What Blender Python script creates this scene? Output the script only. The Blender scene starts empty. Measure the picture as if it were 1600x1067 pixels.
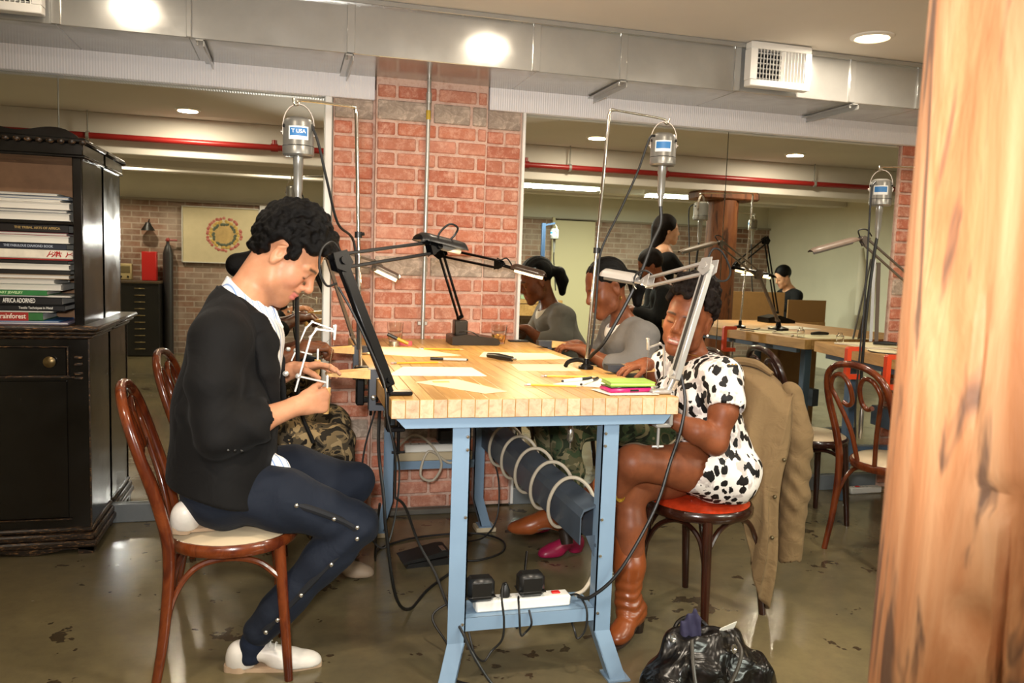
import bpy, math, random
import numpy as np
from mathutils import Vector, Matrix, Quaternion

SC = bpy.context.scene
COL = SC.collection
V = Vector

# ------------------------------------------------------------------ camera
CAM = V((-0.2884, -2.3507, 1.3318))
YAW, PITCH, ROLL = 0.2675, 0.0975, 0.0345
_f = V((math.sin(YAW) * math.cos(PITCH), math.cos(YAW) * math.cos(PITCH), -math.sin(PITCH)))
_r = V((math.cos(YAW), -math.sin(YAW), 0))
_u = _r.cross(_f)
CR = _r * math.cos(ROLL) + _u * math.sin(ROLL)
CU = _u * math.cos(ROLL) - _r * math.sin(ROLL)
CF = _f
cam_d = bpy.data.cameras.new('camera')
cam_d.sensor_width = 36
cam_d.lens = 28.8
cam_d.clip_start = 0.02
cam_d.dof.use_dof = True
cam_d.dof.focus_distance = 3.1
cam_d.dof.aperture_fstop = 6.3
cam = bpy.data.objects.new('camera', cam_d)
COL.objects.link(cam)
cam.matrix_world = Matrix(((CR.x, CU.x, -CF.x, CAM.x), (CR.y, CU.y, -CF.y, CAM.y),
                           (CR.z, CU.z, -CF.z, CAM.z), (0, 0, 0, 1)))
SC.camera = cam

# ------------------------------------------------------------------ world, flash, exposure
w = bpy.data.worlds.new('world')
SC.world = w
w.use_nodes = True
w.node_tree.nodes['Background'].inputs[0].default_value = (0.9, 0.85, 0.75, 1)
w.node_tree.nodes['Background'].inputs[1].default_value = 0.02
SC.view_settings.view_transform = 'Standard'
SC.view_settings.look = 'None'
SC.view_settings.exposure = 0.0
SC.view_settings.gamma = 1
SC.view_settings.use_curve_mapping = False
SC.cycles.sample_clamp_indirect = 40

# the photographer's flash gun, on top of the camera: the main light of the picture
fl = bpy.data.lights.new('camera_flash', 'SPOT')
fl.energy = 350
fl.color = (1.0, 0.97, 0.93)
fl.shadow_soft_size = 0.06
fl.spot_size = math.radians(84)
fl.spot_blend = 1.0
flo = bpy.data.objects.new('camera_flash', fl)
COL.objects.link(flo)
flo.matrix_world = Matrix.Translation(CU * 0.12 - CR * 0.05) @ cam.matrix_world @ Matrix.Rotation(math.radians(3.5), 4, 'X')

MIRROR_Y = 1.91


def rv(x, y, z):
    """a point seen in the mirror -> where it really stands"""
    return (x, 2 * MIRROR_Y - y, z)


# ------------------------------------------------------------------ helpers
def lin(h):
    h = h.lstrip('#')
    o = []
    for i in (0, 2, 4):
        c = int(h[i:i + 2], 16) / 255
        o.append(c / 12.92 if c <= 0.04045 else ((c + 0.055) / 1.055) ** 2.4)
    return (o[0], o[1], o[2], 1)


class NT:
    """short hand for node trees"""
    def __init__(self, name, rough=0.6, metal=0.0, spec=0.5):
        self.m = bpy.data.materials.new(name)
        self.m.use_nodes = True
        self.t = self.m.node_tree
        self.b = self.t.nodes['Principled BSDF']
        self.b.inputs['Roughness'].default_value = rough
        self.b.inputs['Metallic'].default_value = metal
        self.b.inputs['Specular IOR Level'].default_value = spec

    def n(self, typ, **kw):
        nd = self.t.nodes.new(typ)
        for k, v in kw.items():
            if k.startswith('i_'):
                nd.inputs[k[2:].replace('_', ' ')].default_value = v
            else:
                setattr(nd, k, v)
        return nd

    def l(self, a, b):
        self.t.links.new(a, b)

    def coord(self, kind='Object', scale=(1, 1, 1), rot=(0, 0, 0), loc=(0, 0, 0)):
        tc = self.n('ShaderNodeTexCoord')
        mp = self.n('ShaderNodeMapping')
        mp.inputs['Scale'].default_value = scale
        mp.inputs['Rotation'].default_value = rot
        mp.inputs['Location'].default_value = loc
        self.l(tc.outputs[kind], mp.inputs[0])
        return mp.outputs[0]

    def noise(self, vec, scale, detail=3, rough=0.55, dist=0.0):
        nd = self.n('ShaderNodeTexNoise')
        nd.inputs['Scale'].default_value = scale
        nd.inputs['Detail'].default_value = detail
        nd.inputs['Roughness'].default_value = rough
        nd.inputs['Distortion'].default_value = dist
        if vec is not None:
            self.l(vec, nd.inputs['Vector'])
        return nd.outputs['Fac']

    def ramp(self, fac, stops, interp='LINEAR'):
        r = self.n('ShaderNodeValToRGB')
        r.color_ramp.interpolation = interp
        e = r.color_ramp.elements
        while len(e) < len(stops):
            e.new(0.5)
        for i, (p, c) in enumerate(stops):
            e[i].position = p
            e[i].color = c
        self.l(fac, r.inputs[0])
        return r.outputs[0]

    def mix(self, fac, a, b, mode='MIX'):
        m = self.n('ShaderNodeMix', data_type='RGBA', blend_type=mode)
        for s, v in ((m.inputs[0], fac), (m.inputs[6], a), (m.inputs[7], b)):
            if hasattr(v, 'links'):
                self.l(v, s)
            else:
                s.default_value = v
        return m.outputs[2]

    def math(self, op, a, b=0.5):
        m = self.n('ShaderNodeMath', operation=op)
        for s, v in ((m.inputs[0], a), (m.inputs[1], b)):
            if hasattr(v, 'links'):
                self.l(v, s)
            else:
                s.default_value = v
        return m.outputs[0]

    def col(self, c):
        if hasattr(c, 'links'):
            self.l(c, self.b.inputs['Base Color'])
        else:
            self.b.inputs['Base Color'].default_value = c
        return self

    def rgh(self, c):
        self.l(c, self.b.inputs['Roughness'])
        return self

    def bump(self, h, strength=0.3, dist=0.01):
        b = self.n('ShaderNodeBump')
        b.inputs['Strength'].default_value = strength
        b.inputs['Distance'].default_value = dist
        self.l(h, b.inputs['Height'])
        self.l(b.outputs[0], self.b.inputs['Normal'])
        return self


MATS = {}


def plain(name, hexc, rough=0.6, metal=0.0, spec=0.5, var=0.0, vscale=12.0, bump=0.0, bscale=60.0, coat=0.0):
    if name in MATS:
        return MATS[name]
    t = NT(name, rough, metal, spec)
    c = lin(hexc)
    if var or bump:
        vec = t.coord('Object')
    if var:
        nz = t.noise(vec, vscale, 4)
        d = tuple(max(0, x * (1 - var)) for x in c[:3]) + (1,)
        l = tuple(min(1, x * (1 + var)) for x in c[:3]) + (1,)
        t.col(t.ramp(nz, [(0.3, d), (0.7, l)]))
    else:
        t.col(c)
    if bump:
        t.bump(t.noise(vec, bscale, 3), bump, 0.004)
    if coat:
        t.b.inputs['Coat Weight'].default_value = coat
        t.b.inputs['Coat Roughness'].default_value = 0.08
    MATS[name] = t.m
    return t.m


def tinted(name, base_hexes, rough=0.7, bump=0.2, bscale=40, spec=0.3, var=0.25, vscale=8):
    """colour picked per object (Object Info random) so that sibling pieces differ"""
    if name in MATS:
        return MATS[name]
    t = NT(name, rough, 0, spec)
    oi = t.n('ShaderNodeObjectInfo')
    k = len(base_hexes)
    stops = [(i / k, lin(h)) for i, h in enumerate(base_hexes)]
    c = t.ramp(oi.outputs['Random'], stops, 'CONSTANT')
    vec = t.coord('Object')
    add = t.n('ShaderNodeVectorMath', operation='ADD')
    comb = t.n('ShaderNodeCombineXYZ')
    t.l(t.math('MULTIPLY', oi.outputs['Random'], 31.0), comb.inputs[0])
    t.l(vec, add.inputs[0])
    t.l(comb.outputs[0], add.inputs[1])
    nz = t.noise(add.outputs[0], vscale, 5, 0.65)
    dark = t.mix(1.0, c, t.ramp(nz, [(0.25, (1 - var, 1 - var, 1 - var, 1)), (0.75, (1 + var * .5,) * 3 + (1,))]), 'MULTIPLY')
    t.col(dark)
    if bump:
        t.bump(t.noise(add.outputs[0], bscale, 4), bump, 0.004)
    MATS[name] = t.m
    return t.m


def ortho(d):
    d = V(d).normalized()
    a = V((0, 0, 1)) if abs(d.z) < 0.9 else V((1, 0, 0))
    x = a.cross(d).normalized()
    return x, d.cross(x).normalized()


class MB:
    """collects geometry for ONE mesh object"""
    def __init__(self):
        self.v = []
        self.f = []

    def add(self, vs, fs):
        o = len(self.v)
        self.v += [tuple(p) for p in vs]
        self.f += [tuple(i + o for i in q) for q in fs]
        return self

    def box(self, c, s, rz=0.0, ch=0.0, M=None):
        """box centred at c, full sizes s, chamfer ch"""
        hx, hy, hz = s[0] / 2, s[1] / 2, s[2] / 2
        ch = min(ch, hx * .9, hy * .9, hz * .9)
        if M is None:
            M = Matrix.Translation(c) @ Matrix.Rotation(rz, 4, 'Z')
        if ch <= 0:
            vs = [M @ V((x, y, z)) for x in (-hx, hx) for y in (-hy, hy) for z in (-hz, hz)]
            return self.add(vs, [(0, 1, 3, 2), (4, 6, 7, 5), (0, 4, 5, 1), (2, 3, 7, 6), (0, 2, 6, 4), (1, 5, 7, 3)])
        vs, idx = [], {}
        for sx in (-1, 1):
            for sy in (-1, 1):
                for sz in (-1, 1):
                    for ax in range(3):
                        p = [sx * (hx - ch), sy * (hy - ch), sz * (hz - ch)]
                        p[ax] = (sx * hx, sy * hy, sz * hz)[ax]
                        idx[(sx, sy, sz, ax)] = len(vs)
                        vs.append(M @ V(p))
        fs = []
        for ax in range(3):
            a, b = [i for i in range(3) if i != ax]
            for s_ in (-1, 1):
                q = []
                for (p, r) in ((-1, -1), (1, -1), (1, 1), (-1, 1)):
                    k = [0, 0, 0]
                    k[ax], k[a], k[b] = s_, p, r
                    q.append(idx[(k[0], k[1], k[2], ax)])
                fs.append(q)
            for p in (-1, 1):
                for r in (-1, 1):
                    k0, k1 = [0, 0, 0], [0, 0, 0]
                    k0[ax], k1[ax] = -1, 1
                    k0[a] = k1[a] = p
                    k0[b] = k1[b] = r
                    fs.append([idx[(*k0, a)], idx[(*k1, a)], idx[(*k1, b)], idx[(*k0, b)]])
        for sx in (-1, 1):
            for sy in (-1, 1):
                for sz in (-1, 1):
                    fs.append([idx[(sx, sy, sz, i)] for i in range(3)])
        return self.add(vs, fs)

    def bar(self, a, b, w, h, up=(0, 0, 1), ch=0.0):
        """rectangular bar from a to b; w across, h along up"""
        a, b = V(a), V(b)
        d = (b - a)
        L = d.length
        d.normalize()
        u = V(up)
        x = d.cross(u)
        if x.length < 1e-5:
            x = ortho(d)[0]
        x.normalize()
        u = x.cross(d).normalized()
        c = (a + b) / 2
        M = Matrix(((x.x, d.x, u.x, c.x), (x.y, d.y, u.y, c.y), (x.z, d.z, u.z, c.z), (0, 0, 0, 1)))
        return self.box(c, (w, L, h), ch=ch, M=M)

    def cyl(self, a, b, r1, r2=None, n=16, caps=True):
        r2 = r1 if r2 is None else r2
        a, b = V(a), V(b)
        x, y = ortho(b - a)
        vs = []
        for c, r in ((a, r1), (b, r2)):
            for i in range(n):
                t = 2 * math.pi * i / n
                vs.append(c + x * (r * math.cos(t)) + y * (r * math.sin(t)))
        fs = [(i, (i + 1) % n, n + (i + 1) % n, n + i) for i in range(n)]
        if caps:
            fs += [tuple(range(n - 1, -1, -1)), tuple(range(n, 2 * n))]
        return self.add(vs, fs)

    def lathe(self, prof, o=(0, 0, 0), axis=(0, 0, 1), n=20, squash=None):
        """prof: list of (r, h) along axis"""
        o = V(o)
        d = V(axis).normalized()
        x, y = ortho(d)
        vs, fs = [], []
        for (r, h) in prof:
            for i in range(n):
                t = 2 * math.pi * i / n
                vs.append(o + d * h + x * (r * math.cos(t)) + y * (r * math.sin(t) * (squash or 1)))
        for k in range(len(prof) - 1):
            for i in range(n):
                j = (i + 1) % n
                fs.append((k * n + i, k * n + j, (k + 1) * n + j, (k + 1) * n + i))
        if prof[0][0] > 1e-6:
            fs.append(tuple(range(n - 1, -1, -1)))
        if prof[-1][0] > 1e-6:
            fs.append(tuple(range((len(prof) - 1) * n, len(prof) * n)))
        return self.add(vs, fs)

    def tube(self, pts, r, n=8, smooth=True, closed=False, seg=6, radii=None, flat=None):
        """tube along (Catmull-Rom smoothed) points; radii optional per control point"""
        pts = [V(p) for p in pts]
        rad = list(radii) if radii else [r] * len(pts)
        if smooth and len(pts) > 2:
            q, rr = [], []
            m = len(pts)
            rng = range(m) if closed else range(m - 1)
            for i in rng:
                if closed:
                    p0, p1, p2, p3 = pts[(i - 1) % m], pts[i], pts[(i + 1) % m], pts[(i + 2) % m]
                    ra, rb = rad[i], rad[(i + 1) % m]
                else:
                    p1, p2 = pts[i], pts[i + 1]
                    p0 = pts[i - 1] if i else p1 * 2 - p2
                    p3 = pts[i + 2] if i + 2 < m else p2 * 2 - p1
                    ra, rb = rad[i], rad[i + 1]
                for s in range(seg):
                    t = s / seg
                    q.append(0.5 * ((2 * p1) + (p2 - p0) * t + (2 * p0 - 5 * p1 + 4 * p2 - p3) * t * t
                                    + (3 * p1 - p0 - 3 * p2 + p3) * t ** 3))
                    rr.append(ra + (rb - ra) * t)
            if not closed:
                q.append(pts[-1])
                rr.append(rad[-1])
            pts, rad = q, rr
        m = len(pts)
        tang = []
        for i in range(m):
            if closed:
                d = pts[(i + 1) % m] - pts[i - 1]
            else:
                d = pts[min(i + 1, m - 1)] - pts[max(i - 1, 0)]
            tang.append(d.normalized() if d.length > 1e-9 else V((0, 0, 1)))
        x, y = ortho(tang[0])
        vs, fs = [], []
        for i in range(m):
            if i:
                ax = tang[i - 1].cross(tang[i])
                if ax.length > 1e-7:
                    qn = Quaternion(ax.normalized(), tang[i - 1].angle(tang[i]))
                    x = qn @ x
                    y = qn @ y
            for k in range(n):
                t = 2 * math.pi * k / n
                vs.append(pts[i] + x * (rad[i] * math.cos(t)) + y * (rad[i] * math.sin(t)))
        for i in range(m if closed else m - 1):
            for k in range(n):
                j = (k + 1) % n
                i2 = (i + 1) % m
                fs.append((i * n + k, i * n + j, i2 * n + j, i2 * n + k))
        if not closed:
            fs += [tuple(range(n - 1, -1, -1)), tuple(range((m - 1) * n, m * n))]
        return self.add(vs, fs)

    def prism(self, poly, o, ux, uy, ext):
        """polygon (2-D list) in plane o,ux,uy extruded along vector ext"""
        o, ux, uy, ext = V(o), V(ux), V(uy), V(ext)
        n = len(poly)
        vs = [o + ux * p[0] + uy * p[1] for p in poly] + [o + ux * p[0] + uy * p[1] + ext for p in poly]
        fs = [tuple(range(n - 1, -1, -1)), tuple(range(n, 2 * n))]
        fs += [(i, (i + 1) % n, n + (i + 1) % n, n + i) for i in range(n)]
        return self.add(vs, fs)

    def ell(self, c, r, n=14, m=8, R=None):
        c = V(c)
        vs, fs = [], []
        for j in range(m + 1):
            ph = math.pi * j / m
            for i in range(n):
                t = 2 * math.pi * i / n
                p = V((r[0] * math.sin(ph) * math.cos(t), r[1] * math.sin(ph) * math.sin(t), r[2] * math.cos(ph)))
                vs.append(c + (R @ p if R else p))
        for j in range(m):
            for i in range(n):
                k = (i + 1) % n
                fs.append((j * n + i, (j + 1) * n + i, (j + 1) * n + k, j * n + k))
        return self.add(vs, fs)

    def grid(self, fn, nu, nv):
        """surface fn(u,v) on 0..1"""
        vs = [fn(i / nu, j / nv) for j in range(nv + 1) for i in range(nu + 1)]
        w_ = nu + 1
        return self.add(vs, [(j * w_ + i, j * w_ + i + 1, (j + 1) * w_ + i + 1, (j + 1) * w_ + i)
                             for j in range(nv) for i in range(nu)])

    def mesh(self, name, smooth=True, angle=38):
        me = bpy.data.meshes.new(name)
        me.from_pydata(self.v, [], self.f)
        me.validate()
        import bmesh
        bm = bmesh.new()
        bm.from_mesh(me)
        bmesh.ops.remove_doubles(bm, verts=bm.verts, dist=1e-6)
        bmesh.ops.recalc_face_normals(bm, faces=bm.faces)
        bm.to_mesh(me)
        bm.free()
        if smooth:
            me.polygons.foreach_set('use_smooth', [True] * len(me.polygons))
            me.set_sharp_from_angle(angle=math.radians(angle))
        return me

    def build(self, name, mat, parent=None, smooth=True, angle=38):
        me = self.mesh(name, smooth, angle)
        return obj(name, me, mat, parent)


def obj(name, me, mat=None, parent=None):
    o = bpy.data.objects.new(name, me)
    if mat is not None and not me.materials:
        me.materials.append(mat)
    COL.objects.link(o)
    if parent is not None:
        o.parent = parent
        if parent_is_offset(parent):
            o.matrix_parent_inverse = world_of(parent).inverted()
    return o


def world_of(o):
    m = o.matrix_basis.copy()
    while o.parent:
        m = o.parent.matrix_basis @ o.matrix_parent_inverse @ m
        o = o.parent
    return m


def parent_is_offset(p):
    return p.get('_abs', 0) == 1


def tag(o, label, cat, group=None, kind=None):
    o['label'] = label
    if cat:
        o['category'] = cat
    if group:
        o['group'] = group
    if kind:
        o['kind'] = kind
    return o


def thing(name, label, cat, loc=(0, 0, 0), rz=0.0, group=None, absolute=False):
    """an Empty at the base of a thing; absolute=True: children are given in world coordinates"""
    o = bpy.data.objects.new(name, None)
    o.empty_display_size = 0.05
    COL.objects.link(o)
    o.location = loc
    o.rotation_euler = (0, 0, rz)
    if absolute:
        o['_abs'] = 1
    return tag(o, label, cat, group)


def struct(name, mb, mat, smooth=False, label=None):
    o = mb.build(name, mat, None, smooth)
    o['kind'] = 'structure'
    if label:
        o['label'] = label
    return o


def sub(parent, name, mb, mat, smooth=True, label=None, angle=38):
    o = mb.build(name, mat, None, smooth, angle)
    o.parent = parent
    if parent_is_offset(parent):
        o.matrix_parent_inverse = world_of(parent).inverted()
        o['_abs'] = 1
    if label:
        o['label'] = label
    return o


def dup(root, loc, rz=None, label=None, group=None):
    """copy of a thing with copies of its parts and their sub-parts"""
    r = root.copy()
    COL.objects.link(r)
    r.location = loc
    if rz is not None:
        r.rotation_euler = (0, 0, rz)
    if label:
        r['label'] = label
    if group:
        r['group'] = group
    for chd in list(root.children):
        c = chd.copy()
        COL.objects.link(c)
        c.parent = r
        for g in chd.children:
            d = g.copy()
            COL.objects.link(d)
            d.parent = c
    return r


def text_obj(name, body, size, M, mat, parent, extrude=0.0004, align='LEFT', bold=0.0, sx=1.0, fit=None):
    """lettering as a mesh, laid in the x/y plane of M"""
    cu = bpy.data.curves.new(name, 'FONT')
    cu.body = body
    cu.size = size
    cu.extrude = extrude
    cu.offset = bold
    cu.align_x = align
    cu.align_y = 'CENTER'
    cu.resolution_u = 3
    tmp = bpy.data.objects.new('tmp_text', cu)
    COL.objects.link(tmp)
    dg = bpy.context.evaluated_depsgraph_get()
    me = bpy.data.meshes.new_from_object(tmp.evaluated_get(dg))
    bpy.data.objects.remove(tmp)
    if fit:
        xs = [v.co.x for v in me.vertices]
        sx = fit / max(max(xs) - min(xs), 1e-6)
    me.transform(M @ Matrix.Diagonal((sx, 1, 1, 1)))
    me.materials.clear()
    o = obj(name, me, mat)
    o.parent = parent
    if parent_is_offset(parent):
        o.matrix_parent_inverse = world_of(parent).inverted()
    return o


random.seed(7)

# ================================================================== materials of the setting
def m_brick():
    t = NT('brick_red', 0.85, 0, 0.25)
    oi = t.n('ShaderNodeObjectInfo')
    hexes = ['bd755a', 'c48066', 'b26e58', 'ca8e78', 'b97b64', 'c68870', 'ba826c', 'be745c']
    c = t.ramp(oi.outputs['Random'], [(i / 8, lin(h)) for i, h in enumerate(hexes)], 'CONSTANT')
    vec = t.coord('Object')
    comb = t.n('ShaderNodeCombineXYZ')
    t.l(t.math('MULTIPLY', oi.outputs['Random'], 57.0), comb.inputs[0])
    add = t.n('ShaderNodeVectorMath', operation='ADD')
    t.l(vec, add.inputs[0])
    t.l(comb.outputs[0], add.inputs[1])
    v2 = add.outputs[0]
    c = t.mix(t.ramp(t.noise(v2, 14, 5, 0.7), [(0.35, (0, 0, 0, 1)), (0.75, (.55, .55, .55, 1))]), c, lin('8f4a35'))
    pale = t.ramp(t.noise(v2, 26, 7, 0.8, 0.25), [(0.46, (0, 0, 0, 1)), (0.68, (.75, .75, .75, 1))])
    t.col(t.mix(pale, c, lin('dcb09a')))
    t.bump(t.noise(v2, 45, 5, 0.7), 0.5, 0.006)
    return t.m


def m_stone():
    t = NT('brick_grey', 0.9, 0, 0.2)
    vec = t.coord('Object', (1, 1, 1.6))
    c = t.ramp(t.noise(vec, 16, 6, 0.75, 1.0), [(0.3, lin('85776b')), (0.5, lin('a9998a')), (0.62, lin('c9b6a6')), (0.75, lin('8f7f72'))])
    t.col(c).bump(t.noise(vec, 30, 5, 0.7), 0.6, 0.006)
    return t.m


def m_mortar():
    t = NT('mortar', 0.95, 0, 0.15)
    vec = t.coord('Object')
    t.col(t.ramp(t.noise(vec, 18, 5, 0.7), [(0.3, lin('b48a76')), (0.55, lin('d2b4a4')), (0.75, lin('bd9684'))]))
    t.bump(t.noise(vec, 60, 5, 0.7), 0.7, 0.006)
    return t.m


def m_floor():
    t = NT('polished_concrete', 0.2, 0, 0.45)
    vec = t.coord('Object')
    n1 = t.noise(vec, 1.1, 5, 0.6, 0.6)
    n2 = t.noise(vec, 9, 6, 0.7)
    c = t.ramp(n1, [(0.3, lin('57503f')), (0.55, lin('6f6449')), (0.75, lin('7d7050'))])
    c = t.mix(t.ramp(n2, [(0.4, (0, 0, 0, 1)), (0.8, (.5, .5, .5, 1))]), c, lin('4e4638'))
    # dried brown spills
    sp = t.noise(t.coord('Object', (1, 1.4, 1), loc=(3.1, 1.7, 0)), 2.7, 4, 0.55, 0.3)
    sp2 = t.noise(vec, 11, 3, 0.6)
    mask = t.ramp(t.math('MULTIPLY', sp, sp2), [(0.352, (0, 0, 0, 1)), (0.366, (.85, .85, .85, 1))])
    c = t.mix(mask, c, lin('33271c'))
    t.col(c)
    t.rgh(t.ramp(t.noise(vec, 3.5, 5, 0.7), [(0.3, (0.10,) * 3 + (1,)), (0.75, (0.30,) * 3 + (1,))]))
    t.bump(t.noise(vec, 13, 4, 0.6), 0.10, 0.01)
    return t.m


def m_galv(name='galvanised_steel', tint='bcbcb8', rough=0.19):
    t = NT(name, rough, 0.6, 0.5)
    vec = t.coord('Object')
    vo = t.n('ShaderNodeTexVoronoi')
    vo.inputs['Scale'].default_value = 34
    t.l(vec, vo.inputs['Vector'])
    c = lin(tint)
    d = tuple(x * 0.82 for x in c[:3]) + (1,)
    t.col(t.mix(t.ramp(t.noise(vec, 5, 5, 0.7), [(0.3, (0.2,) * 3 + (1,)), (0.7, (0.8,) * 3 + (1,))]), c, d))
    rr = t.math('ADD', t.math('MULTIPLY', t.noise(vec, 9, 5, .7), 0.22), rough - 0.1)
    t.rgh(rr)
    t.bump(t.noise(vec, 2.2, 2), 0.12, 0.03)
    return t.m


def m_mirror():
    t = NT('mirror_glass', 0.004, 1.0, 0.5)
    t.col((0.80, 0.82, 0.76, 1))
    return t.m


def m_farbrick():
    t = NT('old_painted_brick', 0.9, 0, 0.2)
    vec = t.coord('Object', (1, 1, 1), (math.radians(90), 0, 0))
    b = t.n('ShaderNodeTexBrick')
    b.inputs['Scale'].default_value = 1
    b.inputs['Brick Width'].default_value = 0.21
    b.inputs['Row Height'].default_value = 0.075
    b.inputs['Mortar Size'].default_value = 0.008
    b.inputs['Color1'].default_value = lin('8a5f49')
    b.inputs['Color2'].default_value = lin('6f5445')
    b.inputs['Mortar'].default_value = lin('a39283')
    t.l(vec, b.inputs['Vector'])
    v = t.coord('Object')
    pale = t.ramp(t.noise(v, 1.6, 5, 0.7), [(0.35, (0, 0, 0, 1)), (0.7, (.75, .75, .75, 1))])
    c = t.mix(pale, b.outputs[0], lin('b8a898'))
    t.col(c)
    t.bump(b.outputs['Fac'], -0.5, 0.01)
    return t.m


def m_white_ribbed():
    t = NT('white_ribbed_panel', 0.55, 0, 0.4)
    t.col(lin('e6e4e6'))
    wv = t.n('ShaderNodeTexWave', wave_type='BANDS', bands_direction='X')
    wv.inputs['Scale'].default_value = 26
    t.l(t.coord('Object'), wv.inputs['Vector'])
    t.bump(wv.outputs['Fac'], 0.35, 0.004)
    return t.m


BRICK, STONE, MORTAR, MIRROR = m_brick(), m_stone(), m_mortar(), m_mirror()
GALV = m_galv()
WALLW = plain('wall_white', 'd9d3bd', 0.8, var=0.05, vscale=2.0)
CEILW = plain('ceiling_white', 'd8d2c8', 0.85, var=0.04, vscale=1.5)
GREYBASE = plain('baseboard_grey', '70767a', 0.35, var=0.08)
WHITE = plain('white_paint', 'e8e6e0', 0.45)

# ================================================================== room shell
X0, X1, Y0, Y1, ZC = -3.3, 6.87, -5.18, 1.94, 2.45
struct('floor', MB().box(((X0 + X1) / 2, (Y0 + Y1) / 2, -0.03), (X1 - X0 + .4, Y1 - Y0 + .4, 0.06)), m_floor(),
       label='polished olive brown concrete floor with dark spills')
struct('ceiling', MB().box(((X0 + X1) / 2, (Y0 + Y1) / 2, ZC + .04), (X1 - X0 + .4, Y1 - Y0 + .4, 0.08)), CEILW, label='plain off-white plaster ceiling')
struct('wall_back', MB().box(((X0 + X1) / 2, Y1 + .06, ZC / 2), (X1 - X0 + .4, 0.12, ZC)), WALLW)
struct('wall_left', MB().box((X0 - .06, (Y0 + Y1) / 2, ZC / 2), (0.12, Y1 - Y0, ZC)), WALLW)
struct('wall_right', MB().box((X1 + .06, (Y0 + Y1) / 2, ZC / 2), (0.12, Y1 - Y0, ZC)), WALLW)
struct('wall_rear', MB().box(((X0 + X1) / 2, Y0 - .06, ZC / 2), (X1 - X0 + .4, 0.12, ZC)), WALLW)
struct('wall_rear_brick', MB().box(((X0 + X1) / 2, Y0 + .03, 0.97), (X1 - X0, 0.06, 1.94)), m_farbrick(),
       label='old red brick lower wall seen in the mirrors')
struct('trim_1', MB().box(((X0 + X1) / 2, Y0 + .05, 1.955), (X1 - X0, 0.10, 0.03)), plain('ledge_grey', '8d8170', 0.8))
for k, (yy, wd, zb) in enumerate(((-1.64, 0.32, 2.12), (-3.45, 0.26, 2.2), (-4.55, 0.2, 2.25))):
    struct('beam', MB().box(((X0 + X1) / 2, yy, (zb + ZC) / 2), (X1 - X0, wd, ZC - zb), ch=.006), CEILW, label=('white ceiling beam right behind the red sprinkler pipe', 'white ceiling beam beyond the fluorescent fixtures in the mirrors', 'shallow white beam nearest the old brick wall in the mirrors')[k])
# baseboard and white ribbed band above the mirrors, white edge strips
for i, (xa, xb) in enumerate(((X0, -0.09), (0.885, 3.26))):
    struct(('baseboard_left', 'baseboard_right')[i], MB().box(((xa + xb) / 2, 1.908, 0.046), (xb - xa, 0.05, 0.092), ch=.004), GREYBASE)
RIB = m_white_ribbed()
for i, (xa, xb) in enumerate(((X0, 0.115), (0.70, X1))):
    struct('trim_%d' % (2 + i), MB().box(((xa + xb) / 2, 1.872, 2.161), (xb - xa, 0.05, 0.115), ch=.003), RIB, label=('white ribbed band above the mirrors on the bookcase side', 'white ribbed band above the mirrors on the log post side')[i])
struct('trim_4', MB().box((-0.108, 1.885, 1.06), (0.034, 0.07, 2.09), ch=.004), WHITE)
struct('trim_5', MB().box((0.892, 1.885, 1.06), (0.016, 0.07, 2.09), ch=.003), WHITE)
# mirrors
for nm, xa, xb, lab in (('wall_mirror', X0, -1.318, 'tall mirror panel behind the black bookcase'),
                        ('wall_mirror', -1.313, -0.124, 'tall frameless mirror panel behind the man in the black jacket'),
                        ('wall_mirror', 0.90, 2.108, 'tall mirror panel beside the brick pilaster behind the seated women'),
                        ('wall_mirror', 2.113, 3.262, 'tall mirror panel where the far workbench meets the wall')):
    mo = MB().box(((xa + xb) / 2, MIRROR_Y + .004, 1.0985), (xb - xa, 0.008, 2.009)).build(nm, MIRROR, None, False)
    tag(mo, lab, 'mirror', 'wall mirrors')

# ------------------------------------------------------------------ brick pilaster and brick column
_bm_cache = {}


def brick_mesh(L, h, d, mat):
    key = (round(L, 3), round(h, 3), mat.name)
    if key not in _bm_cache:
        me = MB().box((0, 0, 0), (L, d, h), ch=0.005).mesh('brick', True, 30)
        me.materials.append(mat)
        _bm_cache[key] = me
    return _bm_cache[key]


def lay_bricks(parent, sections, z0, z1, greys, rng):
    """sections: (x0, x1, y_face)"""
    z, row = z0, 0
    while z < z1 - 0.02:
        gy = any(a - .03 <= z <= b - .06 for a, b in greys)
        h = 0.095 if gy else 0.0600
        j = 0.0135
        if z + h > z1:
            h = z1 - z - .002
            if h < 0.02:
                break
        for (xa, xb, yf) in sections:
            x = xa
            first = True
            while x < xb - 0.02:
                L = rng.choice((0.205,) * 7 + (0.1,)) if not gy else rng.choice((0.28, 0.2))
                if first and row % 2:
                    L = 0.1
                first = False
                if xb - x - L < 0.045:
                    L = xb - x
                L = min(L, xb - x)
                Lb = round(L - j, 3)
                me = brick_mesh(Lb, h, 0.03, STONE if gy else BRICK)
                o = bpy.data.objects.new('brick', me)
                COL.objects.link(o)
                o.parent = parent
                o.location = (x + L / 2, yf + 0.015 + rng.uniform(-.003, .002), z + h / 2)
                o.rotation_euler = (rng.uniform(-.012, .012), rng.uniform(-.006, .006), rng.uniform(-.01, .01))
                x += L
        z += h + j
        row += 1


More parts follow.
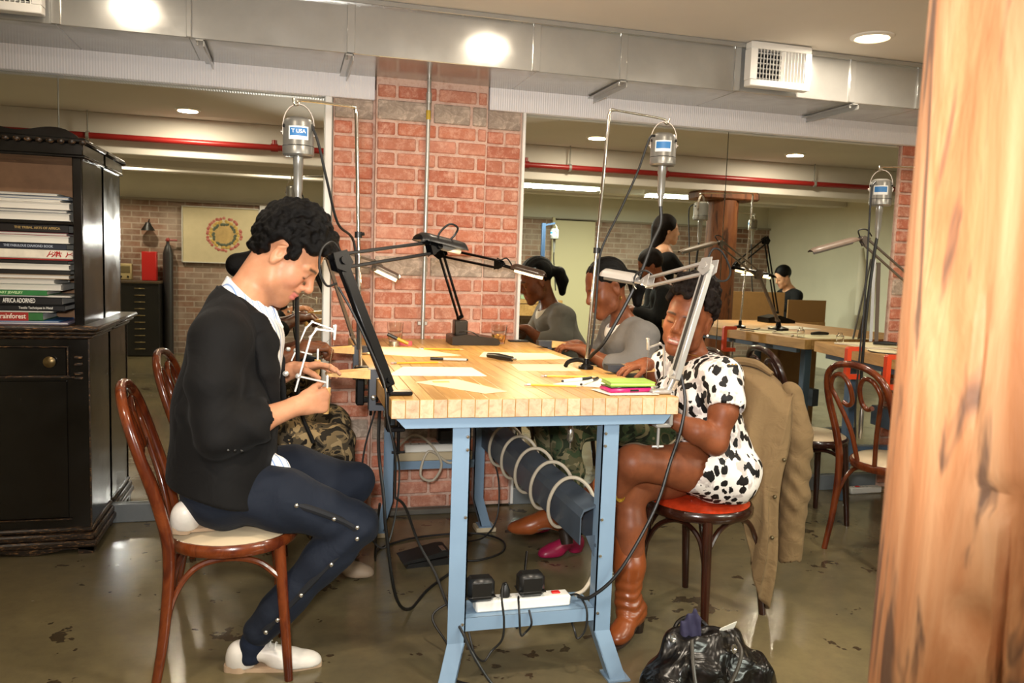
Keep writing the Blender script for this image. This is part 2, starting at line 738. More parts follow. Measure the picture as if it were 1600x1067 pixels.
pil = MB()
pil.box((0.405, 1.885, 1.1075), (0.566, 0.11, 2.215))
pil.box((0.40, 1.91, 1.085), (0.966, 0.06, 2.15))
pil = struct('wall_pilaster', pil, MORTAR, label='red brick pilaster between the mirrors')
G = [(2.03, 2.14), (1.20, 1.36), (0.37, 0.52)]
rng = random.Random(5)
lay_bricks(pil, [(0.122, 0.688, 1.822)], 0.03, 2.213, G, rng)
lay_bricks(pil, [(-0.085, 0.118, 1.872), (0.692, 0.882, 1.872)], 0.03, 2.135, G, rng)
struct('trim_6', MB().box((0.405, 1.86, 0.014), (0.64, 0.16, 0.028), ch=.005), plain('kerb_concrete', '5d5a52', 0.7, var=.15))
colm = struct('wall_column', MB().box((3.52, 1.918, 1.107), (0.50, 0.044, 2.21)), MORTAR, label='narrow red brick column at the end of the mirrors')
lay_bricks(colm, [(3.27, 3.77, 1.886)], 0.03, 2.2, [(1.2, 1.36)], rng)

# ------------------------------------------------------------------ conduit on the pilaster
cp = thing('conduit_pipe', 'thin grey metal conduit running up the brick pilaster', 'pipe', (0.372, 1.79, 0.90), absolute=True)
CON = plain('conduit_steel', 'b9b8b2', 0.35, 0.7)
sub(cp, 'tube', MB().cyl((0.372, 1.795, 0.9215), (0.376, 1.795, 2.215), 0.0105, n=14), CON)
sub(cp, 'coupling', MB().cyl((0.376, 1.795, 2.10), (0.376, 1.795, 2.15), 0.0145, n=14), CON)
sub(cp, 'band', MB().cyl((0.3755, 1.795, 2.02), (0.3755, 1.795, 2.065), 0.0118, n=14), plain('yellow_tape', 'b99b2c', 0.5), label='yellow tape band')
sub(cp, 'clip', MB().box((0.372, 1.808, 1.0), (0.05, 0.012, 0.02), ch=.002), CON)

# ------------------------------------------------------------------ air duct
du = thing('air_duct', 'long galvanised sheet metal air duct under the ceiling', 'duct', (0, 1.65, 2.215), absolute=True)
segs = [X0, -2.4, -1.2, -0.70, -0.035, 0.815, 1.25, 1.86, 2.53, 2.95, 4.2, 5.5, X1]
for a, b in zip(segs[:-1], segs[1:]):
    sub(du, 'panel', MB().box(((a + b) / 2, 1.655, 2.3285), (b - a - .0006, 0.47, 0.227), ch=.003), GALV, smooth=False)
    wide = 0.035 if random.random() < .6 else 0.02
    sub(du, 'seam', MB().box((b, 1.416, 2.3285), (wide, 0.012, 0.224), ch=.002), GALV)
sub(du, 'flange', MB().bar((X0, 1.408, 2.437), (X1, 1.408, 2.437), 0.03, 0.022, ch=.002), GALV)
for bx in (-2.4, -0.655, -0.04, 1.25, 2.55):
    m = MB().box((bx, 1.65, 2.206), (0.035, 0.50, 0.006))
    m.box((bx + .015, 1.65, 2.196), (0.005, 0.50, 0.03))
    m.cyl((bx - .012, 1.43, 2.203), (bx - .012, 1.43, 2.190), .006, n=8)
    sub(du, 'bracket', m, GALV)


def grille(xa, xb, lab):
    g = thing('vent_grille', lab, 'vent', ((xa + xb) / 2, 1.40, 2.232), absolute=True)
    z0, z1, yf, yb = 2.232, 2.446, 1.335, 1.392
    m = MB()
    b = 0.034
    m.box(((xa + xb) / 2, (yf + yb) / 2, z1 - b / 2), (xb - xa, yb - yf, b), ch=.004)
    m.box(((xa + xb) / 2, (yf + yb) / 2, z0 + b / 2), (xb - xa, yb - yf, b), ch=.004)
    m.box((xa + b / 2, (yf + yb) / 2, (z0 + z1) / 2), (b, yb - yf, z1 - z0 - 2 * b))
    m.box((xb - b / 2, (yf + yb) / 2, (z0 + z1) / 2), (b, yb - yf, z1 - z0 - 2 * b))
    sub(g, 'frame', m, WHITE)
    sub(g, 'back', MB().box(((xa + xb) / 2, yb - .004, (z0 + z1) / 2), (xb - xa - 2 * b, .004, z1 - z0 - 2 * b)), plain('vent_dark', '1b1a19', .8))
    n = 15
    for i in range(n):
        x = xa + b + (xb - xa - 2 * b) * (i + .5) / n
        M = Matrix.Translation((x, yf + .014, (z0 + z1) / 2)) @ Matrix.Rotation(math.radians(-25 if i < n / 2 else 25), 4, 'Z')
        sub(g, 'slat', MB().box((0, 0, 0), (0.003, 0.022, z1 - z0 - 2 * b), M=M), WHITE)
    for i in range(6):
        z = z0 + b + (z1 - z0 - 2 * b) * (i + .5) / 6
        sub(g, 'slat', MB().box(((xa + xb) / 2, yf + .038, z), (xb - xa - 2 * b, 0.02, 0.004)), WHITE)
    for x in (xa + b / 2, xb - b / 2):
        sub(g, 'screw', MB().lathe([(0, 0), (.004, .001), (.005, .003)], (x, yf + .002, (z0 + z1) / 2), (0, -1, 0), 8), WHITE)


grille(1.885, 2.225, 'white louvred vent grille on the duct nearest the wooden log')
grille(-1.57, -1.23, 'white louvred vent grille on the duct above the black bookcase')


# ------------------------------------------------------------------ ceiling lamps
def emit(name, hexc, strength):
    if name in MATS:
        return MATS[name]
    t = NT(name, 0.5)
    t.b.inputs['Emission Color'].default_value = lin(hexc)
    t.b.inputs['Emission Strength'].default_value = strength
    t.col(lin(hexc))
    MATS[name] = t.m
    return t.m


LENS = emit('lamp_lens_warm', 'ffd9a0', 14)


def recessed(x, y, lab, power=26):
    g = thing('recessed_light', lab, 'ceiling lamp', (x, y, ZC), group='recessed ceiling lamps')
    sub(g, 'trim_ring', MB().lathe([(0.074, -.002), (0.080, -.012), (0.098, -.006), (0.100, 0.0)], (0, 0, 0), n=32), WHITE)
    sub(g, 'lens', MB().lathe([(0.0, -.004), (0.075, -.003), (0.075, 0.0)], (0, 0, 0), n=32), LENS)
    ld = bpy.data.lights.new('recessed_lamp_light', 'AREA')
    ld.shape = 'DISK'
    ld.size = 0.15
    ld.energy = power
    ld.color = (1.0, 0.87, 0.70)
    lo = bpy.data.objects.new('recessed_lamp_light', ld)
    COL.objects.link(lo)
    lo.parent = g
    lo.location = (0, 0, -0.016)


recessed(2.37, 1.08, 'bright round recessed lamp in the ceiling beside the wooden log', 16)
recessed(0.69, 0.93, 'round recessed lamp mirrored as a warm glow on the duct', 6)
recessed(-0.99, 0.93, 'round recessed lamp in the ceiling near the black bookcase', 6)
recessed(-1.08, -0.98, 'recessed lamp mirrored above the man in the black jacket')
recessed(0.62, -0.78, 'recessed lamp mirrored behind the brick pilaster')
recessed(2.33, -0.77, 'recessed lamp mirrored beside the tall steel rod')
recessed(4.40, -0.87, 'recessed lamp mirrored near the brick column')
recessed(-0.36, -4.1, 'small recessed lamp mirrored beside the hanging motor')
recessed(-2.1, -4.2, 'small recessed lamp mirrored beside the bookcase top')


def fluorescent(x, y, z, L, lab, rz=0.0):
    g = thing('fluorescent_light', lab, 'ceiling lamp', (x, y, z), rz, 'fluorescent fixtures')
    sub(g, 'housing', MB().prism([(-.11, 0), (-.06, .07), (.06, .07), (.11, 0)], (-L / 2, 0, 0), (0, 1, 0), (0, 0, 1), (L, 0, 0)), WHITE, smooth=False)
    sub(g, 'end_cap', MB().box((L / 2 + .006, 0, .03), (.012, .2, .06), ch=.003), plain('cap_grey', '8b8b86', .5))
    sub(g, 'diffuser', MB().box((0, 0, -.012), (L - .02, .2, .024), ch=.008), emit('fluorescent_white', 'f4ffe8', 9))
    ld = bpy.data.lights.new('fluorescent_tube_light', 'AREA')
    ld.shape = 'RECTANGLE'
    ld.size, ld.size_y = L, 0.18
    ld.energy = 95
    ld.color = (0.95, 1.0, 0.86)
    lo = bpy.data.objects.new('fluorescent_tube_light', ld)
    COL.objects.link(lo)
    lo.parent = g
    lo.location = (0, 0, -0.03)


fluorescent(2.62, 2 * MIRROR_Y - 6.6, 2.20, 1.0, 'long fluorescent fixture mirrored beside the pilaster')
fluorescent(4.18, 2 * MIRROR_Y - 6.9, 2.20, .6, 'short fluorescent fixture mirrored behind the standing woman', math.radians(8))

# ------------------------------------------------------------------ sprinkler pipe, seen in the mirrors
RED = plain('red_pipe_paint', '8e1f1c', 0.35)
sp = thing('sprinkler_pipe', 'long red sprinkler pipe under the ceiling beam in the mirrors', 'pipe', (1.8, -1.38, 2.25), absolute=True)
sub(sp, 'tube', MB().cyl((X0 + .02, -1.40, 2.245), (X1 - .02, -1.40, 2.245), 0.026, n=16), RED)
for x in (-0.42, 1.86, 3.3):
    m = MB().cyl((x - .03, -1.40, 2.245), (x + .03, -1.40, 2.245), 0.035, n=14)
    m.cyl((x, -1.40, 2.245), (x, -1.40, 2.31), 0.022, n=12)
    sub(sp, 'coupling', m, RED)
for x in (-1.9, 2.3, 5.0):
    m = MB().cyl((x, -1.40, 2.27), (x, -1.40, 2.45), 0.006, n=8)
    m.lathe([(.036, -.012), (.036, .012)], (x, -1.40, 2.245), (1, 0, 0), 16)
    sub(sp, 'hanger', m, GALV)


# ------------------------------------------------------------------ log posts
def m_log(name, pale):
    t = NT(name, 0.55, 0, 0.3)
    vec = t.coord('Object', (1, 1, 0.16))
    n1 = t.noise(vec, 9, 6, 0.65, 1.5)
    cols = [(0.25, lin('98603c')), (0.45, lin('be8258')), (0.6, lin('d09c72')), (0.8, lin('daae8a'))] if pale else \
           [(0.25, lin('4a2a17')), (0.5, lin('6e4024')), (0.8, lin('8a5a34'))]
    c = t.ramp(n1, cols)
    cr = t.ramp(t.noise(t.coord('Object', (3.0, 3.0, 0.5)), 5.5, 4, 0.55, 0.8), [(0.56, (0, 0, 0, 1)), (0.63, (.85, .85, .85, 1))])
    c = t.mix(cr, c, lin('5b463c' if pale else '2c1a10'))
    t.col(c)
    t.bump(t.noise(vec, 30, 5, 0.7, 1), 0.4, 0.01)
    return t.m


def log_post(name, lab, cx, cy, r, mat, dark):
    g = thing(name, lab, 'post', (cx, cy, 0), absolute=True)
    rr = random.Random(3)
    ph = [rr.uniform(0, 6.28) for _ in range(6)]

    def fn(u, v):
        a = 2 * math.pi * u
        z = 0.0 + 2.03 * v
        R = r * (1 + .012 * math.sin(3 * a + ph[0] + z) + .01 * math.sin(5 * a + ph[1] - 2 * z) + .008 * math.sin(9 * a + ph[2] + 3 * z)) * (1 - .02 * (v - .5))
        for (na, nz, wa, wz, dep) in notches:
            da = (a - na + math.pi) % (2 * math.pi) - math.pi
            q = (da / wa) ** 2 + ((z - nz) / wz) ** 2
            if q < 1:
                R -= dep * (1 - q)
        return (cx + R * math.cos(a), cy + R * math.sin(a), z)
    notches = []
    if dark is False:
        to = math.atan2(CAM.y - cy, CAM.x - cx)
        for (du_, z, wa, wz, dep) in ((-.42, 1.665, .035, .12, .012), (-.30, 1.66, .03, .09, .01), (-.25, 1.12, .18, .018, .010), (-.18, 1.0, .05, .13, .014),
                                      (-.35, .985, .2, .035, .014), (-.18, .93, .07, .05, .012), (.12, .72, .05, .16, .014), (-.5, .7, .03, .12, .01),
                                      (-.02, 1.45, .03, .06, .008), (.25, 1.3, .2, .02, .008), (-.35, .6, .02, .1, .01), (.3, .82, .15, .02, .01), (-.45, 1.25, .025, .1, .008)):
            notches.append((to + du_, z, wa, wz, dep))
    m = MB().grid(fn, 120, 150)
    sub(g, 'trunk', m, mat)
    sub(g, 'capital', MB().box((cx, cy, 2.075), (0.66, 0.34, 0.09), ch=.02), mat)
    return g


log_post('log_post', 'thick carved pale pine log post close to the camera', 0.525, -1.655, 0.165, m_log('pine_log', True), False)
log_post('log_post', 'dark wooden post with a wide capital seen in the mirror', 4.06, -1.58, 0.16, m_log('dark_log', False), True)

# ================================================================== materials of furniture and tools
BLACKP = plain('black_plastic', '151515', 0.35)
BLACKM = plain('black_metal', '060607', 0.3, 0, 0.22)
RUBBER = plain('black_rubber', '121212', 0.45)
STEEL = plain('bright_steel', 'c9c8c4', 0.22, 0.95)
CHROME = plain('polished_rod', 'd6d2ca', 0.12, 1.0)
ALU = plain('silver_paint', 'b4b1ad', 0.35, 0.5)
CASTIRON = plain('cast_grey', '3c3f45', 0.5, 0.4)
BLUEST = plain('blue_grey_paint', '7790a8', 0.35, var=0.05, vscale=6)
BLUEDK = plain('dark_blue_grey_steel', '4d5a68', 0.35, 0.3, var=0.12)
PAPER = plain('cream_paper', 'dcd2ac', 0.8)
PAPERW = plain('white_paper', 'dedbd0', 0.8)
CREAMC = plain('cream_cord', 'b7ac98', 0.5)
WHITEP = plain('white_plastic', 'e4e2da', 0.35)
REDORANGE = plain('orange_red_paint', 'd2431f', 0.4)


def m_wood(name, cols, sc=(6, 1, 6), rough=0.4, bump=0.1, rnd=True, coat=0.0):
    if name in MATS:
        return MATS[name]
    t = NT(name, rough, 0, 0.4)
    vec = t.coord('Object', sc)
    if rnd:
        oi = t.n('ShaderNodeObjectInfo')
        comb = t.n('ShaderNodeCombineXYZ')
        for i in range(3):
            t.l(t.math('MULTIPLY', oi.outputs['Random'], 40.0 + 13 * i), comb.inputs[i])
        add = t.n('ShaderNodeVectorMath', operation='ADD')
        t.l(vec, add.inputs[0])
        t.l(comb.outputs[0], add.inputs[1])
        vec = add.outputs[0]
    nz = t.noise(vec, 3.0, 6, 0.6, 0.8)
    c = t.ramp(nz, [(0.28 + 0.44 * i / (len(cols) - 1), lin(h)) for i, h in enumerate(cols)])
    if rnd:
        k = t.ramp(oi.outputs['Random'], [(0.0, (.82, .80, .78, 1)), (1.0, (1.06, 1.05, 1.02, 1))])
        c = t.mix(1.0, c, k, 'MULTIPLY')
    t.col(c)
    if bump:
        t.bump(nz, bump, 0.004)
    if coat:
        t.b.inputs['Coat Weight'].default_value = coat
        t.b.inputs['Coat Roughness'].default_value = 0.1
    MATS[name] = t.m
    return t.m


MAPLE = m_wood('maple_butcher_block', ['9a7038', 'b88c4e', 'c89e60', 'b08444'], (9, 1.0, 9), 0.38, 0.05)
MAPLE_END = m_wood('maple_end_grain', ['a98d6e', 'bea283', 'ccb294', 'b3977a'], (14, 14, 14), 0.6, 0.05)
MAPLE2 = m_wood('old_bench_maple', ['97713f', 'b58a52', 'c39a62'], (9, 1.2, 9), 0.45, 0.06)
PINW = m_wood('pin_wood', ['c79a5c', 'deb878'], (10, 4, 10), 0.55, 0.05)
BENTW = m_wood('bentwood_varnish', ['3d170b', '54220f', '6e3417', '5c2810'], (5, 5, 2), 0.25, 0.0, coat=0.4)
BENTD = m_wood('bentwood_dark', ['1e0d08', '2c130b', '3a1c10'], (5, 5, 2), 0.25, 0.0, coat=0.4)
KRAFT = plain('kraft_board', 'a9814e', 0.8, var=.08)


# ------------------------------------------------------------------ workbench
wb = thing('workbench', 'long maple butcher block workbench with blue grey steel legs', 'table', (0.457, 0.91, 0), absolute=True)
NST = 22
W_, D_, H_, T_ = 0.914, 1.816, 0.92, 0.056
for i in range(NST):
    w0 = W_ / NST
    y1 = D_
    so = sub(wb, 'stave', MB().box(((i + .5) * w0, y1 / 2, H_ - T_ / 2 + random.uniform(-.0004, .0004)), (w0 - .0006, y1 + random.uniform(-.0008, 0), T_), ch=.0012), MAPLE, smooth=False)
    so.data.materials.append(MAPLE_END)
    for pf in so.data.polygons:
        if abs(pf.normal.y) > .9:
            pf.material_index = 1
m = MB()
m.prism([(0.014, .864), (0.90, .864), (0.872, .832), (0.044, .832)], (0, 0.012, 0), (1, 0, 0), (0, 0, 1), (0, .004, 0))
m.box((.457, .035, .862), (.88, .05, .004))
sub(wb, 'front_rail', m, BLUEST, smooth=False)
m = MB().prism([(0.014, .864), (0.90, .864), (0.872, .832), (0.044, .832)], (0, 1.60, 0), (1, 0, 0), (0, 0, 1), (0, .004, 0))
sub(wb, 'back_rail', m, BLUEST, smooth=False)
for x in (.05, .86):
    sub(wb, 'side_rail', MB().bar((x, .02, .85), (x, 1.60, .85), .004, .03), BLUEST, smooth=False)


def leg(xa, xb, y, inner, fk=1.0):
    """angle-iron leg, straight then kicked out at the foot"""
    m = MB()
    s = -inner
    out = 0.045 * s
    prof = [(0, .834), (0, .15), (1, 0.0)]
    # front flange
    x0, x1 = xa, xb
    for (t0, za), (t1, zb) in zip(prof[:-1], prof[1:]):
        o0, o1 = out * t0, out * t1
        ya, yb = y - .05 * fk * t0, y - .05 * fk * t1
        vs = [(x0 + o0, ya, za), (x1 + o0, ya, za), (x1 + o1, yb, zb), (x0 + o1, yb, zb)]
        vs += [(a, b_ + .004, c) for a, b_, c in vs]
        m.add(vs, [(0, 1, 2, 3), (7, 6, 5, 4), (0, 4, 5, 1), (1, 5, 6, 2), (2, 6, 7, 3), (3, 7, 4, 0)])
        xe = x1 if inner > 0 else x0
        vs = [(xe + o0, ya, za), (xe + o0 - .004 * inner, ya, za), (xe + o1 - .004 * inner, yb, zb), (xe + o1, yb, zb)]
        vs += [(a, b_ + .05, c) for a, b_, c in vs]
        m.add(vs, [(0, 1, 2, 3), (7, 6, 5, 4), (0, 4, 5, 1), (1, 5, 6, 2), (2, 6, 7, 3), (3, 7, 4, 0)])
    xm = (x0 + x1) / 2 + out
    m.box((xm, y + .03 - .05 * fk, .003), (.075, .08, .006))
    return sub(wb, 'leg', m, BLUEST, smooth=False)


FL = leg(.190, .246, .030, 1)
FR = leg(.672, .727, .030, -1)
BL = leg(.150, .200, 1.47, 1, 0)
BR = leg(.590, .640, 1.47, -1, 0)
for lg, xx, y, zz in ((FL, .236, .028, (.80, .76, .55, .21)), (FR, .682, .028, (.80, .76, .52, .40, .21))):
    for z in zz:
        sub(lg, 'bolt', MB().lathe([(.0, -.003), (.005, -.002), (.006, .002)], (xx, y, z), (0, 1, 0), 8), STEEL)
m = MB().box((.4585, .035, .206), (.425, .004, .042))
m.box((.4585, .10, .225), (.425, .13, .004))
m.box((.4585, .165, .206), (.425, .004, .042))
sub(wb, 'shelf', m, BLUEST, smooth=False)
m = MB().box((.395, 1.475, .345), (.39, .004, .04))
m.box((.395, 1.54, .363), (.39, .13, .004))
sub(wb, 'shelf', m, BLUEST, smooth=False)
m = MB().box((.395, 1.495, .385), (.37, .05, .04), ch=.004)
sub(wb, 'shelf_board', m, plain('pale_board', 'b9a98a', .7), label='pale wooden strip')
# stringer channel along the bench
SX, SZ = .69, .49
prof = [(-.06, .055), (.0, .075), (.0, -.075), (-.006, -.075), (-.006, .066), (-.058, .047)]
m = MB().prism(prof, (SX, .06, SZ), (1, 0, 0), (0, 0, 1), (0, 1.40, 0))
m.prism([(-.07, .03), (-.06, .055), (-.058, .047), (-.066, .028)], (SX, .06, SZ), (1, 0, 0), (0, 0, 1), (0, 1.40, 0))
m.prism([(-.07, .03), (-.066, .028), (-.066, -.06), (-.07, -.06)], (SX, .06, SZ), (1, 0, 0), (0, 0, 1), (0, 1.40, 0))
sub(wb, 'stringer', m, BLUEDK, smooth=False, label='dark steel channel below the bench top')
m = MB().prism([(-.05, -.03), (.012, -.03), (.012, -.10), (-.02, -.10)], (SX, .055, SZ), (1, 0, 0), (0, 0, 1), (0, .004, 0))
m.cyl((SX - .015, .055, SZ - .06), (SX - .015, .042, SZ - .06), .007, n=8)
sub(wb, 'gusset', m, BLUEDK)
for x in (.125, .645):
    sub(wb, 'foot_block', MB().box((x + .04 * (1 if x > .4 else -1) * .3, 1.50, .011), (.10, .09, .022), ch=.003), plain('pale_block', 'c2b497', .8), label='pale wooden block under the back leg')
BL.location.z = BR.location.z = .022

# ------------------------------------------------------------------ bentwood chairs


def chair(name, label, loc, rz, wood, seat_mat, cane=False):
    g = thing(name, label, 'chair', (loc[0], loc[1], 0), rz, 'bentwood cafe chairs')
    sub(g, 'seat_ring', MB().lathe([(.165, .425), (.197, .425), (.203, .435), (.203, .452), (.196, .462), (.165, .462)], n=40), wood)
    sub(g, 'seat', MB().lathe([(.0, .44), (.186, .445), (.19, .462), (.17, .474), (.10, .481), (.0, .483)], n=40), seat_mat, label=None)
    for s in (-1, 1):
        sub(g, 'leg', MB().tube([(.135, s * .125, .43), (.150, s * .14, .22), (.165, s * .155, 0)], .016, 12, radii=[.019, .017, .0135]), wood)
    pts = [(-.225, .175, 0), (-.195, .165, .2), (-.180, .165, .43), (-.205, .175, .58), (-.255, .185, .74), (-.290, .165, .85),
           (-.310, .10, .905), (-.318, 0, .922), (-.310, -.10, .905), (-.290, -.165, .85), (-.255, -.185, .74), (-.205, -.175, .58),
           (-.180, -.165, .43), (-.195, -.165, .2), (-.225, -.175, 0)]
    sub(g, 'back_hoop', MB().tube(pts, .016, 12, radii=[.0135, .016, .018, .018, .017, .016, .0155, .0155, .0155, .016, .017, .018, .018, .016, .0135]), wood)
    for s in (-1, 1):
        p = [(-.186, s * .05, .46), (-.215, s * .075, .60), (-.262, s * .125, .74), (-.285, s * .145, .80), (-.300, s * .115, .855),
             (-.302, s * .065, .865), (-.290, s * .03, .82), (-.268, s * .028, .75), (-.262, s * .055, .725), (-.265, s * .085, .735)]
        sub(g, 'back_loop', MB().tube(p, .011, 10), wood)
    # bent braces under the seat
    for (a, b, c) in (((.155, -.145, .16), (.150, -.135, .39), (-.185, -.15, .16)), ((.155, .145, .16), (.150, .135, .39), (-.185, .15, .16))):
        s = -1 if a[1] < 0 else 1
        sub(g, 'brace', MB().tube([(-.196, s * .163, .17), (-.17, s * .158, .30), (-.11, s * .15, .385), (-.02, s * .14, .405), (.07, s * .135, .385), (.135, s * .135, .33)], .010, 8), wood)
    sub(g, 'brace', MB().tube([(.155, .14, .25), (.13, .09, .36), (.12, 0, .40), (.13, -.09, .36), (.155, -.14, .25)], .010, 8), wood)
    return g


SEATCREAM = plain('cream_vinyl', 'cbb99b', 0.3, coat=.3)
SEATRED = plain('red_vinyl', 'b8381a', 0.25, var=.25, vscale=30, coat=.5)
chair('bentwood_chair', 'worn brown bentwood chair with cream seat under the man in the black jacket', (-.455, .335), math.radians(4), BENTW, SEATCREAM)
chair('bentwood_chair', 'bentwood chair behind the man, its back loop beside the bookcase', (-.47, 1.15), math.radians(-3), BENTW, SEATCREAM)
chair('bentwood_chair', 'dark bentwood chair with orange red seat under the woman in the print dress', (1.215, .385), math.radians(210), BENTD, SEATRED)
chair('bentwood_chair', 'bentwood chair hidden behind the woman in the grey sweater', (1.45, 1.33), math.radians(183), BENTD, SEATCREAM)
chair('bentwood_chair', 'empty bentwood chair with cream seat behind the hanging khaki jacket', (2.42, 1.42), math.radians(-5), BENTD, SEATCREAM)
chair('bentwood_chair', 'empty dark bentwood chair half hidden by the wooden log', (2.47, .82), math.radians(8), BENTW, SEATCREAM)
# ------------------------------------------------------------------ bookcase
BLKLAC = NT('worn_black_lacquer', 0.2, 0, 0.55)
_v = BLKLAC.coord('Object')
_n = BLKLAC.noise(_v, 38, 6, 0.75)
BLKLAC.col(BLKLAC.mix(BLKLAC.ramp(_n, [(0.70, (0, 0, 0, 1)), (0.74, (1, 1, 1, 1))]), lin('0c0b0a'), lin('6d6a62')))
BLKLAC.rgh(BLKLAC.ramp(BLKLAC.noise(_v, 6, 4), [(0.3, (.12,) * 3 + (1,)), (0.8, (.3,) * 3 + (1,))]))
BLKLAC.bump(BLKLAC.noise(_v, 5, 3), .05, .01)
BLKLAC = BLKLAC.m
WORN = NT('worn_edge', 0.4)
WORN.col(WORN.ramp(WORN.noise(WORN.coord('Object', (3, 20, 20)), 12, 5, .7), [(0.42, lin('14100c')), (0.56, lin('2a1c12')), (0.66, lin('a87c50'))]))
WORN = WORN.m
BX0, BX1 = -2.25, -1.135
bk = thing('bookcase', 'tall worn black lacquered bookcase full of stacked books', 'bookcase', ((BX0 + BX1) / 2, 1.68, 0), absolute=True)
m = MB().box(((BX0 + BX1) / 2 + .01, 1.69, .51), (BX1 - BX0 + .02, .40, .86), ch=.004)
sub(bk, 'lower_body', m, BLKLAC, smooth=False)
m = MB()
for (z, e, h) in ((.075, .018, .03), (.045, .026, .03), (.105, .010, .02)):
    m.box(((BX0 + BX1) / 2 + .01, 1.685, z), (BX1 - BX0 + .02 + 2 * e, .40 + 2 * e, h), ch=.007)
sub(bk, 'plinth', m, WORN)
m = MB()
for i in range(25):
    pass
pts = []
for i in range(31):
    t = i / 30
    pts.append((BX0 + (BX1 + .03 - BX0) * t, .012 + .010 * math.sin(t * 22)))
m = MB().prism([(BX0, .045)] + pts + [(BX1 + .03, .045)], (0, 1.47, 0), (1, 0, 0), (0, 0, 1), (0, .02, 0))
for (xx, yy) in ((BX0 + .03, 1.87), (BX1, 1.87), (BX0 + .03, 1.5), (BX1, 1.5)):
    m.box((xx, yy, .022), (.06, .06, .044))
sub(bk, 'apron', m, WORN)
m = MB()
for (z, e, h) in ((.948, .016, .02), (.966, .034, .018), (.985, .05, .022)):
    m.box(((BX0 + BX1) / 2 + .01, 1.685, z), (BX1 - BX0 + .02 + 2 * e, .40 + 2 * e - .02, h), ch=.007)
sub(bk, 'ledge', m, WORN)
# drawer, door frame, knob
dr = sub(bk, 'drawer', MB().box((-1.50, 1.487, .842), (.60, .012, .12), ch=.003), BLKLAC, smooth=False)
m = MB()
for (cx, cz, sx, sz) in ((-1.50, .905, .62, .006), (-1.50, .779, .62, .006), (-1.195, .842, .006, .126)):
    m.box((cx, 1.482, cz), (sx, .012, sz), ch=.002)
sub(dr, 'bead', m, WORN)
sub(dr, 'knob', MB().lathe([(.0, .024), (.012, .024), (.024, .018), (.024, .012), (.012, .006), (.010, 0)], (-1.262, 1.482, .842), (0, -1, 0), 20), plain('brass_dull', '6b5a3a', .3, .8))
sub(bk, 'door', MB().box((-1.50, 1.488, .46), (.60, .010, .60), ch=.003), BLKLAC, smooth=False)
for z in (.86, .83, .79, .77):
    sub(bk, 'carving', MB().box((-1.155, 1.487, z), (.034, .012, .012), ch=.003), WORN)
m = MB()
for (a, b) in (((BX1 + .021, 1.489, .10), (BX1 + .021, 1.489, .94)),):
    m.bar(a, b, .006, .006)
m.box((-1.50, 1.483, .775), (.66, .008, .005))
m.box((-1.50, 1.483, .155), (.62, .008, .005))
sub(bk, 'edge_bead', m, WORN)
# upper case
for xx in (BX1 - .012, BX0 + .012):
    sub(bk, 'side_panel', MB().box((xx, 1.70, 1.38), (.024, .38, .78), ch=.002), BLKLAC, smooth=False)
sub(bk, 'back_panel', MB().box(((BX0 + BX1) / 2, 1.882, 1.38), (BX1 - BX0 - .03, .012, .78)), plain('tan_board', 'a97f5c', .7, var=.15))
sub(bk, 'stile', MB().box((BX1 - .018, 1.515, 1.37), (.036, .02, .76), ch=.003), BLKLAC)
sub(bk, 'shelf', MB().box(((BX0 + BX1) / 2, 1.70, 1.4275), (BX1 - BX0 - .05, .36, .014), ch=.002), BLKLAC, smooth=False)
m = MB()
m.box(((BX0 + BX1) / 2, 1.69, 1.735), (BX1 - BX0 + .02, .40, .05), ch=.004)
m.box(((BX0 + BX1) / 2 + .003, 1.685, 1.77), (BX1 - BX0 + .04, .42, .02), ch=.006)
m.box(((BX0 + BX1) / 2, 1.69, 1.705), (BX1 - BX0 + .03, .40, .012), ch=.004)
sub(bk, 'cornice', m, BLKLAC)
m = MB()
for i in range(28):
    m.ell((BX0 + .02 + i * .041, 1.478, 1.762), (.015, .012, .011), 10, 6)
sub(bk, 'bead_carving', m, WORN)
pts = []
for i in range(61):
    t = i / 60
    x = BX0 + (BX1 - BX0) * t
    d = (BX1 - x)
    pts.append((x, 1.782 + .030 * min(1, d / .06) ** .5 + .010 * math.sin(d * 24 - 1)))
m = MB().prism([(BX1, 1.776), (BX0, 1.776)] + pts, (0, 1.50, 0), (1, 0, 0), (0, 0, 1), (0, .025, 0))
sub(bk, 'crest', m, BLKLAC)

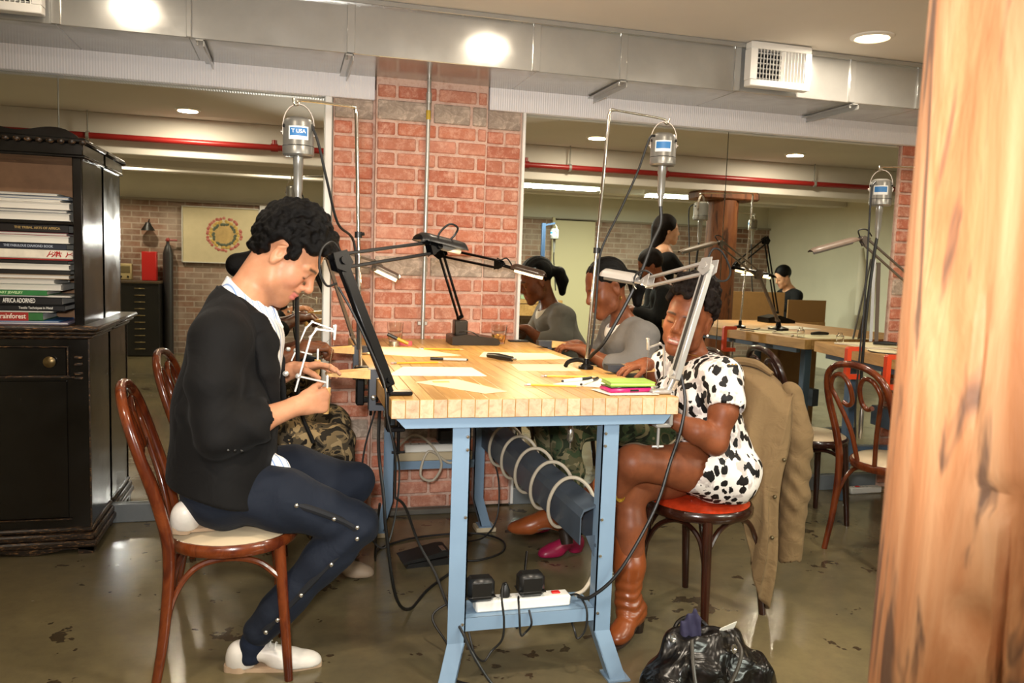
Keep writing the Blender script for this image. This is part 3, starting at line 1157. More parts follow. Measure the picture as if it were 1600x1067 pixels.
# books lying flat, bottom to top: (thickness, depth right edge x, spine hex, pages visible, title)
BOOKS = [
    # z0, thick, x_right, colour, style, label, title, tsize, tcol, tx
    (0.996, 0.008, -1.20, '8e86a4', 'end', 'thin lilac book at the bottom of the stack', None),
    (1.0045, 0.005, -1.235, '3f79b5', 'end', 'thin blue booklet with white edge near the bottom of the stack', None),
    (1.01, 0.036, -1.30, '2f6b35', 'spine', 'thick green and red book with rainforest title', ('rainforest', .030, 'f2e9d8', -1.462, -1.366)),
    (1.0465, 0.005, -1.26, 'd9d8cf', 'end', 'thin pale book on the green and red book', None),
    (1.052, 0.025, -1.215, '15161a', 'spine', 'black book with small grey metal craft title', ('Textile Techniques in Metal', .0135, 'd8d6cf', -1.392, -1.262)),
    (1.0775, 0.034, -1.225, '0d0d0f', 'spine', 'black book with bold white adorned title', ('AFRICA ADORNED', .027, 'f1f0ea', -1.449, -1.326)),
    (1.112, 0.006, -1.19, 'eeeae0', 'end', 'thin white booklet lying on the black adorned book', None),
    (1.1185, 0.021, -1.28, '2d7a3c', 'spine', 'green jewelry book with pale lettering', ('ART JEWELRY', .014, 'bfe0a8', -1.458, -1.37)),
    (1.14, 0.027, -1.225, 'c9c9c2', 'end', 'pale grey book lying on the green book', None),
    (1.1675, 0.021, -1.25, 'e9e6da', 'end', 'white paged book with a black cover below the tan magazines', None),
    (1.189, 0.019, -1.19, '8d765a', 'end', 'loose tan magazines in the middle of the stack', None),
    (1.2085, 0.019, -1.19, '1b1815', 'spine', 'thin black book above the tan magazines', None),
    (1.228, 0.024, -1.19, 'dedbd0', 'end', 'thick white paged book below the red edged books', None),
    (1.2525, 0.016, -1.20, '191514', 'spine', 'dark brown book under the coral book', None),
    (1.269, 0.006, -1.185, 'b02a22', 'spine', 'thin red book under the coral book', None),
    (1.2755, 0.037, -1.18, 'e7dfcd', 'spine', 'cream book with a red coral branch on its spine', None),
    (1.313, 0.027, -1.205, '222736', 'spine', 'dark blue diamond book with silver title', ('THE FABULOUS DIAMOND BOOK', .014, 'aab4c4', -1.443, -1.255)),
    (1.3405, 0.031, -1.19, 'd6d3c8', 'end', 'pale paged book above the diamond book', None),
    (1.372, 0.013, -1.20, '7a1f2e', 'end', 'thin maroon edged book under the black arts book', None),
    (1.3855, 0.034, -1.195, '17110f', 'spine', 'black book with gold lettering on the tribal arts just below the shelf', ('THE TRIBAL ARTS OF AFRICA', .0135, 'b99a5a', -1.401, -1.227)),
    (1.4355, .032, -1.185, 'e8e4da', 'end', 'thick white paged volume on the upper shelf', None),
    (1.467, .014, -1.195, '55585c', 'end', 'grey folder with bent corner on the upper shelf', None),
    (1.482, .030, -1.185, 'd9d2c6', 'end', 'thick cream paged book on the upper shelf', None),
    (1.513, .010, -1.22, 'f0ece2', 'end', 'white booklet below the blue magazine', None),
    (1.524, .013, -1.19, '6f7d92', 'end', 'blue grey magazine near the top of the stack', None),
    (1.538, .010, -1.23, 'a9a9a4', 'end', 'silver grey magazine at the very top of the stack', None),
]
PAGES = plain('book_pages', 'dedad0', .85, bump=.0)
brng = random.Random(11)


def book(z0, th, xr, hexc, style, lab, title):
    L = brng.uniform(.30, .36)
    yc = 1.53 + brng.uniform(-.006, .012)
    g = thing('book', lab, 'book', (xr - L / 2, yc, z0), absolute=True, group='books stacked flat in the bookcase')
    D = .24
    cov = plain('cover_' + hexc, hexc, .4, var=.12, vscale=20)
    c = min(.003, th * .2)
    m = MB().box((xr - L / 2, yc + D / 2, z0 + c / 2), (L, D, c)).box((xr - L / 2, yc + D / 2, z0 + th - c / 2), (L, D, c))
    if style == 'spine':
        m.box((xr - L / 2, yc + .002, z0 + th / 2), (L, .004, th), ch=.001)
    else:
        m.box((xr - L / 2, yc + D - .002, z0 + th / 2), (L, .004, th))
    sub(g, 'cover', m, cov, smooth=False)
    sub(g, 'pages', MB().box((xr - L / 2 - .003, yc + D / 2 + (.002 if style == 'spine' else -.0), z0 + th / 2), (L - .006, D - .008, max(th - 2 * c, .002))), PAGES, smooth=False)
    if title:
        body, sz, tc, tx, tx1 = title
        M = Matrix.Translation((tx, yc - .0006, z0 + th * .52)) @ Matrix.Rotation(math.radians(90), 4, 'X')
        text_obj('title', body, sz, M, plain('ink_' + tc, tc, .5), g, .0003, 'LEFT', .0004, 1.0, tx1 - tx)
    if 'rainforest' in lab:
        sub(g, 'red_panel', MB().box((-1.43, yc - .0003, z0 + th / 2), (.15, .0006, th)), plain('spine_red', '9c2a22', .4))
    if 'coral' in lab and 'branch' in lab:
        mm = MB()
        rr = random.Random(4)

        def br(p, a, ln, d):
            q = (p[0] + ln * math.cos(a), p[1] + ln * math.sin(a))
            if z0 + .003 < q[1] < z0 + th - .003:
                mm.tube([(p[0], yc - .0008, p[1]), (q[0], yc - .0008, q[1])], .0009 + .0005 * d, 5)
                if d:
                    br(q, a + rr.uniform(.3, .8), ln * .75, d - 1)
                    br(q, a - rr.uniform(.3, .8), ln * .75, d - 1)
        for k in range(5):
            br((xr - .10 + k * .018, z0 + .008), rr.uniform(.5, 2.2), .013, 3)
        sub(g, 'coral_drawing', mm, plain('coral_red', 'b5231c', .6))
    return g


for b in BOOKS:
    if b[1] > 0:
        book(*b)
# the thick black arts book sits right under the upper shelf, slid to the front
# ------------------------------------------------------------------ second workbench at the right
wb2 = thing('workbench', 'second maple workbench running to the mirror behind the wooden log', 'table', (3.0, 1.0, 0), absolute=True)
A, B = V((2.735, 1.868, 0)), V((2.523, .32, 0))
dirv = (B - A).normalized()
nrm = V((-dirv.y, dirv.x, 0))
if nrm.x < 0:
    nrm = -nrm
N2 = 22
w2 = 1.10
for i in range(N2):
    o0 = A + nrm * (w2 * i / N2)
    a_ = V((o0.x, o0.y, 0)) - dirv * max(0, 0)
    # keep clear of the mirror
    t0 = max(0, (o0.y - 1.865) / -dirv.y) if o0.y > 1.865 else 0
    p0 = o0 + dirv * t0 + nrm * (w2 / N2 / 2)
    p1 = B + nrm * (w2 * (i + .5) / N2)
    if p0.y > 1.86:
        p0 = p0 + dirv * ((p0.y - 1.86) / -dirv.y)
    sub(wb2, 'stave', MB().bar((p0.x, p0.y, .89), (p1.x, p1.y, .89), w2 / N2 - .0006, .06, ch=.001), MAPLE2, smooth=False)
m = MB()
for off in (.04, w2 - .05):
    pa, pb = A + dirv * .10 + nrm * off, B + nrm * off - dirv * .05
    m.bar((pa.x, pa.y, .845), (pb.x, pb.y, .845), .03, .03)
sub(wb2, 'rail', m, BLUEDK, smooth=False)
for (t, off) in ((.16, .16), (.16, .94), (1.38, .12), (1.38, .94)):
    p = A + dirv * t + nrm * off
    sgn = -1 if off < .3 else 1
    mm = MB().bar((p.x, p.y, .845), (p.x, p.y, .2), .05, .05, up=(0, 1, 0), ch=.004)
    q = p + nrm * (.03 * sgn)
    mm.bar((p.x, p.y, .2), (q.x, q.y, .0), .05, .05, up=(0, 1, 0), ch=.004)
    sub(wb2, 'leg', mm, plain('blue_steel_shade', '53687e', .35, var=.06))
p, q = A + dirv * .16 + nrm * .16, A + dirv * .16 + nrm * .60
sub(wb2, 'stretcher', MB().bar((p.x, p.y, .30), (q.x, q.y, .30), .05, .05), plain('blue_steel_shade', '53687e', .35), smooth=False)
p, q = A + dirv * .2 + nrm * .3, A + dirv * 1.38 + nrm * .3
sub(wb2, 'stringer', MB().bar((p.x, p.y, .52), (q.x, q.y, .52), .05, .11), BLUEDK, smooth=False)

# ================================================================== lamps and tools on the bench
def arm_lamp(name, label, P0, P1, P2, P3, Ha, Hb, mat, clamp=None, wide=.034, loop=None, shade_w=.06, head_mat=None, base=None, two_lower=False, glow=False, tube_hex='6b6862'):
    """balanced-arm desk lamp: P0 foot on the bench, P1 knuckle, P2 elbow, P3 tip; Ha-Hb axis of the shade"""
    g = thing(name, label, 'lamp', P0, absolute=True, group='balanced arm bench lamps')
    P0, P1, P2, P3, Ha, Hb = [V(p) for p in (P0, P1, P2, P3, Ha, Hb)]
    side = (P2 - P1).cross(P3 - P2)
    side.normalize()
    if base:
        base(g)
    else:
        sx = clamp
        m = MB().cyl(P0 + V((0, 0, -.01)), P1, .009, n=12)
        sub(g, 'post', m, mat)
        m = MB()
        m.box((P0.x + sx * .022, P0.y, .928), (.075, .045, .012), ch=.003)
        m.box((P0.x - sx * .012, P0.y, .875), (.014, .045, .115), ch=.003)
        m.box((P0.x + sx * .012, P0.y, .818), (.055, .04, .014), ch=.003)
        m.cyl((P0.x + sx * .022, P0.y, .74), (P0.x + sx * .022, P0.y, .862), .005, n=10)
        m.lathe([(.014, 0), (.014, .006)], (P0.x + sx * .022, P0.y, .858), n=14)
        m.cyl((P0.x + sx * .022 - .02, P0.y, .745), (P0.x + sx * .022 + .02, P0.y, .745), .004, n=8)
        sub(g, 'clamp', m, mat)
    d1 = (P2 - P1).normalized()
    u1 = side.cross(d1).normalized()
    if two_lower:
        for s in (-1, 1):
            sub(g, 'lower_arm', MB().bar(P1 + u1 * (s * .013), P2 + u1 * (s * .013), .009, .010, up=u1, ch=.001), mat)
    else:
        sub(g, 'lower_arm', MB().bar(P1 - d1 * .02, P2 + d1 * .01, .022, wide, up=u1, ch=.003), mat)
        sub(g, 'arm_groove', MB().bar(P1 + side * .0118, P2 + side * .0118, .0015, wide * .35, up=u1), plain('groove_dark', '1a1a1c', .5))
    m = MB()
    for s in (-1, 1):
        q = P2 + side * (s * .014)
        m.prism([(-.03, -.025), (.02, -.03), (.032, .01), (.0, .035), (-.03, .02)], q, (P3 - P2).normalized(), side.cross((P3 - P2).normalized()).normalized(), side * .003)
    m.cyl(P2 - side * .02, P2 + side * .02, .012, n=14)
    sub(g, 'joint', m, mat)
    sub(g, 'joint', MB().cyl(P1 - side * .018, P1 + side * .018, .010, n=14), mat)
    d2 = (P3 - P2).normalized()
    u2 = side.cross(d2).normalized()
    for s in (-1, 1):
        sub(g, 'upper_arm', MB().bar(P2 + u2 * (s * .02) + d2 * .01, P3 + u2 * (s * .018), .012, .010, up=u2, ch=.0015), mat)
    m = MB()
    for s in (-1, 1):
        q = P3 + side * (s * .013) - d2 * .01
        m.prism([(-.012, -.026), (.026, -.014), (.030, .010), (-.012, .026)], q, d2, u2, side * .003)
    m.cyl(P3 + d2 * .012 - side * .019, P3 + d2 * .012 + side * .019, .010, n=12)
    m.cyl(P3 + d2 * .012, Ha + (Hb - Ha) * .15, .008, n=10)
    sub(g, 'knuckle', m, mat)
    # shade: half-tube hood along Ha-Hb
    ax = (Hb - Ha)
    L = ax.length
    ax.normalize()
    up = V((0, 0, 1))
    sd = ax.cross(up).normalized()
    up = sd.cross(ax).normalized()

    def hood(u, v):
        a = math.pi * u
        end = 1 - .35 * max(0, (abs(v - .5) - .38) / .12) ** 2
        r = shade_w * end
        return Ha + ax * (L * v) + sd * (r * math.cos(a)) + up * (.6 * r * math.sin(a) + .0)
    m = MB().grid(hood, 14, 12)
    m.grid(lambda u, v: V(hood(u, v)) - up * .004 if False else Ha + ax * (L * (.02 + .96 * v)) + sd * (shade_w * .93 * (2 * u - 1)) + up * .002, 2, 2)
    hd = sub(g, 'shade', m, head_mat or mat)
    if loop:
        sub(g, 'cord', MB().tube(loop, .0035, 8), RUBBER)
    tube = MB().cyl(Ha + ax * (L * .1) - up * .004, Ha + ax * (L * .93) - up * .004, .010, n=12)
    sub(hd, 'tube', tube, emit('lamp_tube_warm', 'ffdc9a', 5.0) if glow else plain('tube_grey', tube_hex, .4))
    return g, hd


LAMPW = (1.0, 0.78, 0.46)


def lamp_light(g, loc, aim, power, size=.2):
    ld = bpy.data.lights.new('bench_lamp_light', 'AREA')
    ld.shape = 'RECTANGLE'
    ld.size, ld.size_y = size, .06
    ld.energy = power
    ld.color = LAMPW
    lo = bpy.data.objects.new('bench_lamp_light', ld)
    COL.objects.link(lo)
    q = (V(aim) - V(loc)).to_track_quat('-Z', 'Y')
    lo.matrix_world = Matrix.Translation(loc) @ q.to_matrix().to_4x4()
    lo.parent = g
    lo.matrix_parent_inverse = world_of(g).inverted()


# black lamp clamped to the near corner by the man
gl, _ = arm_lamp('desk_lamp', 'black arm lamp clamped to the bench corner beside the man in the jacket', (.012, .085, .93), (-.004, .085, .965), (-.142, .10, 1.315), (.165, .30, 1.368),
                 (.11, .30, 1.39), (.275, .37, 1.36), BLACKM, clamp=1, wide=.036,
                 loop=[(-.142, .10, 1.34), (-.17, .08, 1.37), (-.20, .06, 1.345), (-.205, .05, 1.29), (-.185, .06, 1.245), (-.155, .085, 1.25)], shade_w=.05,
                 head_mat=plain('lamp_black_gloss', '1d1c1c', .3))
sub(gl, 'cord', MB().tube([(.17, .30, 1.385), (.185, .30, 1.42), (.215, .30, 1.445), (.243, .31, 1.435), (.235, .32, 1.41), (.205, .32, 1.38)], .0035, 8), RUBBER)
sub(gl, 'cord', MB().tube([(-.15, .085, 1.24), (-.10, .07, 1.15), (-.03, .06, 1.0), (-.012, .05, .94), (-.005, .045, .86), (.02, .05, .75), (.03, .10, .60)], .0035, 8), RUBBER)
# silver lamp by the woman in the print dress
gs, _ = arm_lamp('desk_lamp', 'silver arm lamp clamped to the bench corner in front of the woman', (.902, .065, .93), (.928, .06, .985), (1.045, .10, 1.335), (.972, .41, 1.272),
                 (.955, .46, 1.272), (.85, .55, 1.29), ALU, clamp=-1, wide=.04,
                 loop=[(1.04, .10, 1.36), (1.055, .09, 1.395), (1.085, .085, 1.385), (1.115, .08, 1.33), (1.105, .08, 1.295), (1.07, .085, 1.29)], shade_w=.05, head_mat=plain('lamp_grey', 'aca59d', .4))
sub(gs, 'cord', MB().tube([(.985, .40, 1.30), (.96, .41, 1.315), (.935, .43, 1.30), (.93, .44, 1.26), (.945, .45, 1.245)], .0035, 8), RUBBER)


def heavy_base(g):
    m = MB()
    m.prism([(-.115, 0), (.115, 0), (.125, .012), (.11, .032), (-.04, .052), (-.115, .04)], (.585, 1.50, .921), (1, 0, 0), (0, 0, 1), (0, .17, 0))
    sub(g, 'base', m, plain('lamp_base_brown', '221c16', .35))
    sub(g, 'tower', MB().box((.523, 1.585, 1.0), (.065, .07, .075), ch=.006), plain('lamp_base_brown', '221c16', .35))
    sub(g, 'base_cord', MB().tube([(.50, 1.50, .985), (.53, 1.49, .99), (.565, 1.495, .985), (.60, 1.50, .965)], .003, 6), RUBBER)


gb, _ = arm_lamp('desk_lamp', 'black arm lamp on a heavy base in front of the brick pilaster', (.585, 1.585, .92), (.522, 1.585, 1.05), (.415, 1.58, 1.365), (.655, 1.36, 1.315),
                 (.70, 1.30, 1.30), (.835, 1.22, 1.265), BLACKM, base=heavy_base, two_lower=True, shade_w=.045,
                 head_mat=plain('lamp_brown', '3a2a20', .3), loop=[(.66, 1.36, 1.335), (.685, 1.35, 1.345), (.70, 1.33, 1.325), (.705, 1.315, 1.305)], glow=True)
lamp_light(gb, (.77, 1.26, 1.265), (.70, 1.2, .92), 2.8)
g3, _ = arm_lamp('desk_lamp', 'slim grey arm lamp at the far side of the bench behind the black lamp arm', (.012, 1.27, .93), (-.02, 1.27, .985), (-.145, 1.18, 1.345), (.08, 1.22, 1.29),
                 (.06, 1.22, 1.285), (.17, 1.21, 1.235), plain('lamp_bronze', '6b6158', .35, .6), clamp=1, wide=.016, shade_w=.04, glow=True)
lamp_light(g3, (.12, 1.21, 1.24), (.2, 1.0, .92), 3.0)
lamp_light(gs, (.90, .50, 1.255), (.80, .40, .92), 1.4)
lamp_light(gl, (.20, .33, 1.345), (.3, .6, .92), 1.4)


# ------------------------------------------------------------------ flexible shaft motors and their stands
def motor(label, top, grp='hanging flexible shaft motors', shaft=None, label_text=None, face=None):
    """top: where it hangs (hook)"""
    T = V(top)
    g = thing('shaft_motor', label, 'motor', (T.x, T.y, T.z - .24), absolute=True, group=grp)
    zc = T.z - .045
    body = MB().lathe([(.0, .0), (.030, -.002), (.045, -.010), (.050, -.022), (.050, -.095), (.051, -.097), (.051, -.122), (.046, -.128), (.0, -.13)], (T.x, T.y, zc), n=32)
    gb_ = sub(g, 'housing', body, plain('motor_grey', '8e8c86', .32, .6))
    sub(gb_, 'band', MB().lathe([(.0505, -.094), (.0515, -.0955), (.0505, -.097)], (T.x, T.y, zc), n=32), plain('groove_dark', '1a1a1c', .5))
    f = V(face or (CAM.x - T.x, CAM.y - T.y, 0))
    f.z = 0
    f.normalize()
    sdv = V((-f.y, f.x, 0))
    m = MB()
    pts = []
    for i in range(11):
        a = math.pi * i / 10
        pts.append(T + sdv * (.050 * math.cos(a)) + V((0, 0, -.075 + .072 * math.sin(a))))
    for a, b in zip(pts[:-1], pts[1:]):
        m.bar(a, b, .014, .003, up=(b - a).cross(f))
    m.bar(pts[0], pts[0] - V((0, 0, .03)), .014, .003, up=sdv)
    m.bar(pts[-1], pts[-1] - V((0, 0, .03)), .014, .003, up=sdv)
    for s in (-1, 1):
        m.cyl(T + sdv * (s * .048) - V((0, 0, .095)), T + sdv * (s * .057) - V((0, 0, .095)), .006, n=10)
    sub(g, 'bail', m, plain('bail_tan', '9c9184', .4, .5))
    m = MB()
    for a in (-1.15, 1.2):
        d = f * math.cos(a) + sdv * math.sin(a)
        m.cyl(T + d * .046 - V((0, 0, .078)), T + d * .053 - V((0, 0, .078)), .006, n=10)
    sub(g, 'brush_cap', m, BLACKP)
    # paper label wrapped on the housing
    base_a = math.atan2(f.y, f.x)

    def wrap(r, a0, a1, z0, z1):
        return lambda u, v: (T.x + r * math.cos(base_a + a0 + (a1 - a0) * u), T.y + r * math.sin(base_a + a0 + (a1 - a0) * u), z0 + (z1 - z0) * v)
    sub(g, 'name_plate', MB().grid(wrap(.0506, -.66, .66, zc - .078, zc - .035), 10, 2), plain('label_white', 'e8e8e4', .5))
    sub(g, 'blue_label', MB().grid(wrap(.0509, -.57, .57, zc - .066, zc - .040), 10, 2), plain('label_blue', '2f74b0', .5))
    if label_text:
        M = Matrix(((-sdv.x * -1, 0, f.x, T.x + f.x * .0512), (-sdv.y * -1, 0, f.y, T.y + f.y * .0512), (0, 1, 0, zc - .052), (0, 0, 0, 1)))
        text_obj('label_text', label_text, .0165, M, plain('ink_white', 'f4f4f0', .5), g, .0003, 'CENTER', .0004)
    # shaft connection
    sub(g, 'shaft_neck', MB().lathe([(.017, -.128), (.017, -.158), (.0155, -.160), (.0145, -.235), (.011, -.25), (.0075, -.285)], (T.x, T.y, zc), n=18), plain('neck_silver', 'a8a7a2', .3, .7))
    if shaft:
        sub(g, 'flexible_shaft', MB().tube([(T.x, T.y, zc - .27)] + list(shaft), .0075, 8), RUBBER)
    return g


def stand(label, base, top, hook, kink=.35, ring=None, grp='motor hanger rods'):
    g = thing('motor_stand', label, 'stand', base, absolute=True, group=grp)
    B_, T_2, H_2 = V(base), V(top), V(hook)
    c1 = T_2 - (T_2 - B_).normalized() * .02
    h = (H_2 - T_2)
    pts = [B_, B_ + (T_2 - B_) * .5, c1, T_2 + h.normalized() * .02, T_2 + h * .6, H_2 - h.normalized() * .015, H_2 + V((0, 0, -.018))]
    m = MB().tube([B_, c1], .0065, 12, smooth=False)
    m.tube([c1, T_2 + h.normalized() * .006 - V((0, 0, .003)), T_2 + h.normalized() * .02], .0062, 12, seg=5)
    m.tube([T_2 + h.normalized() * .02, H_2 - h.normalized() * .012, H_2 + V((0, 0, -.012)), H_2 + h.normalized() * .014 + V((0, 0, -.016)), H_2 + h.normalized() * .02 + V((0, 0, .006))], .0045, 10, seg=5)
    sub(g, 'rod', m, CHROME)
    if ring:
        R_ = B_ + (T_2 - B_) * ring
        m = MB().cyl(R_ - V((0, 0, .011)), R_ + V((0, 0, .011)), .013, n=14)
        m.cyl(R_, R_ + V((.02, -.008, .004)), .006, n=8)
        sub(g, 'collar', m, BLACKP)
    return g


st = stand('tall steel hanger rod at the man’s side of the bench', (-.035, .60, .80), (-.068, .60, 1.845), (-.262, .50, 1.835), ring=.58)
m = MB().box((-.035, .60, .925), (.05, .05, .03), ch=.004).box((-.040, .60, .86), (.028, .045, .12), ch=.004).box((-.01, .60, .82), (.07, .04, .02), ch=.004)
m.cyl((.0, .60, .76), (.0, .60, .86), .005, n=8)
sub(st, 'clamp', m, BLACKM)
motor('grey hanging motor with blue label above the head of the man in the jacket', (-.262, .50, 1.825),
      shaft=[(-.262, .50, 1.40), (-.262, .52, 1.20), (-.258, .56, 1.0), (-.25, .60, .80), (-.20, .62, .66)], label_text='T USA')
c = thing('power_cable', 'black power cord running from the man’s motor to the hanger rod', 'cord', (-.21, .5, 1.3), absolute=True)
sub(c, 'cable', MB().tube([(-.222, .475, 1.755), (-.200, .47, 1.70), (-.17, .48, 1.58), (-.13, .52, 1.44), (-.07, .59, 1.38), (-.056, .592, 1.20), (-.05, .592, 1.0)], .0045, 8), RUBBER)

st = stand('tall steel hanger rod at the women’s side of the bench', (.842, .66, .925), (.893, .66, 1.925), (1.125, .66, 1.905), ring=.46)
m = MB().lathe([(.03, 0), (.03, .01), (.012, .02), (.011, .04)], (.842, .66, .921), n=18)
m.tube([(.77, .70, .925), (.78, .69, .945), (.81, .675, .955), (.842, .66, .95)], .009, 8)
sub(st, 'foot', m, BLACKM)
motor('silver grey hanging motor with blue label above the woman in the print dress', (1.125, .66, 1.898),
      shaft=[(1.13, .66, 1.50), (1.095, .655, 1.42), (1.055, .65, 1.31), (1.0, .66, 1.18), (.93, .69, 1.03), (.90, .74, .97), (.89, .80, .93)])
c = thing('power_cable', 'black power cord looping from the women’s motor to the rod collar', 'cord', (1.0, .65, 1.5), absolute=True)
sub(c, 'cable', MB().tube([(1.075, .635, 1.835), (1.05, .63, 1.82), (1.015, .64, 1.70), (.955, .65, 1.55), (.885, .65, 1.40), (.870, .645, 1.30), (.866, .645, 1.15), (.858, .65, 1.02), (.845, .67, .955)], .0045, 8), RUBBER)

st = stand('steel hanger rod rising from the second workbench behind the log', (2.79, 1.02, .925), (2.83, 1.02, 1.86), (2.435, 1.02, 1.84))
sub(st, 'foot', MB().lathe([(.04, 0), (.04, .012), (.012, .02), (.011, .05)], (2.79, 1.02, .921), n=18), BLACKM)
motor('silver hanging motor beside the brick column and the wooden log', (2.435, 1.02, 1.828),
      shaft=[(2.425, 1.02, 1.42), (2.41, 1.02, 1.2), (2.405, 1.02, 1.0), (2.415, 1.03, .80), (2.43, 1.03, .69)])
c = thing('power_cable', 'black power cord hanging beside the motor near the brick column', 'cord', (2.40, 1.0, 1.2), absolute=True)
sub(c, 'cable', MB().tube([(2.385, 1.0, 1.765), (2.36, .99, 1.72), (2.37, 1.0, 1.5), (2.385, 1.01, 1.2), (2.38, 1.01, 1.0), (2.385, 1.02, .72), (2.40, 1.02, .50)], .0045, 8), RUBBER)
hp = thing('handpiece', 'silver handpiece hanging in front of the blue bench leg', 'tool', (2.432, 1.03, .52), absolute=True)
sub(hp, 'grip', MB().lathe([(.006, 0), (.009, .02), (.011, .03), (.011, .13), (.008, .15), (.0075, .17)], (2.432, 1.03, .52), n=14), STEEL)
hp = thing('handpiece', 'silver handpiece hanging under the front of the workbench', 'tool', (.661, .30, .69), absolute=True)
sub(hp, 'grip', MB().lathe([(.003, .0), (.003, .02), (.008, .025), (.012, .03), (.012, .07), (.008, .075), (.008, .13)], (.661, .30, .69), n=14), STEEL)
sub(hp, 'cable', MB().cyl((.661, .30, .81), (.661, .30, .863), .007, n=8), RUBBER)


# ------------------------------------------------------------------ bench pins
def bench_pin(label, y, side, x_edge, z=.92, flat=False):
    """side -1: sticks out to the left of the bench, +1: to the right"""
    g = thing('bench_pin', label, 'bench pin', (x_edge, y, z), absolute=True, group='wooden bench pins in clamps')
    s = side
    m = MB()
    m.prism([(-.025, .035), (.045, .035), (.045, .012), (.0, .006), (.0, -.085), (.04, -.09), (.04, -.105), (-.022, -.105), (-.022, .0)],
            (x_edge + s * .004, y - .024, z), (-s, 0, 0), (0, 0, 1), (0, .048, 0))
    cl = sub(g, 'clamp', m, CASTIRON)
    m = MB().cyl((x_edge - s * .030, y, z - .13), (x_edge - s * .030, y, z - .058), .006, n=10)
    m.lathe([(.012, 0), (.012, .006)], (x_edge - s * .030, y, z - .062), n=12)
    m.ell((x_edge + s * .012, y - .027, z - .06), (.010, .006, .010), 10, 6)
    sub(cl, 'screw', m, STEEL)
    m = MB().prism([(.024, .034), (.165, .022), (.17, .017), (.165, .013), (.024, .004)], (x_edge, y - .033, z), (s, 0, 0), (0, 0, 1), (0, .066, 0))
    sub(g, 'wedge', m, PINW)
    return g


bench_pin('pale wooden bench pin and clamp in front of the man’s hands', .42, -1, 0.0)
bench_pin('wooden bench pin and clamp farther along the man’s side', 1.13, -1, 0.0)
bench_pin('wooden bench pin under the fingers of the woman in the print dress', .53, 1, .914)
bench_pin('wooden bench pin and clamp beside the woman in the grey sweater', 1.42, 1, .914)


# ------------------------------------------------------------------ jeweller's saws
def saw(label, pts, lower, post_b, post_t, knob, handle):
    g = thing('piercing_saw', label, 'saw', handle[1], absolute=True, group='jeweller saws in use')
    SAWM = plain('saw_silver', 'd2d0ca', .3, .6)
    m = MB()
    for a, b in zip(pts[:-1], pts[1:]):
        m.bar(a, b, .0065, .011, up=(0, 1, 0), ch=.001)
    for p in pts[1:-1]:
        m.ell(p, (.0065, .0045, .0065), 8, 6)
    sub(g, 'frame', m, SAWM)
    m = MB().bar(lower[0], lower[1], .006, .009, up=(0, 1, 0), ch=.001)
    m.ell(lower[0], (.0095, .008, .0095), 12, 8)
    sub(g, 'slide', m, SAWM)
    for a, b in (post_b, post_t):
        m = MB().bar(a, b, .009, .012, up=(0, 1, 0), ch=.002)
        m.cyl(V(b) + V((0, -.010, 0)), V(b) + V((0, .010, 0)), .004, n=8)
        sub(g, 'blade_clamp', m, SAWM)
    sub(g, 'wing_knob', MB().ell(knob, (.0095, .005, .009), 12, 8), SAWM)
    sub(g, 'blade', MB().cyl(post_t[0], post_b[1], .0006, n=4), STEEL)
    sub(g, 'handle', MB().cyl(handle[0], handle[1], .012, .010, n=14), PINW)
    return g


yy = .27
saw('silver saw frame held by the man in the black jacket', [(-.268, yy, .903), (-.222, yy, 1.075), (-.205, yy, 1.10), (-.145, yy, 1.094)],
    [(-.258, yy, .952), (-.168, yy, .931)], [(-.170, yy, .905), (-.170, yy, .952)], [(-.150, yy, 1.066), (-.147, yy, 1.112)], (-.296, yy, .960),
    [(-.170, yy, .915), (-.174, yy, .832)])
yy = .86
saw('silver saw frame held by the person behind the man', [(-.278, yy, .925), (-.225, yy, 1.052), (-.202, yy, 1.076), (-.118, yy, 1.046)],
    [(-.262, yy, .965), (-.20, yy, .95)], [(-.18, yy, .92), (-.18, yy, .97)], [(-.122, yy, 1.02), (-.120, yy, 1.062)], (-.29, yy, .97),
    [(-.18, yy, .93), (-.184, yy, .86)])
yy = .44
saw('slim brass toned saw frame held by the woman in the print dress', [(1.078, yy, .86), (1.066, yy, 1.035), (1.05, yy, 1.045), (1.005, yy, 1.03)],
    [(1.076, yy, .885), (1.01, yy, .88)], [(1.0, yy, .86), (1.0, yy, .90)], [(1.003, yy, 1.02), (1.0, yy, 1.062)], (1.09, yy, .885),
    [(1.0, yy, .87), (.995, yy, .77)])

# ------------------------------------------------------------------ things lying on the bench
ZT = .9206


def sheet(label, pts, mat=PAPER, z=ZT, name='paper_sheet', curl=0.0):
    g = MB()
    cx = sum(p[0] for p in pts) / len(pts)
    cy = sum(p[1] for p in pts) / len(pts)
    g.prism([(p[0] - cx, p[1] - cy) for p in pts], (0, 0, 0), (1, 0, 0), (0, 1, 0), (0, 0, .0012))
    o = g.build(name, mat, None, False)
    o.location = (cx, cy, z)
    return tag(o, label, 'paper', 'papers on the workbench')


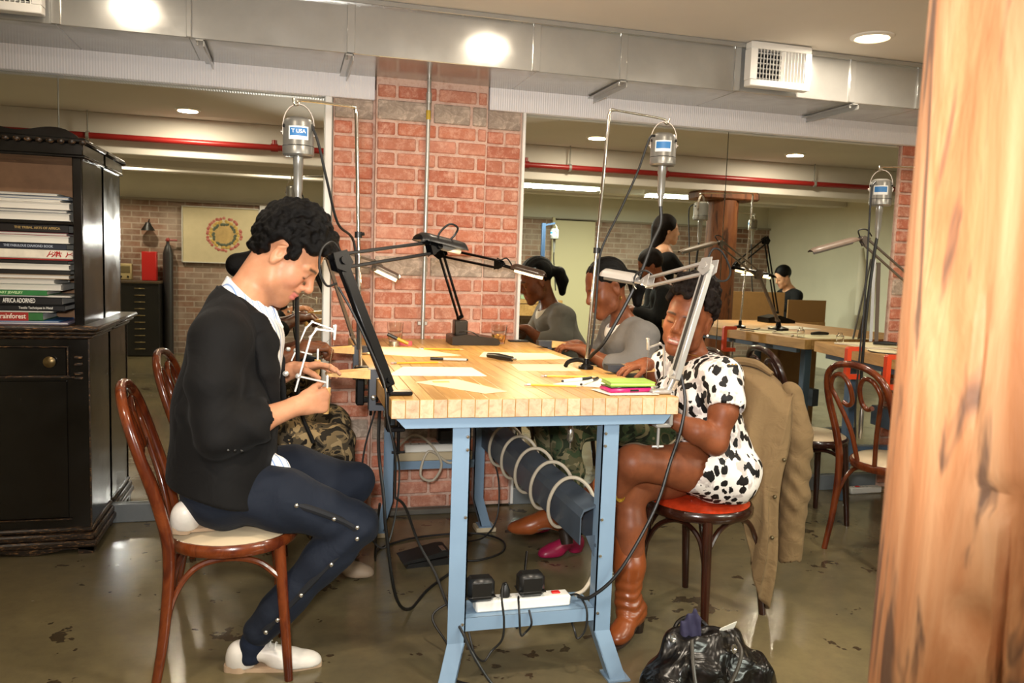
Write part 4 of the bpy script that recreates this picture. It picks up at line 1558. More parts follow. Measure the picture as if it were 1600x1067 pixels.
sheet('white rectangular sheet beside the black marker on the bench', [(.045, .49), (.395, .47), (.39, .70), (.13, .72)], PAPERW)
sheet('cream cut sheet with a traced shape near the bench front', [(.115, .33), (.20, .385), (.27, .40), (.38, .13), (.30, .095)], PAPER)
o = MB().box((0, 0, .0008), (.055, .026, .0015)).build('cardboard_scrap', plain('tan_scrap', 'c9a765', .7), None, False)
o.location = (.205, .33, ZT + .0012)
tag(o, 'small tan scrap lying on the cream cut sheet', 'scrap')
sheet('cream sheet at the far left bench side under the pencil', [(.03, 1.14), (.09, 1.42), (.26, 1.38), (.43, 1.09), (.25, 1.03)], PAPER)
sheet('cream sheet behind the black handled tool', [(.50, 1.05), (.56, 1.22), (.86, 1.17), (.87, .97), (.62, .93)], PAPER)
sheet('cream sheet between the tool and the pencils', [(.55, .60), (.57, .79), (.81, .79), (.80, .60)], PAPER)
sheet('white sheet below the two white markers', [(.58, .27), (.70, .38), (.90, .40), (.905, .17), (.72, .20)], PAPERW)
sheet('white pad under the pink phone', [(.69, .03), (.67, .15), (.88, .14), (.86, .03)], PAPERW, ZT + .002)


def pencil(label, a, b, hexc='e2a92c'):
    a, b = V((a[0], a[1], ZT + .0045)), V((b[0], b[1], ZT + .0045))
    d = (b - a).normalized()
    g = thing('pencil', label, 'pencil', (a.x, a.y, ZT), absolute=True, group='yellow pencils on the workbench')
    sub(g, 'barrel', MB().cyl(a, b - d * .018, .004, n=6), plain('pencil_yellow', hexc, .35), smooth=False)
    sub(g, 'point', MB().cyl(b - d * .018, b, .0038, .0006, n=8), plain('pencil_wood', 'd8b184', .6))
    sub(g, 'ferrule', MB().cyl(a - d * .012, a, .0042, n=10), STEEL)
    sub(g, 'eraser', MB().cyl(a - d * .022, a - d * .012, .0038, n=10), plain('eraser_pink', 'd8a49a', .7))


pencil('yellow pencil lying beside the black marker', (.115, .80), (.30, .825))
pencil('yellow pencil farthest back near the brick wall', (.30, 1.30), (.48, 1.28), 'd98f2c')
pencil('yellow pencil nearest the bench front edge', (.49, .235), (.655, .195))
pencil('yellow pencil behind the white markers', (.61, .435), (.79, .41))


def marker(label, a, b, body, cap):
    z = ZT + .0068
    a, b = V((a[0], a[1], z)), V((b[0], b[1], z))
    d = (b - a).normalized()
    g = thing('marker_pen', label, 'pen', (a.x, a.y, ZT), absolute=True, group='marker pens on the workbench')
    L = (b - a).length
    sub(g, 'barrel', MB().cyl(a + d * (L * .36), b, .0055, n=14), body)
    sub(g, 'cap', MB().cyl(a, a + d * (L * .36), .0062, .0060, n=14), cap)
    sub(g, 'tail', MB().cyl(b, b + d * .006, .0045, .003, n=12), cap)


marker('silver and black marker lying beside the pencil at mid bench', (.268, .925), (.41, .885), plain('pen_silver', 'b9b7b1', .4), BLACKP)
marker('white marker with black cap below the yellow pencil', (.755, .37), (.625, .30), WHITEP, BLACKP)
marker('white marker pointing at the green notebook', (.775, .36), (.665, .225), WHITEP, BLACKP)
g = thing('hand_tool', 'black handled gripping tool lying at mid bench', 'tool', (.56, .94, ZT), absolute=True)
sub(g, 'handle', MB().tube([(.525, .995, ZT + .013), (.56, .94, ZT + .014), (.60, .878, ZT + .012)], .012, 12, radii=[.010, .0135, .011]), BLACKP)
sub(g, 'tip', MB().cyl((.60, .878, ZT + .012), (.612, .860, ZT + .011), .006, .004, n=10), STEEL)
g = thing('cell_phone', 'pink cased phone on the white pad near the bench front', 'phone', (.775, .10, ZT), absolute=True)
PINK = plain('phone_pink', 'c01e68', .3)
M = Matrix.Translation((.775, .105, ZT + .011)) @ Matrix.Rotation(math.radians(4), 4, 'Z')
sub(g, 'case', MB().box((0, 0, 0), (.155, .085, .016), ch=.007, M=M), PINK)
sub(g, 'screen', MB().box((0, 0, 0), (.146, .076, .004), ch=.001, M=M @ Matrix.Translation((0, 0, .0085))), plain('screen_black', '101014', .15))
sub(g, 'port', MB().box((0, 0, 0), (.03, .002, .006), M=M @ Matrix.Translation((.01, -.0425, 0))), BLACKP)
g = thing('notebook', 'small lime green notebook lying on the pink phone', 'notebook', (.79, .13, ZT + .02), absolute=True)
GRN = plain('lime_green', '8fb53a', .5)
M = Matrix.Translation((.795, .135, ZT + .0265)) @ Matrix.Rotation(math.radians(-3), 4, 'Z')
sub(g, 'cover', MB().box((0, 0, 0), (.155, .10, .003), ch=.001, M=M @ Matrix.Translation((0, 0, .006))).box((0, 0, 0), (.155, .10, .003), ch=.001, M=M @ Matrix.Translation((0, 0, -.004))), GRN)
sub(g, 'pages', MB().box((0, 0, 0), (.15, .096, .007), M=M @ Matrix.Translation((0, 0, .001))), plain('green_pages', 'b5c873', .8))


def m_glass(name, col=(1, 1, 1, 1)):
    t = NT(name, 0.02, 0, 0.5)
    t.col(col)
    t.b.inputs['Transmission Weight'].default_value = 1.0
    t.b.inputs['IOR'].default_value = 1.45
    return t.m


GLASS = m_glass('clear_glass')


def tumbler(label, x, y, amber):
    g = thing('drinking_glass', label, 'glass', (x, y, ZT), absolute=True, group='glass tumblers')
    sub(g, 'tumbler', MB().lathe([(.0, .0), (.030, .0), (.034, .02), (.041, .095), (.0395, .095), (.032, .02), (.028, .008), (.0, .008)], (x, y, ZT), n=28), GLASS)
    if amber:
        sub(g, 'drink', MB().lathe([(.0, .0085), (.0285, .0085), (.0325, .021), (.0345, .045), (.0, .045)], (x, y, ZT), n=28), m_glass('amber_drink', (.9, .62, .18, 1)))


tumbler('glass tumbler with amber drink on the bench by the mirror edge', .725, 1.60, True)
tumbler('empty glass tumbler against the brick wall by the lamp base', .215, 1.66, False)
g = thing('tape_roll', 'pink round tape roll in front of the empty tumbler', 'tape', (.245, 1.50, ZT), absolute=True)
sub(g, 'roll', MB().lathe([(.012, 0), (.032, 0), (.032, .018), (.012, .018)], (.245, 1.50, ZT), n=24), plain('tape_pink', 'd9606a', .5))
g = thing('marker_pen', 'yellow and black marker leaning on the pink tape roll', 'pen', (.235, 1.46, ZT), absolute=True, group='marker pens on the workbench')
sub(g, 'barrel', MB().cyl((.20, 1.455, ZT + .034), (.25, 1.445, ZT + .012), .008, n=12), plain('marker_gold', 'b8921c', .35))
sub(g, 'cap', MB().cyl((.155, 1.464, ZT + .054), (.20, 1.455, ZT + .034), .0085, n=12), BLACKP)
o = MB().lathe([(.0, 0), (.026, 0), (.026, .02), (.0, .022)], (0, 0, 0), n=20).build('tin_lid', STEEL)
o.location = (.19, 1.48, ZT)
tag(o, 'small round metal tin beside the pink tape roll', 'tin')
o = MB().box((0, 0, .004), (.10, .05, .008), ch=.002).build('black_case', BLACKP)
o.location = (.855, 1.70, ZT)
tag(o, 'flat black case on the bench corner by the mirror edge', 'case')

# ------------------------------------------------------------------ power strips, adapters, cords, pedal


def power_strip(label, x0, x1, y, z, switch_x):
    g = thing('power_strip', label, 'power strip', ((x0 + x1) / 2, y, z), absolute=True, group='white power strips')
    L = x1 - x0
    m = MB().box(((x0 + x1) / 2, y, z + .019), (L, .052, .038), ch=.006)
    bd = sub(g, 'body', m, WHITEP)
    sub(g, 'switch', MB().box((switch_x, y, z + .040), (.028, .018, .006), ch=.002), plain('switch_red', 'c8201c', .3), label='red rocker switch')
    for i in range(5):
        xx = x0 + .03 + i * (L - .10) / 5
        mm = MB()
        for dy in (-.006, .006):
            mm.box((xx, y + dy, z + .0385), (.008, .0025, .001))
        sub(bd, 'socket', mm, BLACKP)
    return g


power_strip('white power strip with red switch on the front bench shelf', .285, .60, .085, .2275, .555)
power_strip('power strip on the back bench shelf near the brick wall', .25, .55, 1.50, .405, .52)
power_strip('white power strip on the floor by the far blue bench leg', 3.0, 3.22, 1.80, 0.0, 3.06)


def adapter(label, x, y, z, s=(.085, .06, .075)):
    g = thing('power_adapter', label, 'adapter', (x, y, z), absolute=True, group='black plug adapters')
    m = MB().box((x, y, z + s[2] / 2), s, ch=.012)
    m.box((x, y, z + s[2] * .25), (s[0] + .004, s[1] + .004, .004), ch=.001)
    sub(g, 'block', m, BLACKP)


adapter('black plug adapter beside the front bench leg', .30, .075, .2665)
adapter('black plug adapter in the middle of the front power strip', .468, .085, .2665)
adapter('black plug adapter on the back shelf power strip', .45, 1.50, .444)
g = thing('power_plug', 'small black plug between the two adapters', 'plug', (.385, .085, .2665), absolute=True)
sub(g, 'plug', MB().lathe([(.016, 0), (.016, .02), (.010, .035), (.005, .045)], (.385, .085, .2665), n=12), RUBBER)


def cord(label, pts, r=.0045, mat=RUBBER, name='power_cable'):
    g = MB().tube(pts, r, 8).build(name, mat)
    return tag(g, label, 'cord')


cord('thick black cord trailing from the silver lamp past the woman’s knees', [(.945, .055, .985), (.952, .03, .90), (.935, .02, .80), (.905, .02, .70), (.86, .0, .58), (.79, -.01, .45), (.72, -.005, .34), (.65, .02, .27), (.62, .05, .262)], .0055)
cord('black cord hanging from the black lamp to the floor tangle', [(.03, .10, .60), (.07, .16, .55), (.12, .2, .42), (.17, .16, .33), (.20, .10, .25), (.235, .015, .19), (.27, -.03, .12), (.33, -.06, .04), (.42, -.10, .006), (.47, -.13, .006)])
cord('black cord bundle hanging behind the front bench leg', [(.03, .58, .80), (.02, .5, .66), (.035, .45, .50), (.045, .44, .38), (.09, .5, .12), (.16, .62, .01), (.26, .80, .006), (.40, .98, .006)], .006)
cord('black cord loop hanging beside the back bench leg', [(.02, .62, .78), (-.02, .62, .62), (-.03, .6, .46), (.0, .55, .33), (.05, .5, .30), (.09, .55, .40), (.11, .62, .56), (.08, .68, .70)], .0035)
cord('black cord running over the floor to the foot pedal', [(.40, 1.12, .01), (.52, 1.08, .006), (.66, 1.16, .006), (.70, 1.32, .006), (.58, 1.44, .006), (.30, 1.42, .006), (.12, 1.30, .006), (.08, 1.1, .03), (.06, .9, .2), (.05, .7, .4)], .005)
cord('black cord dropping from the power strip under the shelf', [(.385, .085, .305), (.37, .06, .315), (.36, .03, .28), (.365, .015, .22), (.36, .01, .16), (.33, .02, .12), (.30, .0, .10), (.265, -.02, .14), (.25, .0, .2)], .0035)
cord('thin black cord looped over the front shelf edge', [(.43, .085, .262), (.42, .05, .265), (.415, .018, .235), (.42, .012, .17), (.44, .03, .165), (.455, .014, .20), (.45, .03, .24)], .0035)
cord('thin black cord hanging beside the right end of the shelf', [(.60, .09, .25), (.625, .06, .262), (.64, .02, .23), (.635, .01, .17), (.61, .01, .14), (.60, .02, .17), (.602, .06, .18)], .0035)
cord('black cord lying on the floor below the stringer', [(.52, .40, .006), (.58, .48, .02), (.64, .62, .006), (.66, .78, .03), (.70, .9, .10)], .005)
cord('black cord curling on the floor under the bench front', [(.30, .02, .006), (.22, .10, .006), (.24, .25, .03), (.20, .35, .10), (.30, .34, .16), (.36, .2, .23)], .004)
cord('thin black cord hanging beside the back right bench leg', [(.62, 1.46, .60), (.65, 1.44, .45), (.70, 1.42, .28), (.69, 1.38, .10), (.62, 1.34, .02), (.52, 1.32, .006)], .004)
# cream cord wound around the stringer
hel = [(.62, .085, .252), (.66, .09, .27), (.70, .11, .33), (.712, .14, .39)]
pts = []
for i in range(12 * 5 + 1):
    t = i / 12
    a = 2 * math.pi * t - .7
    pts.append((SX - .03 + .068 * math.cos(a), .17 + .22 * t, SZ + .005 + .105 * math.sin(a)))
cord('cream cable wound in loops around the dark steel stringer', hel + pts, .0065, CREAMC, 'wound_cable')
cord('cream cable looped on the back bench shelf', [(.20, 1.45, .43), (.28, 1.44, .50), (.36, 1.43, .46), (.42, 1.43, .36), (.38, 1.43, .28), (.32, 1.43, .31), (.36, 1.44, .42), (.46, 1.44, .36), (.52, 1.44, .40)], .006, CREAMC)
o = MB().box((0, 0, 0), (.11, .006, .10), ch=.002).build('outlet_box', plain('outlet_plate', '8f959a', .35, .5))
o.location = (.405, 1.815, .58)
tag(o, 'metal outlet box on the brick wall under the bench', 'outlet')
ft = thing('foot_pedal', 'black rubber foot pedal on the floor under the bench', 'pedal', (.30, 1.12, 0), math.radians(6))
sub(ft, 'base', MB().prism([(-.10, 0), (.095, 0), (.10, .02), (.09, .03), (-.09, .018)], (0, -.06, 0), (1, 0, 0), (0, 0, 1), (0, .12, 0)), RUBBER)
sub(ft, 'treadle', MB().prism([(-.115, .028), (.06, .062), (.095, .06), (.098, .045), (.07, .04), (-.11, .02)], (0, -.065, .0), (1, 0, 0), (0, 0, 1), (0, .13, 0)), RUBBER)
sub(ft, 'plate', MB().box((.07, -.02, .063), (.02, .06, .002)), STEEL)



# ================================================================== soft bodies: signed distance fields turned into one continuous mesh
class SD:
    def __init__(self, lo, hi, h):
        self.lo = np.array(lo, np.float32)
        self.h = h
        n = np.ceil((np.array(hi) - np.array(lo)) / h).astype(int) + 1
        self.n = n
        self.F = np.full(n, 0.2, np.float32)
        self.ax = [self.lo[i] + h * np.arange(n[i], dtype=np.float32) for i in range(3)]

    def _win(self, lo, hi, pad):
        sl = []
        for i in range(3):
            a = int(math.floor((lo[i] - pad - self.lo[i]) / self.h))
            b = int(math.ceil((hi[i] + pad - self.lo[i]) / self.h)) + 1
            a, b = max(a, 0), min(b, int(self.n[i]))
            if b <= a:
                return None
            sl.append(slice(a, b))
        return tuple(sl)

    def _pts(self, sl):
        return (self.ax[0][sl[0]][:, None, None], self.ax[1][sl[1]][None, :, None], self.ax[2][sl[2]][None, None, :])

    def _put(self, sl, d, k, cut):
        A = self.F[sl]
        if cut:
            d = -d
            if k > 0:
                hh = np.maximum(k - np.abs(A - d), 0) / k
                self.F[sl] = np.maximum(A, d) + hh * hh * k * .25
            else:
                self.F[sl] = np.maximum(A, d)
        else:
            if k > 0:
                hh = np.maximum(k - np.abs(A - d), 0) / k
                self.F[sl] = np.minimum(A, d) - hh * hh * k * .25
            else:
                self.F[sl] = np.minimum(A, d)

    def rc(self, a, b, r1, r2=None, k=.02, cut=False, flat=None):
        """round cone a-b; flat=(axis, s): cross-section squeezed along axis by s"""
        r2 = r1 if r2 is None else r2
        a, b = np.array(a, float), np.array(b, float)
        R = max(r1, r2)
        e = 1.0
        if flat:
            e = max(1.0, flat[1])
        sl = self._win(np.minimum(a, b) - R * e, np.maximum(a, b) + R * e, k + 2 * self.h)
        if sl is None:
            return self
        X, Y, Z = self._pts(sl)
        q = [X - a[0], Y - a[1], Z - a[2]]
        ba = b - a
        if flat:
            nv = np.array(flat[0], float)
            nv /= np.linalg.norm(nv)
            s = flat[1]
            dn = q[0] * nv[0] + q[1] * nv[1] + q[2] * nv[2]
            g = dn * (1 / s - 1)
            q = [q[i] + g * nv[i] for i in range(3)]
            ba = ba + nv * (ba @ nv) * (1 / s - 1)
        bb = max(ba @ ba, 1e-9)
        t = np.clip((q[0] * ba[0] + q[1] * ba[1] + q[2] * ba[2]) / bb, 0, 1)
        d = np.sqrt((q[0] - t * ba[0]) ** 2 + (q[1] - t * ba[1]) ** 2 + (q[2] - t * ba[2]) ** 2) - (r1 + (r2 - r1) * t)
        if flat and flat[1] < 1:
            d = d * (0.5 + 0.5 * flat[1])
        self._put(sl, d.astype(np.float32), k, cut)
        return self

    def chain(self, pts, rad, k=.02, flat=None):
        for i in range(len(pts) - 1):
            self.rc(pts[i], pts[i + 1], rad[i], rad[i + 1], k, flat=flat)
        return self

    def ell(self, c, r, R=None, k=.02, cut=False):
        """ellipsoid, R: three axis vectors"""
        c = np.array(c, float)
        m = max(r)
        sl = self._win(c - m, c + m, k + 2 * self.h)
        if sl is None:
            return self
        X, Y, Z = self._pts(sl)
        q = [X - c[0], Y - c[1], Z - c[2]]
        if R is not None:
            q = [q[0] * v[0] + q[1] * v[1] + q[2] * v[2] for v in R]
        k0 = np.sqrt((q[0] / r[0]) ** 2 + (q[1] / r[1]) ** 2 + (q[2] / r[2]) ** 2)
        k1 = np.sqrt((q[0] / r[0] ** 2) ** 2 + (q[1] / r[1] ** 2) ** 2 + (q[2] / r[2] ** 2) ** 2) + 1e-6
        d = k0 * (k0 - 1) / k1
        self._put(sl, np.clip(d, -.3, .3).astype(np.float32), k, cut)
        return self

    def plane(self, p, n, k=.0):
        """remove the side the normal points to"""
        n = np.array(n, float)
        n /= np.linalg.norm(n)
        sl = (slice(None),) * 3
        X, Y, Z = self._pts(sl)
        d = (X - p[0]) * n[0] + (Y - p[1]) * n[1] + (Z - p[2]) * n[2]
        self._put(sl, (-d).astype(np.float32), k, True)
        return self

    def warp(self, fn):
        X, Y, Z = self._pts((slice(None),) * 3)
        self.F = self.F + fn(X, Y, Z).astype(np.float32)
        return self

    def minus(self, other_F, off=0.0):
        self.F = np.maximum(self.F, -(other_F + off))
        return self

    def mesh(self, name):
        F = self.F
        F[0] = F[-1] = .1
        F[:, 0] = F[:, -1] = .1
        F[:, :, 0] = F[:, :, -1] = .1
        s = F < 0
        c = s[:-1, :-1, :-1].astype(np.int8)
        cs = np.zeros_like(c)
        offs = [(i, j, k) for i in (0, 1) for j in (0, 1) for k in (0, 1)]
        for (i, j, k) in offs:
            cs += s[i:s.shape[0] - 1 + i, j:s.shape[1] - 1 + j, k:s.shape[2] - 1 + k]
        act = (cs > 0) & (cs < 8)
        I = np.argwhere(act)
        val = np.stack([F[I[:, 0] + i, I[:, 1] + j, I[:, 2] + k] for (i, j, k) in offs], 1)
        acc = np.zeros((len(I), 3), np.float64)
        cnt = np.zeros(len(I))
        for p in range(8):
            for q in range(p + 1, 8):
                dlt = np.abs(np.array(offs[p]) - np.array(offs[q]))
                if dlt.sum() != 1:
                    continue
                a, b = val[:, p], val[:, q]
                m = (a < 0) != (b < 0)
                t = np.where(m, a / np.where(m, a - b, 1), 0)
                pos = np.array(offs[p])[None] + (np.array(offs[q]) - np.array(offs[p]))[None] * t[:, None]
                acc += pos * m[:, None]
                cnt += m
        V_ = self.lo[None] + self.h * (I + acc / cnt[:, None])
        idx = np.full(act.shape, -1, np.int32)
        idx[I[:, 0], I[:, 1], I[:, 2]] = np.arange(len(I))
        quads = []
        for axx in range(3):
            b, c2 = (axx + 1) % 3, (axx + 2) % 3
            s0 = [slice(None)] * 3
            s1 = [slice(None)] * 3
            s0[axx] = slice(0, -1)
            s1[axx] = slice(1, None)
            A, B_ = s[tuple(s0)], s[tuple(s1)]
            E_ = np.argwhere(A != B_)
            E_ = E_[(E_[:, b] > 0) & (E_[:, c2] > 0) & (E_[:, b] < s.shape[b] - 1) & (E_[:, c2] < s.shape[c2] - 1)]
            inside = A[E_[:, 0], E_[:, 1], E_[:, 2]]
            cells = []
            for (db, dc) in ((-1, -1), (0, -1), (0, 0), (-1, 0)):
                e = E_.copy()
                e[:, b] += db
                e[:, c2] += dc
                cells.append(idx[e[:, 0], e[:, 1], e[:, 2]])
            q = np.stack(cells, 1)
            q[~inside] = q[~inside][:, ::-1]
            quads.append(q)
        Q = np.concatenate(quads)
        me = bpy.data.meshes.new(name)
        me.vertices.add(len(V_))
        me.vertices.foreach_set('co', V_.astype(np.float32).ravel())
        me.loops.add(len(Q) * 4)
        me.loops.foreach_set('vertex_index', Q.astype(np.int32).ravel())
        me.polygons.add(len(Q))
        me.polygons.foreach_set('loop_start', np.arange(0, len(Q) * 4, 4, dtype=np.int32))
        me.polygons.foreach_set('loop_total', np.full(len(Q), 4, np.int32))
        me.polygons.foreach_set('use_smooth', np.ones(len(Q), bool))
        me.update(calc_edges=True)
        me.validate()
        self.V = V_
        return me


def paint(me, verts, layers):
    """layers: list of (mask array 0..1, rgb) blended over white -> point colour 'tint' with alpha as weight"""
    n = len(me.vertices)
    co = np.empty(n * 3, np.float32)
    me.vertices.foreach_get('co', co)
    co = co.reshape(-1, 3)
    col = np.zeros((n, 4), np.float32)
    for fn, rgb in layers:
        w_ = np.clip(fn(co), 0, 1)
        for i in range(3):
            col[:, i] = col[:, i] * (1 - w_) + rgb[i] * w_
        col[:, 3] = np.maximum(col[:, 3] * (1 - w_), 0) + w_
    col[:, :3] /= np.maximum(col[:, 3:4], 1e-4)
    at = me.color_attributes.new('tint', 'FLOAT_COLOR', 'POINT')
    at.data.foreach_set('color', col.ravel())


def m_skin(name, hexc, dark, rough=.42):
    t = NT(name, rough, 0, .25)
    vec = t.coord('Object')
    c = t.ramp(t.noise(vec, 18, 4, .6), [(.3, lin(dark)), (.65, lin(hexc))])
    at = t.n('ShaderNodeAttribute', attribute_name='tint')
    t.col(t.mix(at.outputs['Alpha'], c, at.outputs['Color']))
    t.b.inputs['Subsurface Weight'].default_value = .06
    t.b.inputs['Subsurface Radius'].default_value = (.012, .005, .003)
    t.bump(t.noise(vec, 160, 3), .08, .002)
    return t.m


def m_hair(name, hexc, rough=.35):
    t = NT(name, rough, 0, .14)
    vec = t.coord('Object')
    c = lin(hexc)
    t.col(t.ramp(t.noise(vec, 60, 4, .7), [(.3, tuple(x * .5 for x in c[:3]) + (1,)), (.7, tuple(x * 1.6 for x in c[:3]) + (1,))]))
    t.bump(t.noise(vec, 120, 4, .7, 2.0), .6, .005)
    return t.m


def m_cloth(name, hexc, rough=.85, fold=.5, weave=.15, fscale=9):
    t = NT(name, rough, 0, .2)
    vec = t.coord('Object')
    c = lin(hexc)
    t.col(t.ramp(t.noise(vec, 5, 4), [(.3, tuple(x * .85 for x in c[:3]) + (1,)), (.7, c)]))
    b = t.math('ADD', t.math('MULTIPLY', t.noise(vec, fscale, 3, .5, .8), fold), t.math('MULTIPLY', t.noise(vec, 400, 2), weave * .05))
    t.bump(b, .6, .03)
    t.b.inputs['Sheen Weight'].default_value = .02
    return t.m


def frame_axes(yaw, pitch, roll=0.0):
    """forward, left, up of a head; yaw ccw from +x, pitch down positive, roll towards its right shoulder"""
    cy, sy, cp, spp = math.cos(yaw), math.sin(yaw), math.cos(pitch), math.sin(pitch)
    f = V((cy * cp, sy * cp, -spp))
    l = V((-sy, cy, 0))
    u = f.cross(l)
    q = Quaternion(f, roll)
    return f, q @ l, q @ u


class Head:
    def __init__(self, o, yaw, pitch, roll=0.0, s=1.0, female=False):
        self.o, self.s, self.fem = V(o), s, female
        self.f, self.l, self.u = frame_axes(yaw, pitch, roll)

    def p(self, a, b, c):
        return self.o + (self.f * a + self.l * b + self.u * c) * self.s

    def loc(self, co):
        d = co - np.array(self.o)[None]
        return [d @ np.array(v) / self.s for v in (self.f, self.l, self.u)]

    def build(self, S, neck_base, nr=(.052, .060), detail=True, smile=False, nk=.035):
        s, p = self.s, self.p
        R = (self.f, self.l, self.u)
        E = lambda c, r, k=.02, cut=False: S.ell(p(*c), [x * s for x in r], R, k * s, cut)
        C = lambda a, b, r1, r2, k=.02, cut=False: S.rc(p(*a), p(*b), r1 * s, r2 * s, k * s, cut)
        E((-.008, 0, .045), (.098, .077, .090), .02)
        E((.030, 0, .002), (.062, .064, .085), .03)
        jw = .044 if self.fem else .050
        for d in (-1, 1):
            C((.005, d * jw * 1.08, -.045), (.030, d * jw, -.078), .020, .020, .03)
            C((.030, d * jw * .92, -.078), (.076, d * .014, -.103), .021, .020, .03)
            E((.060, d * .040, -.030), (.030, .026, .030), .03)
        E((.087, 0, -.103), (.020, .022, .021), .018)
        E((.070, 0, -.066), (.032, .036, .034), .025)
        if detail:
            for d in (-1, 1):
                E((.112, d * .032, .002), (.024, .022, .014), .014, True)
                E((.0795, d * .033, .000), (.0165, .0180, .0150), .006)
                C((.092, d * .014, .026), (.076, d * .050, .022), .010 if self.fem else .012, .009, .016)
        nw = .0150 if self.fem else .0130
        nl = .0 if self.fem else .007
        C((.089, 0, .022), (.112 + nl, 0, -.020), .0100, nw * .92, .016)
        E((.113 + nl, 0, -.027), (.0115, .011, .0105), .012)
        if detail:
            for d in (-1, 1):
                E((.103, d * nw, -.034), (.011, .008, .0085), .007)
                E((.108, d * .0065, -.043), (.005, .004, .004), .003, True)
            mw = .027 if smile else .022
            E((.104, 0, -.0620), (.010, mw, .0058), .006)
            E((.102, 0, -.0750), (.011, mw * .86, .0072), .007)
            E((.096, 0, -.050), (.014, .018, .012), .012)
            if smile:
                C((.112, -.020, -.068), (.112, .020, -.068), .0036, .0032, .003, True)
            else:
                C((.114, -.018, -.0685), (.114, .018, -.0685), .0018, .0016, .003, True)
            for d in (-1, 1):
                E((-.006, d * .078, -.004), (.019, .0085, .032), .008)
                E((-.001, d * .0880, .003), (.0105, .0075, .018), .003, True)
                C((-.020, d * .083, .010), (-.004, d * .084, .026), .0045, .004, .003)
                E((-.004, d * .078, -.030), (.009, .007, .010), .006)
        S.rc(p(-.026, 0, -.04), neck_base, nr[0] * s, nr[1] * s, nk)

    def layers(self, lip, brow, lid=None, moustache=None, teeth=False, blush=None):
        def g(fn):
            return lambda co: fn(*self.loc(co))
        L = []
        sm = lambda x, e: np.clip(x / e + .5, 0, 1)
        if blush:
            L.append((g(lambda a, b, c: .35 * sm(.030 - np.sqrt((np.abs(b) - .045) ** 2 + (c + .03) ** 2), .03) * (a > .03)), blush))
        if moustache:
            L.append((g(lambda a, b, c: .75 * sm(.027 - np.abs(b), .008) * sm(.0036 - np.abs(c + .0535 + .12 * np.abs(b)), .004) * (a > .080)), moustache))
            L.append((g(lambda a, b, c: .28 * sm(.05 - np.abs(b), .03) * sm(-.078 - c, .02) * (a > .04)), moustache))
        L.append((g(lambda a, b, c: sm((.030 if teeth else .024) - np.abs(b), .005) * sm(.0115 - np.abs(c + .0685), .004) * (a > .085)), lip))
        if teeth:
            L.append((g(lambda a, b, c: sm(.0175 - np.abs(b), .006) * sm(.0028 - np.abs(c + .0675), .003) * (a > .082)), (.62, .56, .5)))
        L.append((g(lambda a, b, c: .9 * sm(.020 - np.abs(np.abs(b) - .034), .006) * sm(.0042 - np.abs(c - .0275 + .10 * np.abs(np.abs(b) - .030)), .004) * (a > .05)), brow))
        if lid:
            L.append((g(lambda a, b, c: .6 * sm(.015 - np.abs(np.abs(b) - .033), .008) * sm(.0070 - np.abs(c - .004), .005) * (a > .06) * (a < .0975)), lid))
        L.append((g(lambda a, b, c: .95 * (a < .0975) * sm(.0145 - np.abs(np.abs(b) - .035), .005) * sm(.0026 - np.abs(c + .0075 - .25 * (np.abs(b) - .033) ** 2 * 30), .003) * (a > .06)), (.01, .008, .006)))
        return L

    def curls(self, S, rng, n, r, thick, cond, k=.006, top=1.0):
        R = (self.f, self.l, self.u)
        for _ in range(n):
            z = rng.uniform(-1, 1)
            a = rng.uniform(0, 2 * math.pi)
            q = math.sqrt(1 - z * z)
            d = (q * math.cos(a), q * math.sin(a), z)
            t = thick * rng.uniform(.35, 1.0) * (1 + (top - 1) * max(0, d[2]))
            c = (-.008 + d[0] * (.098 + t), d[1] * (.077 + t), .045 + d[2] * (.090 + t))
            if cond(*c):
                S.ell(self.p(*c), [r * self.s * rng.uniform(.75, 1.25)] * 3, None, k)


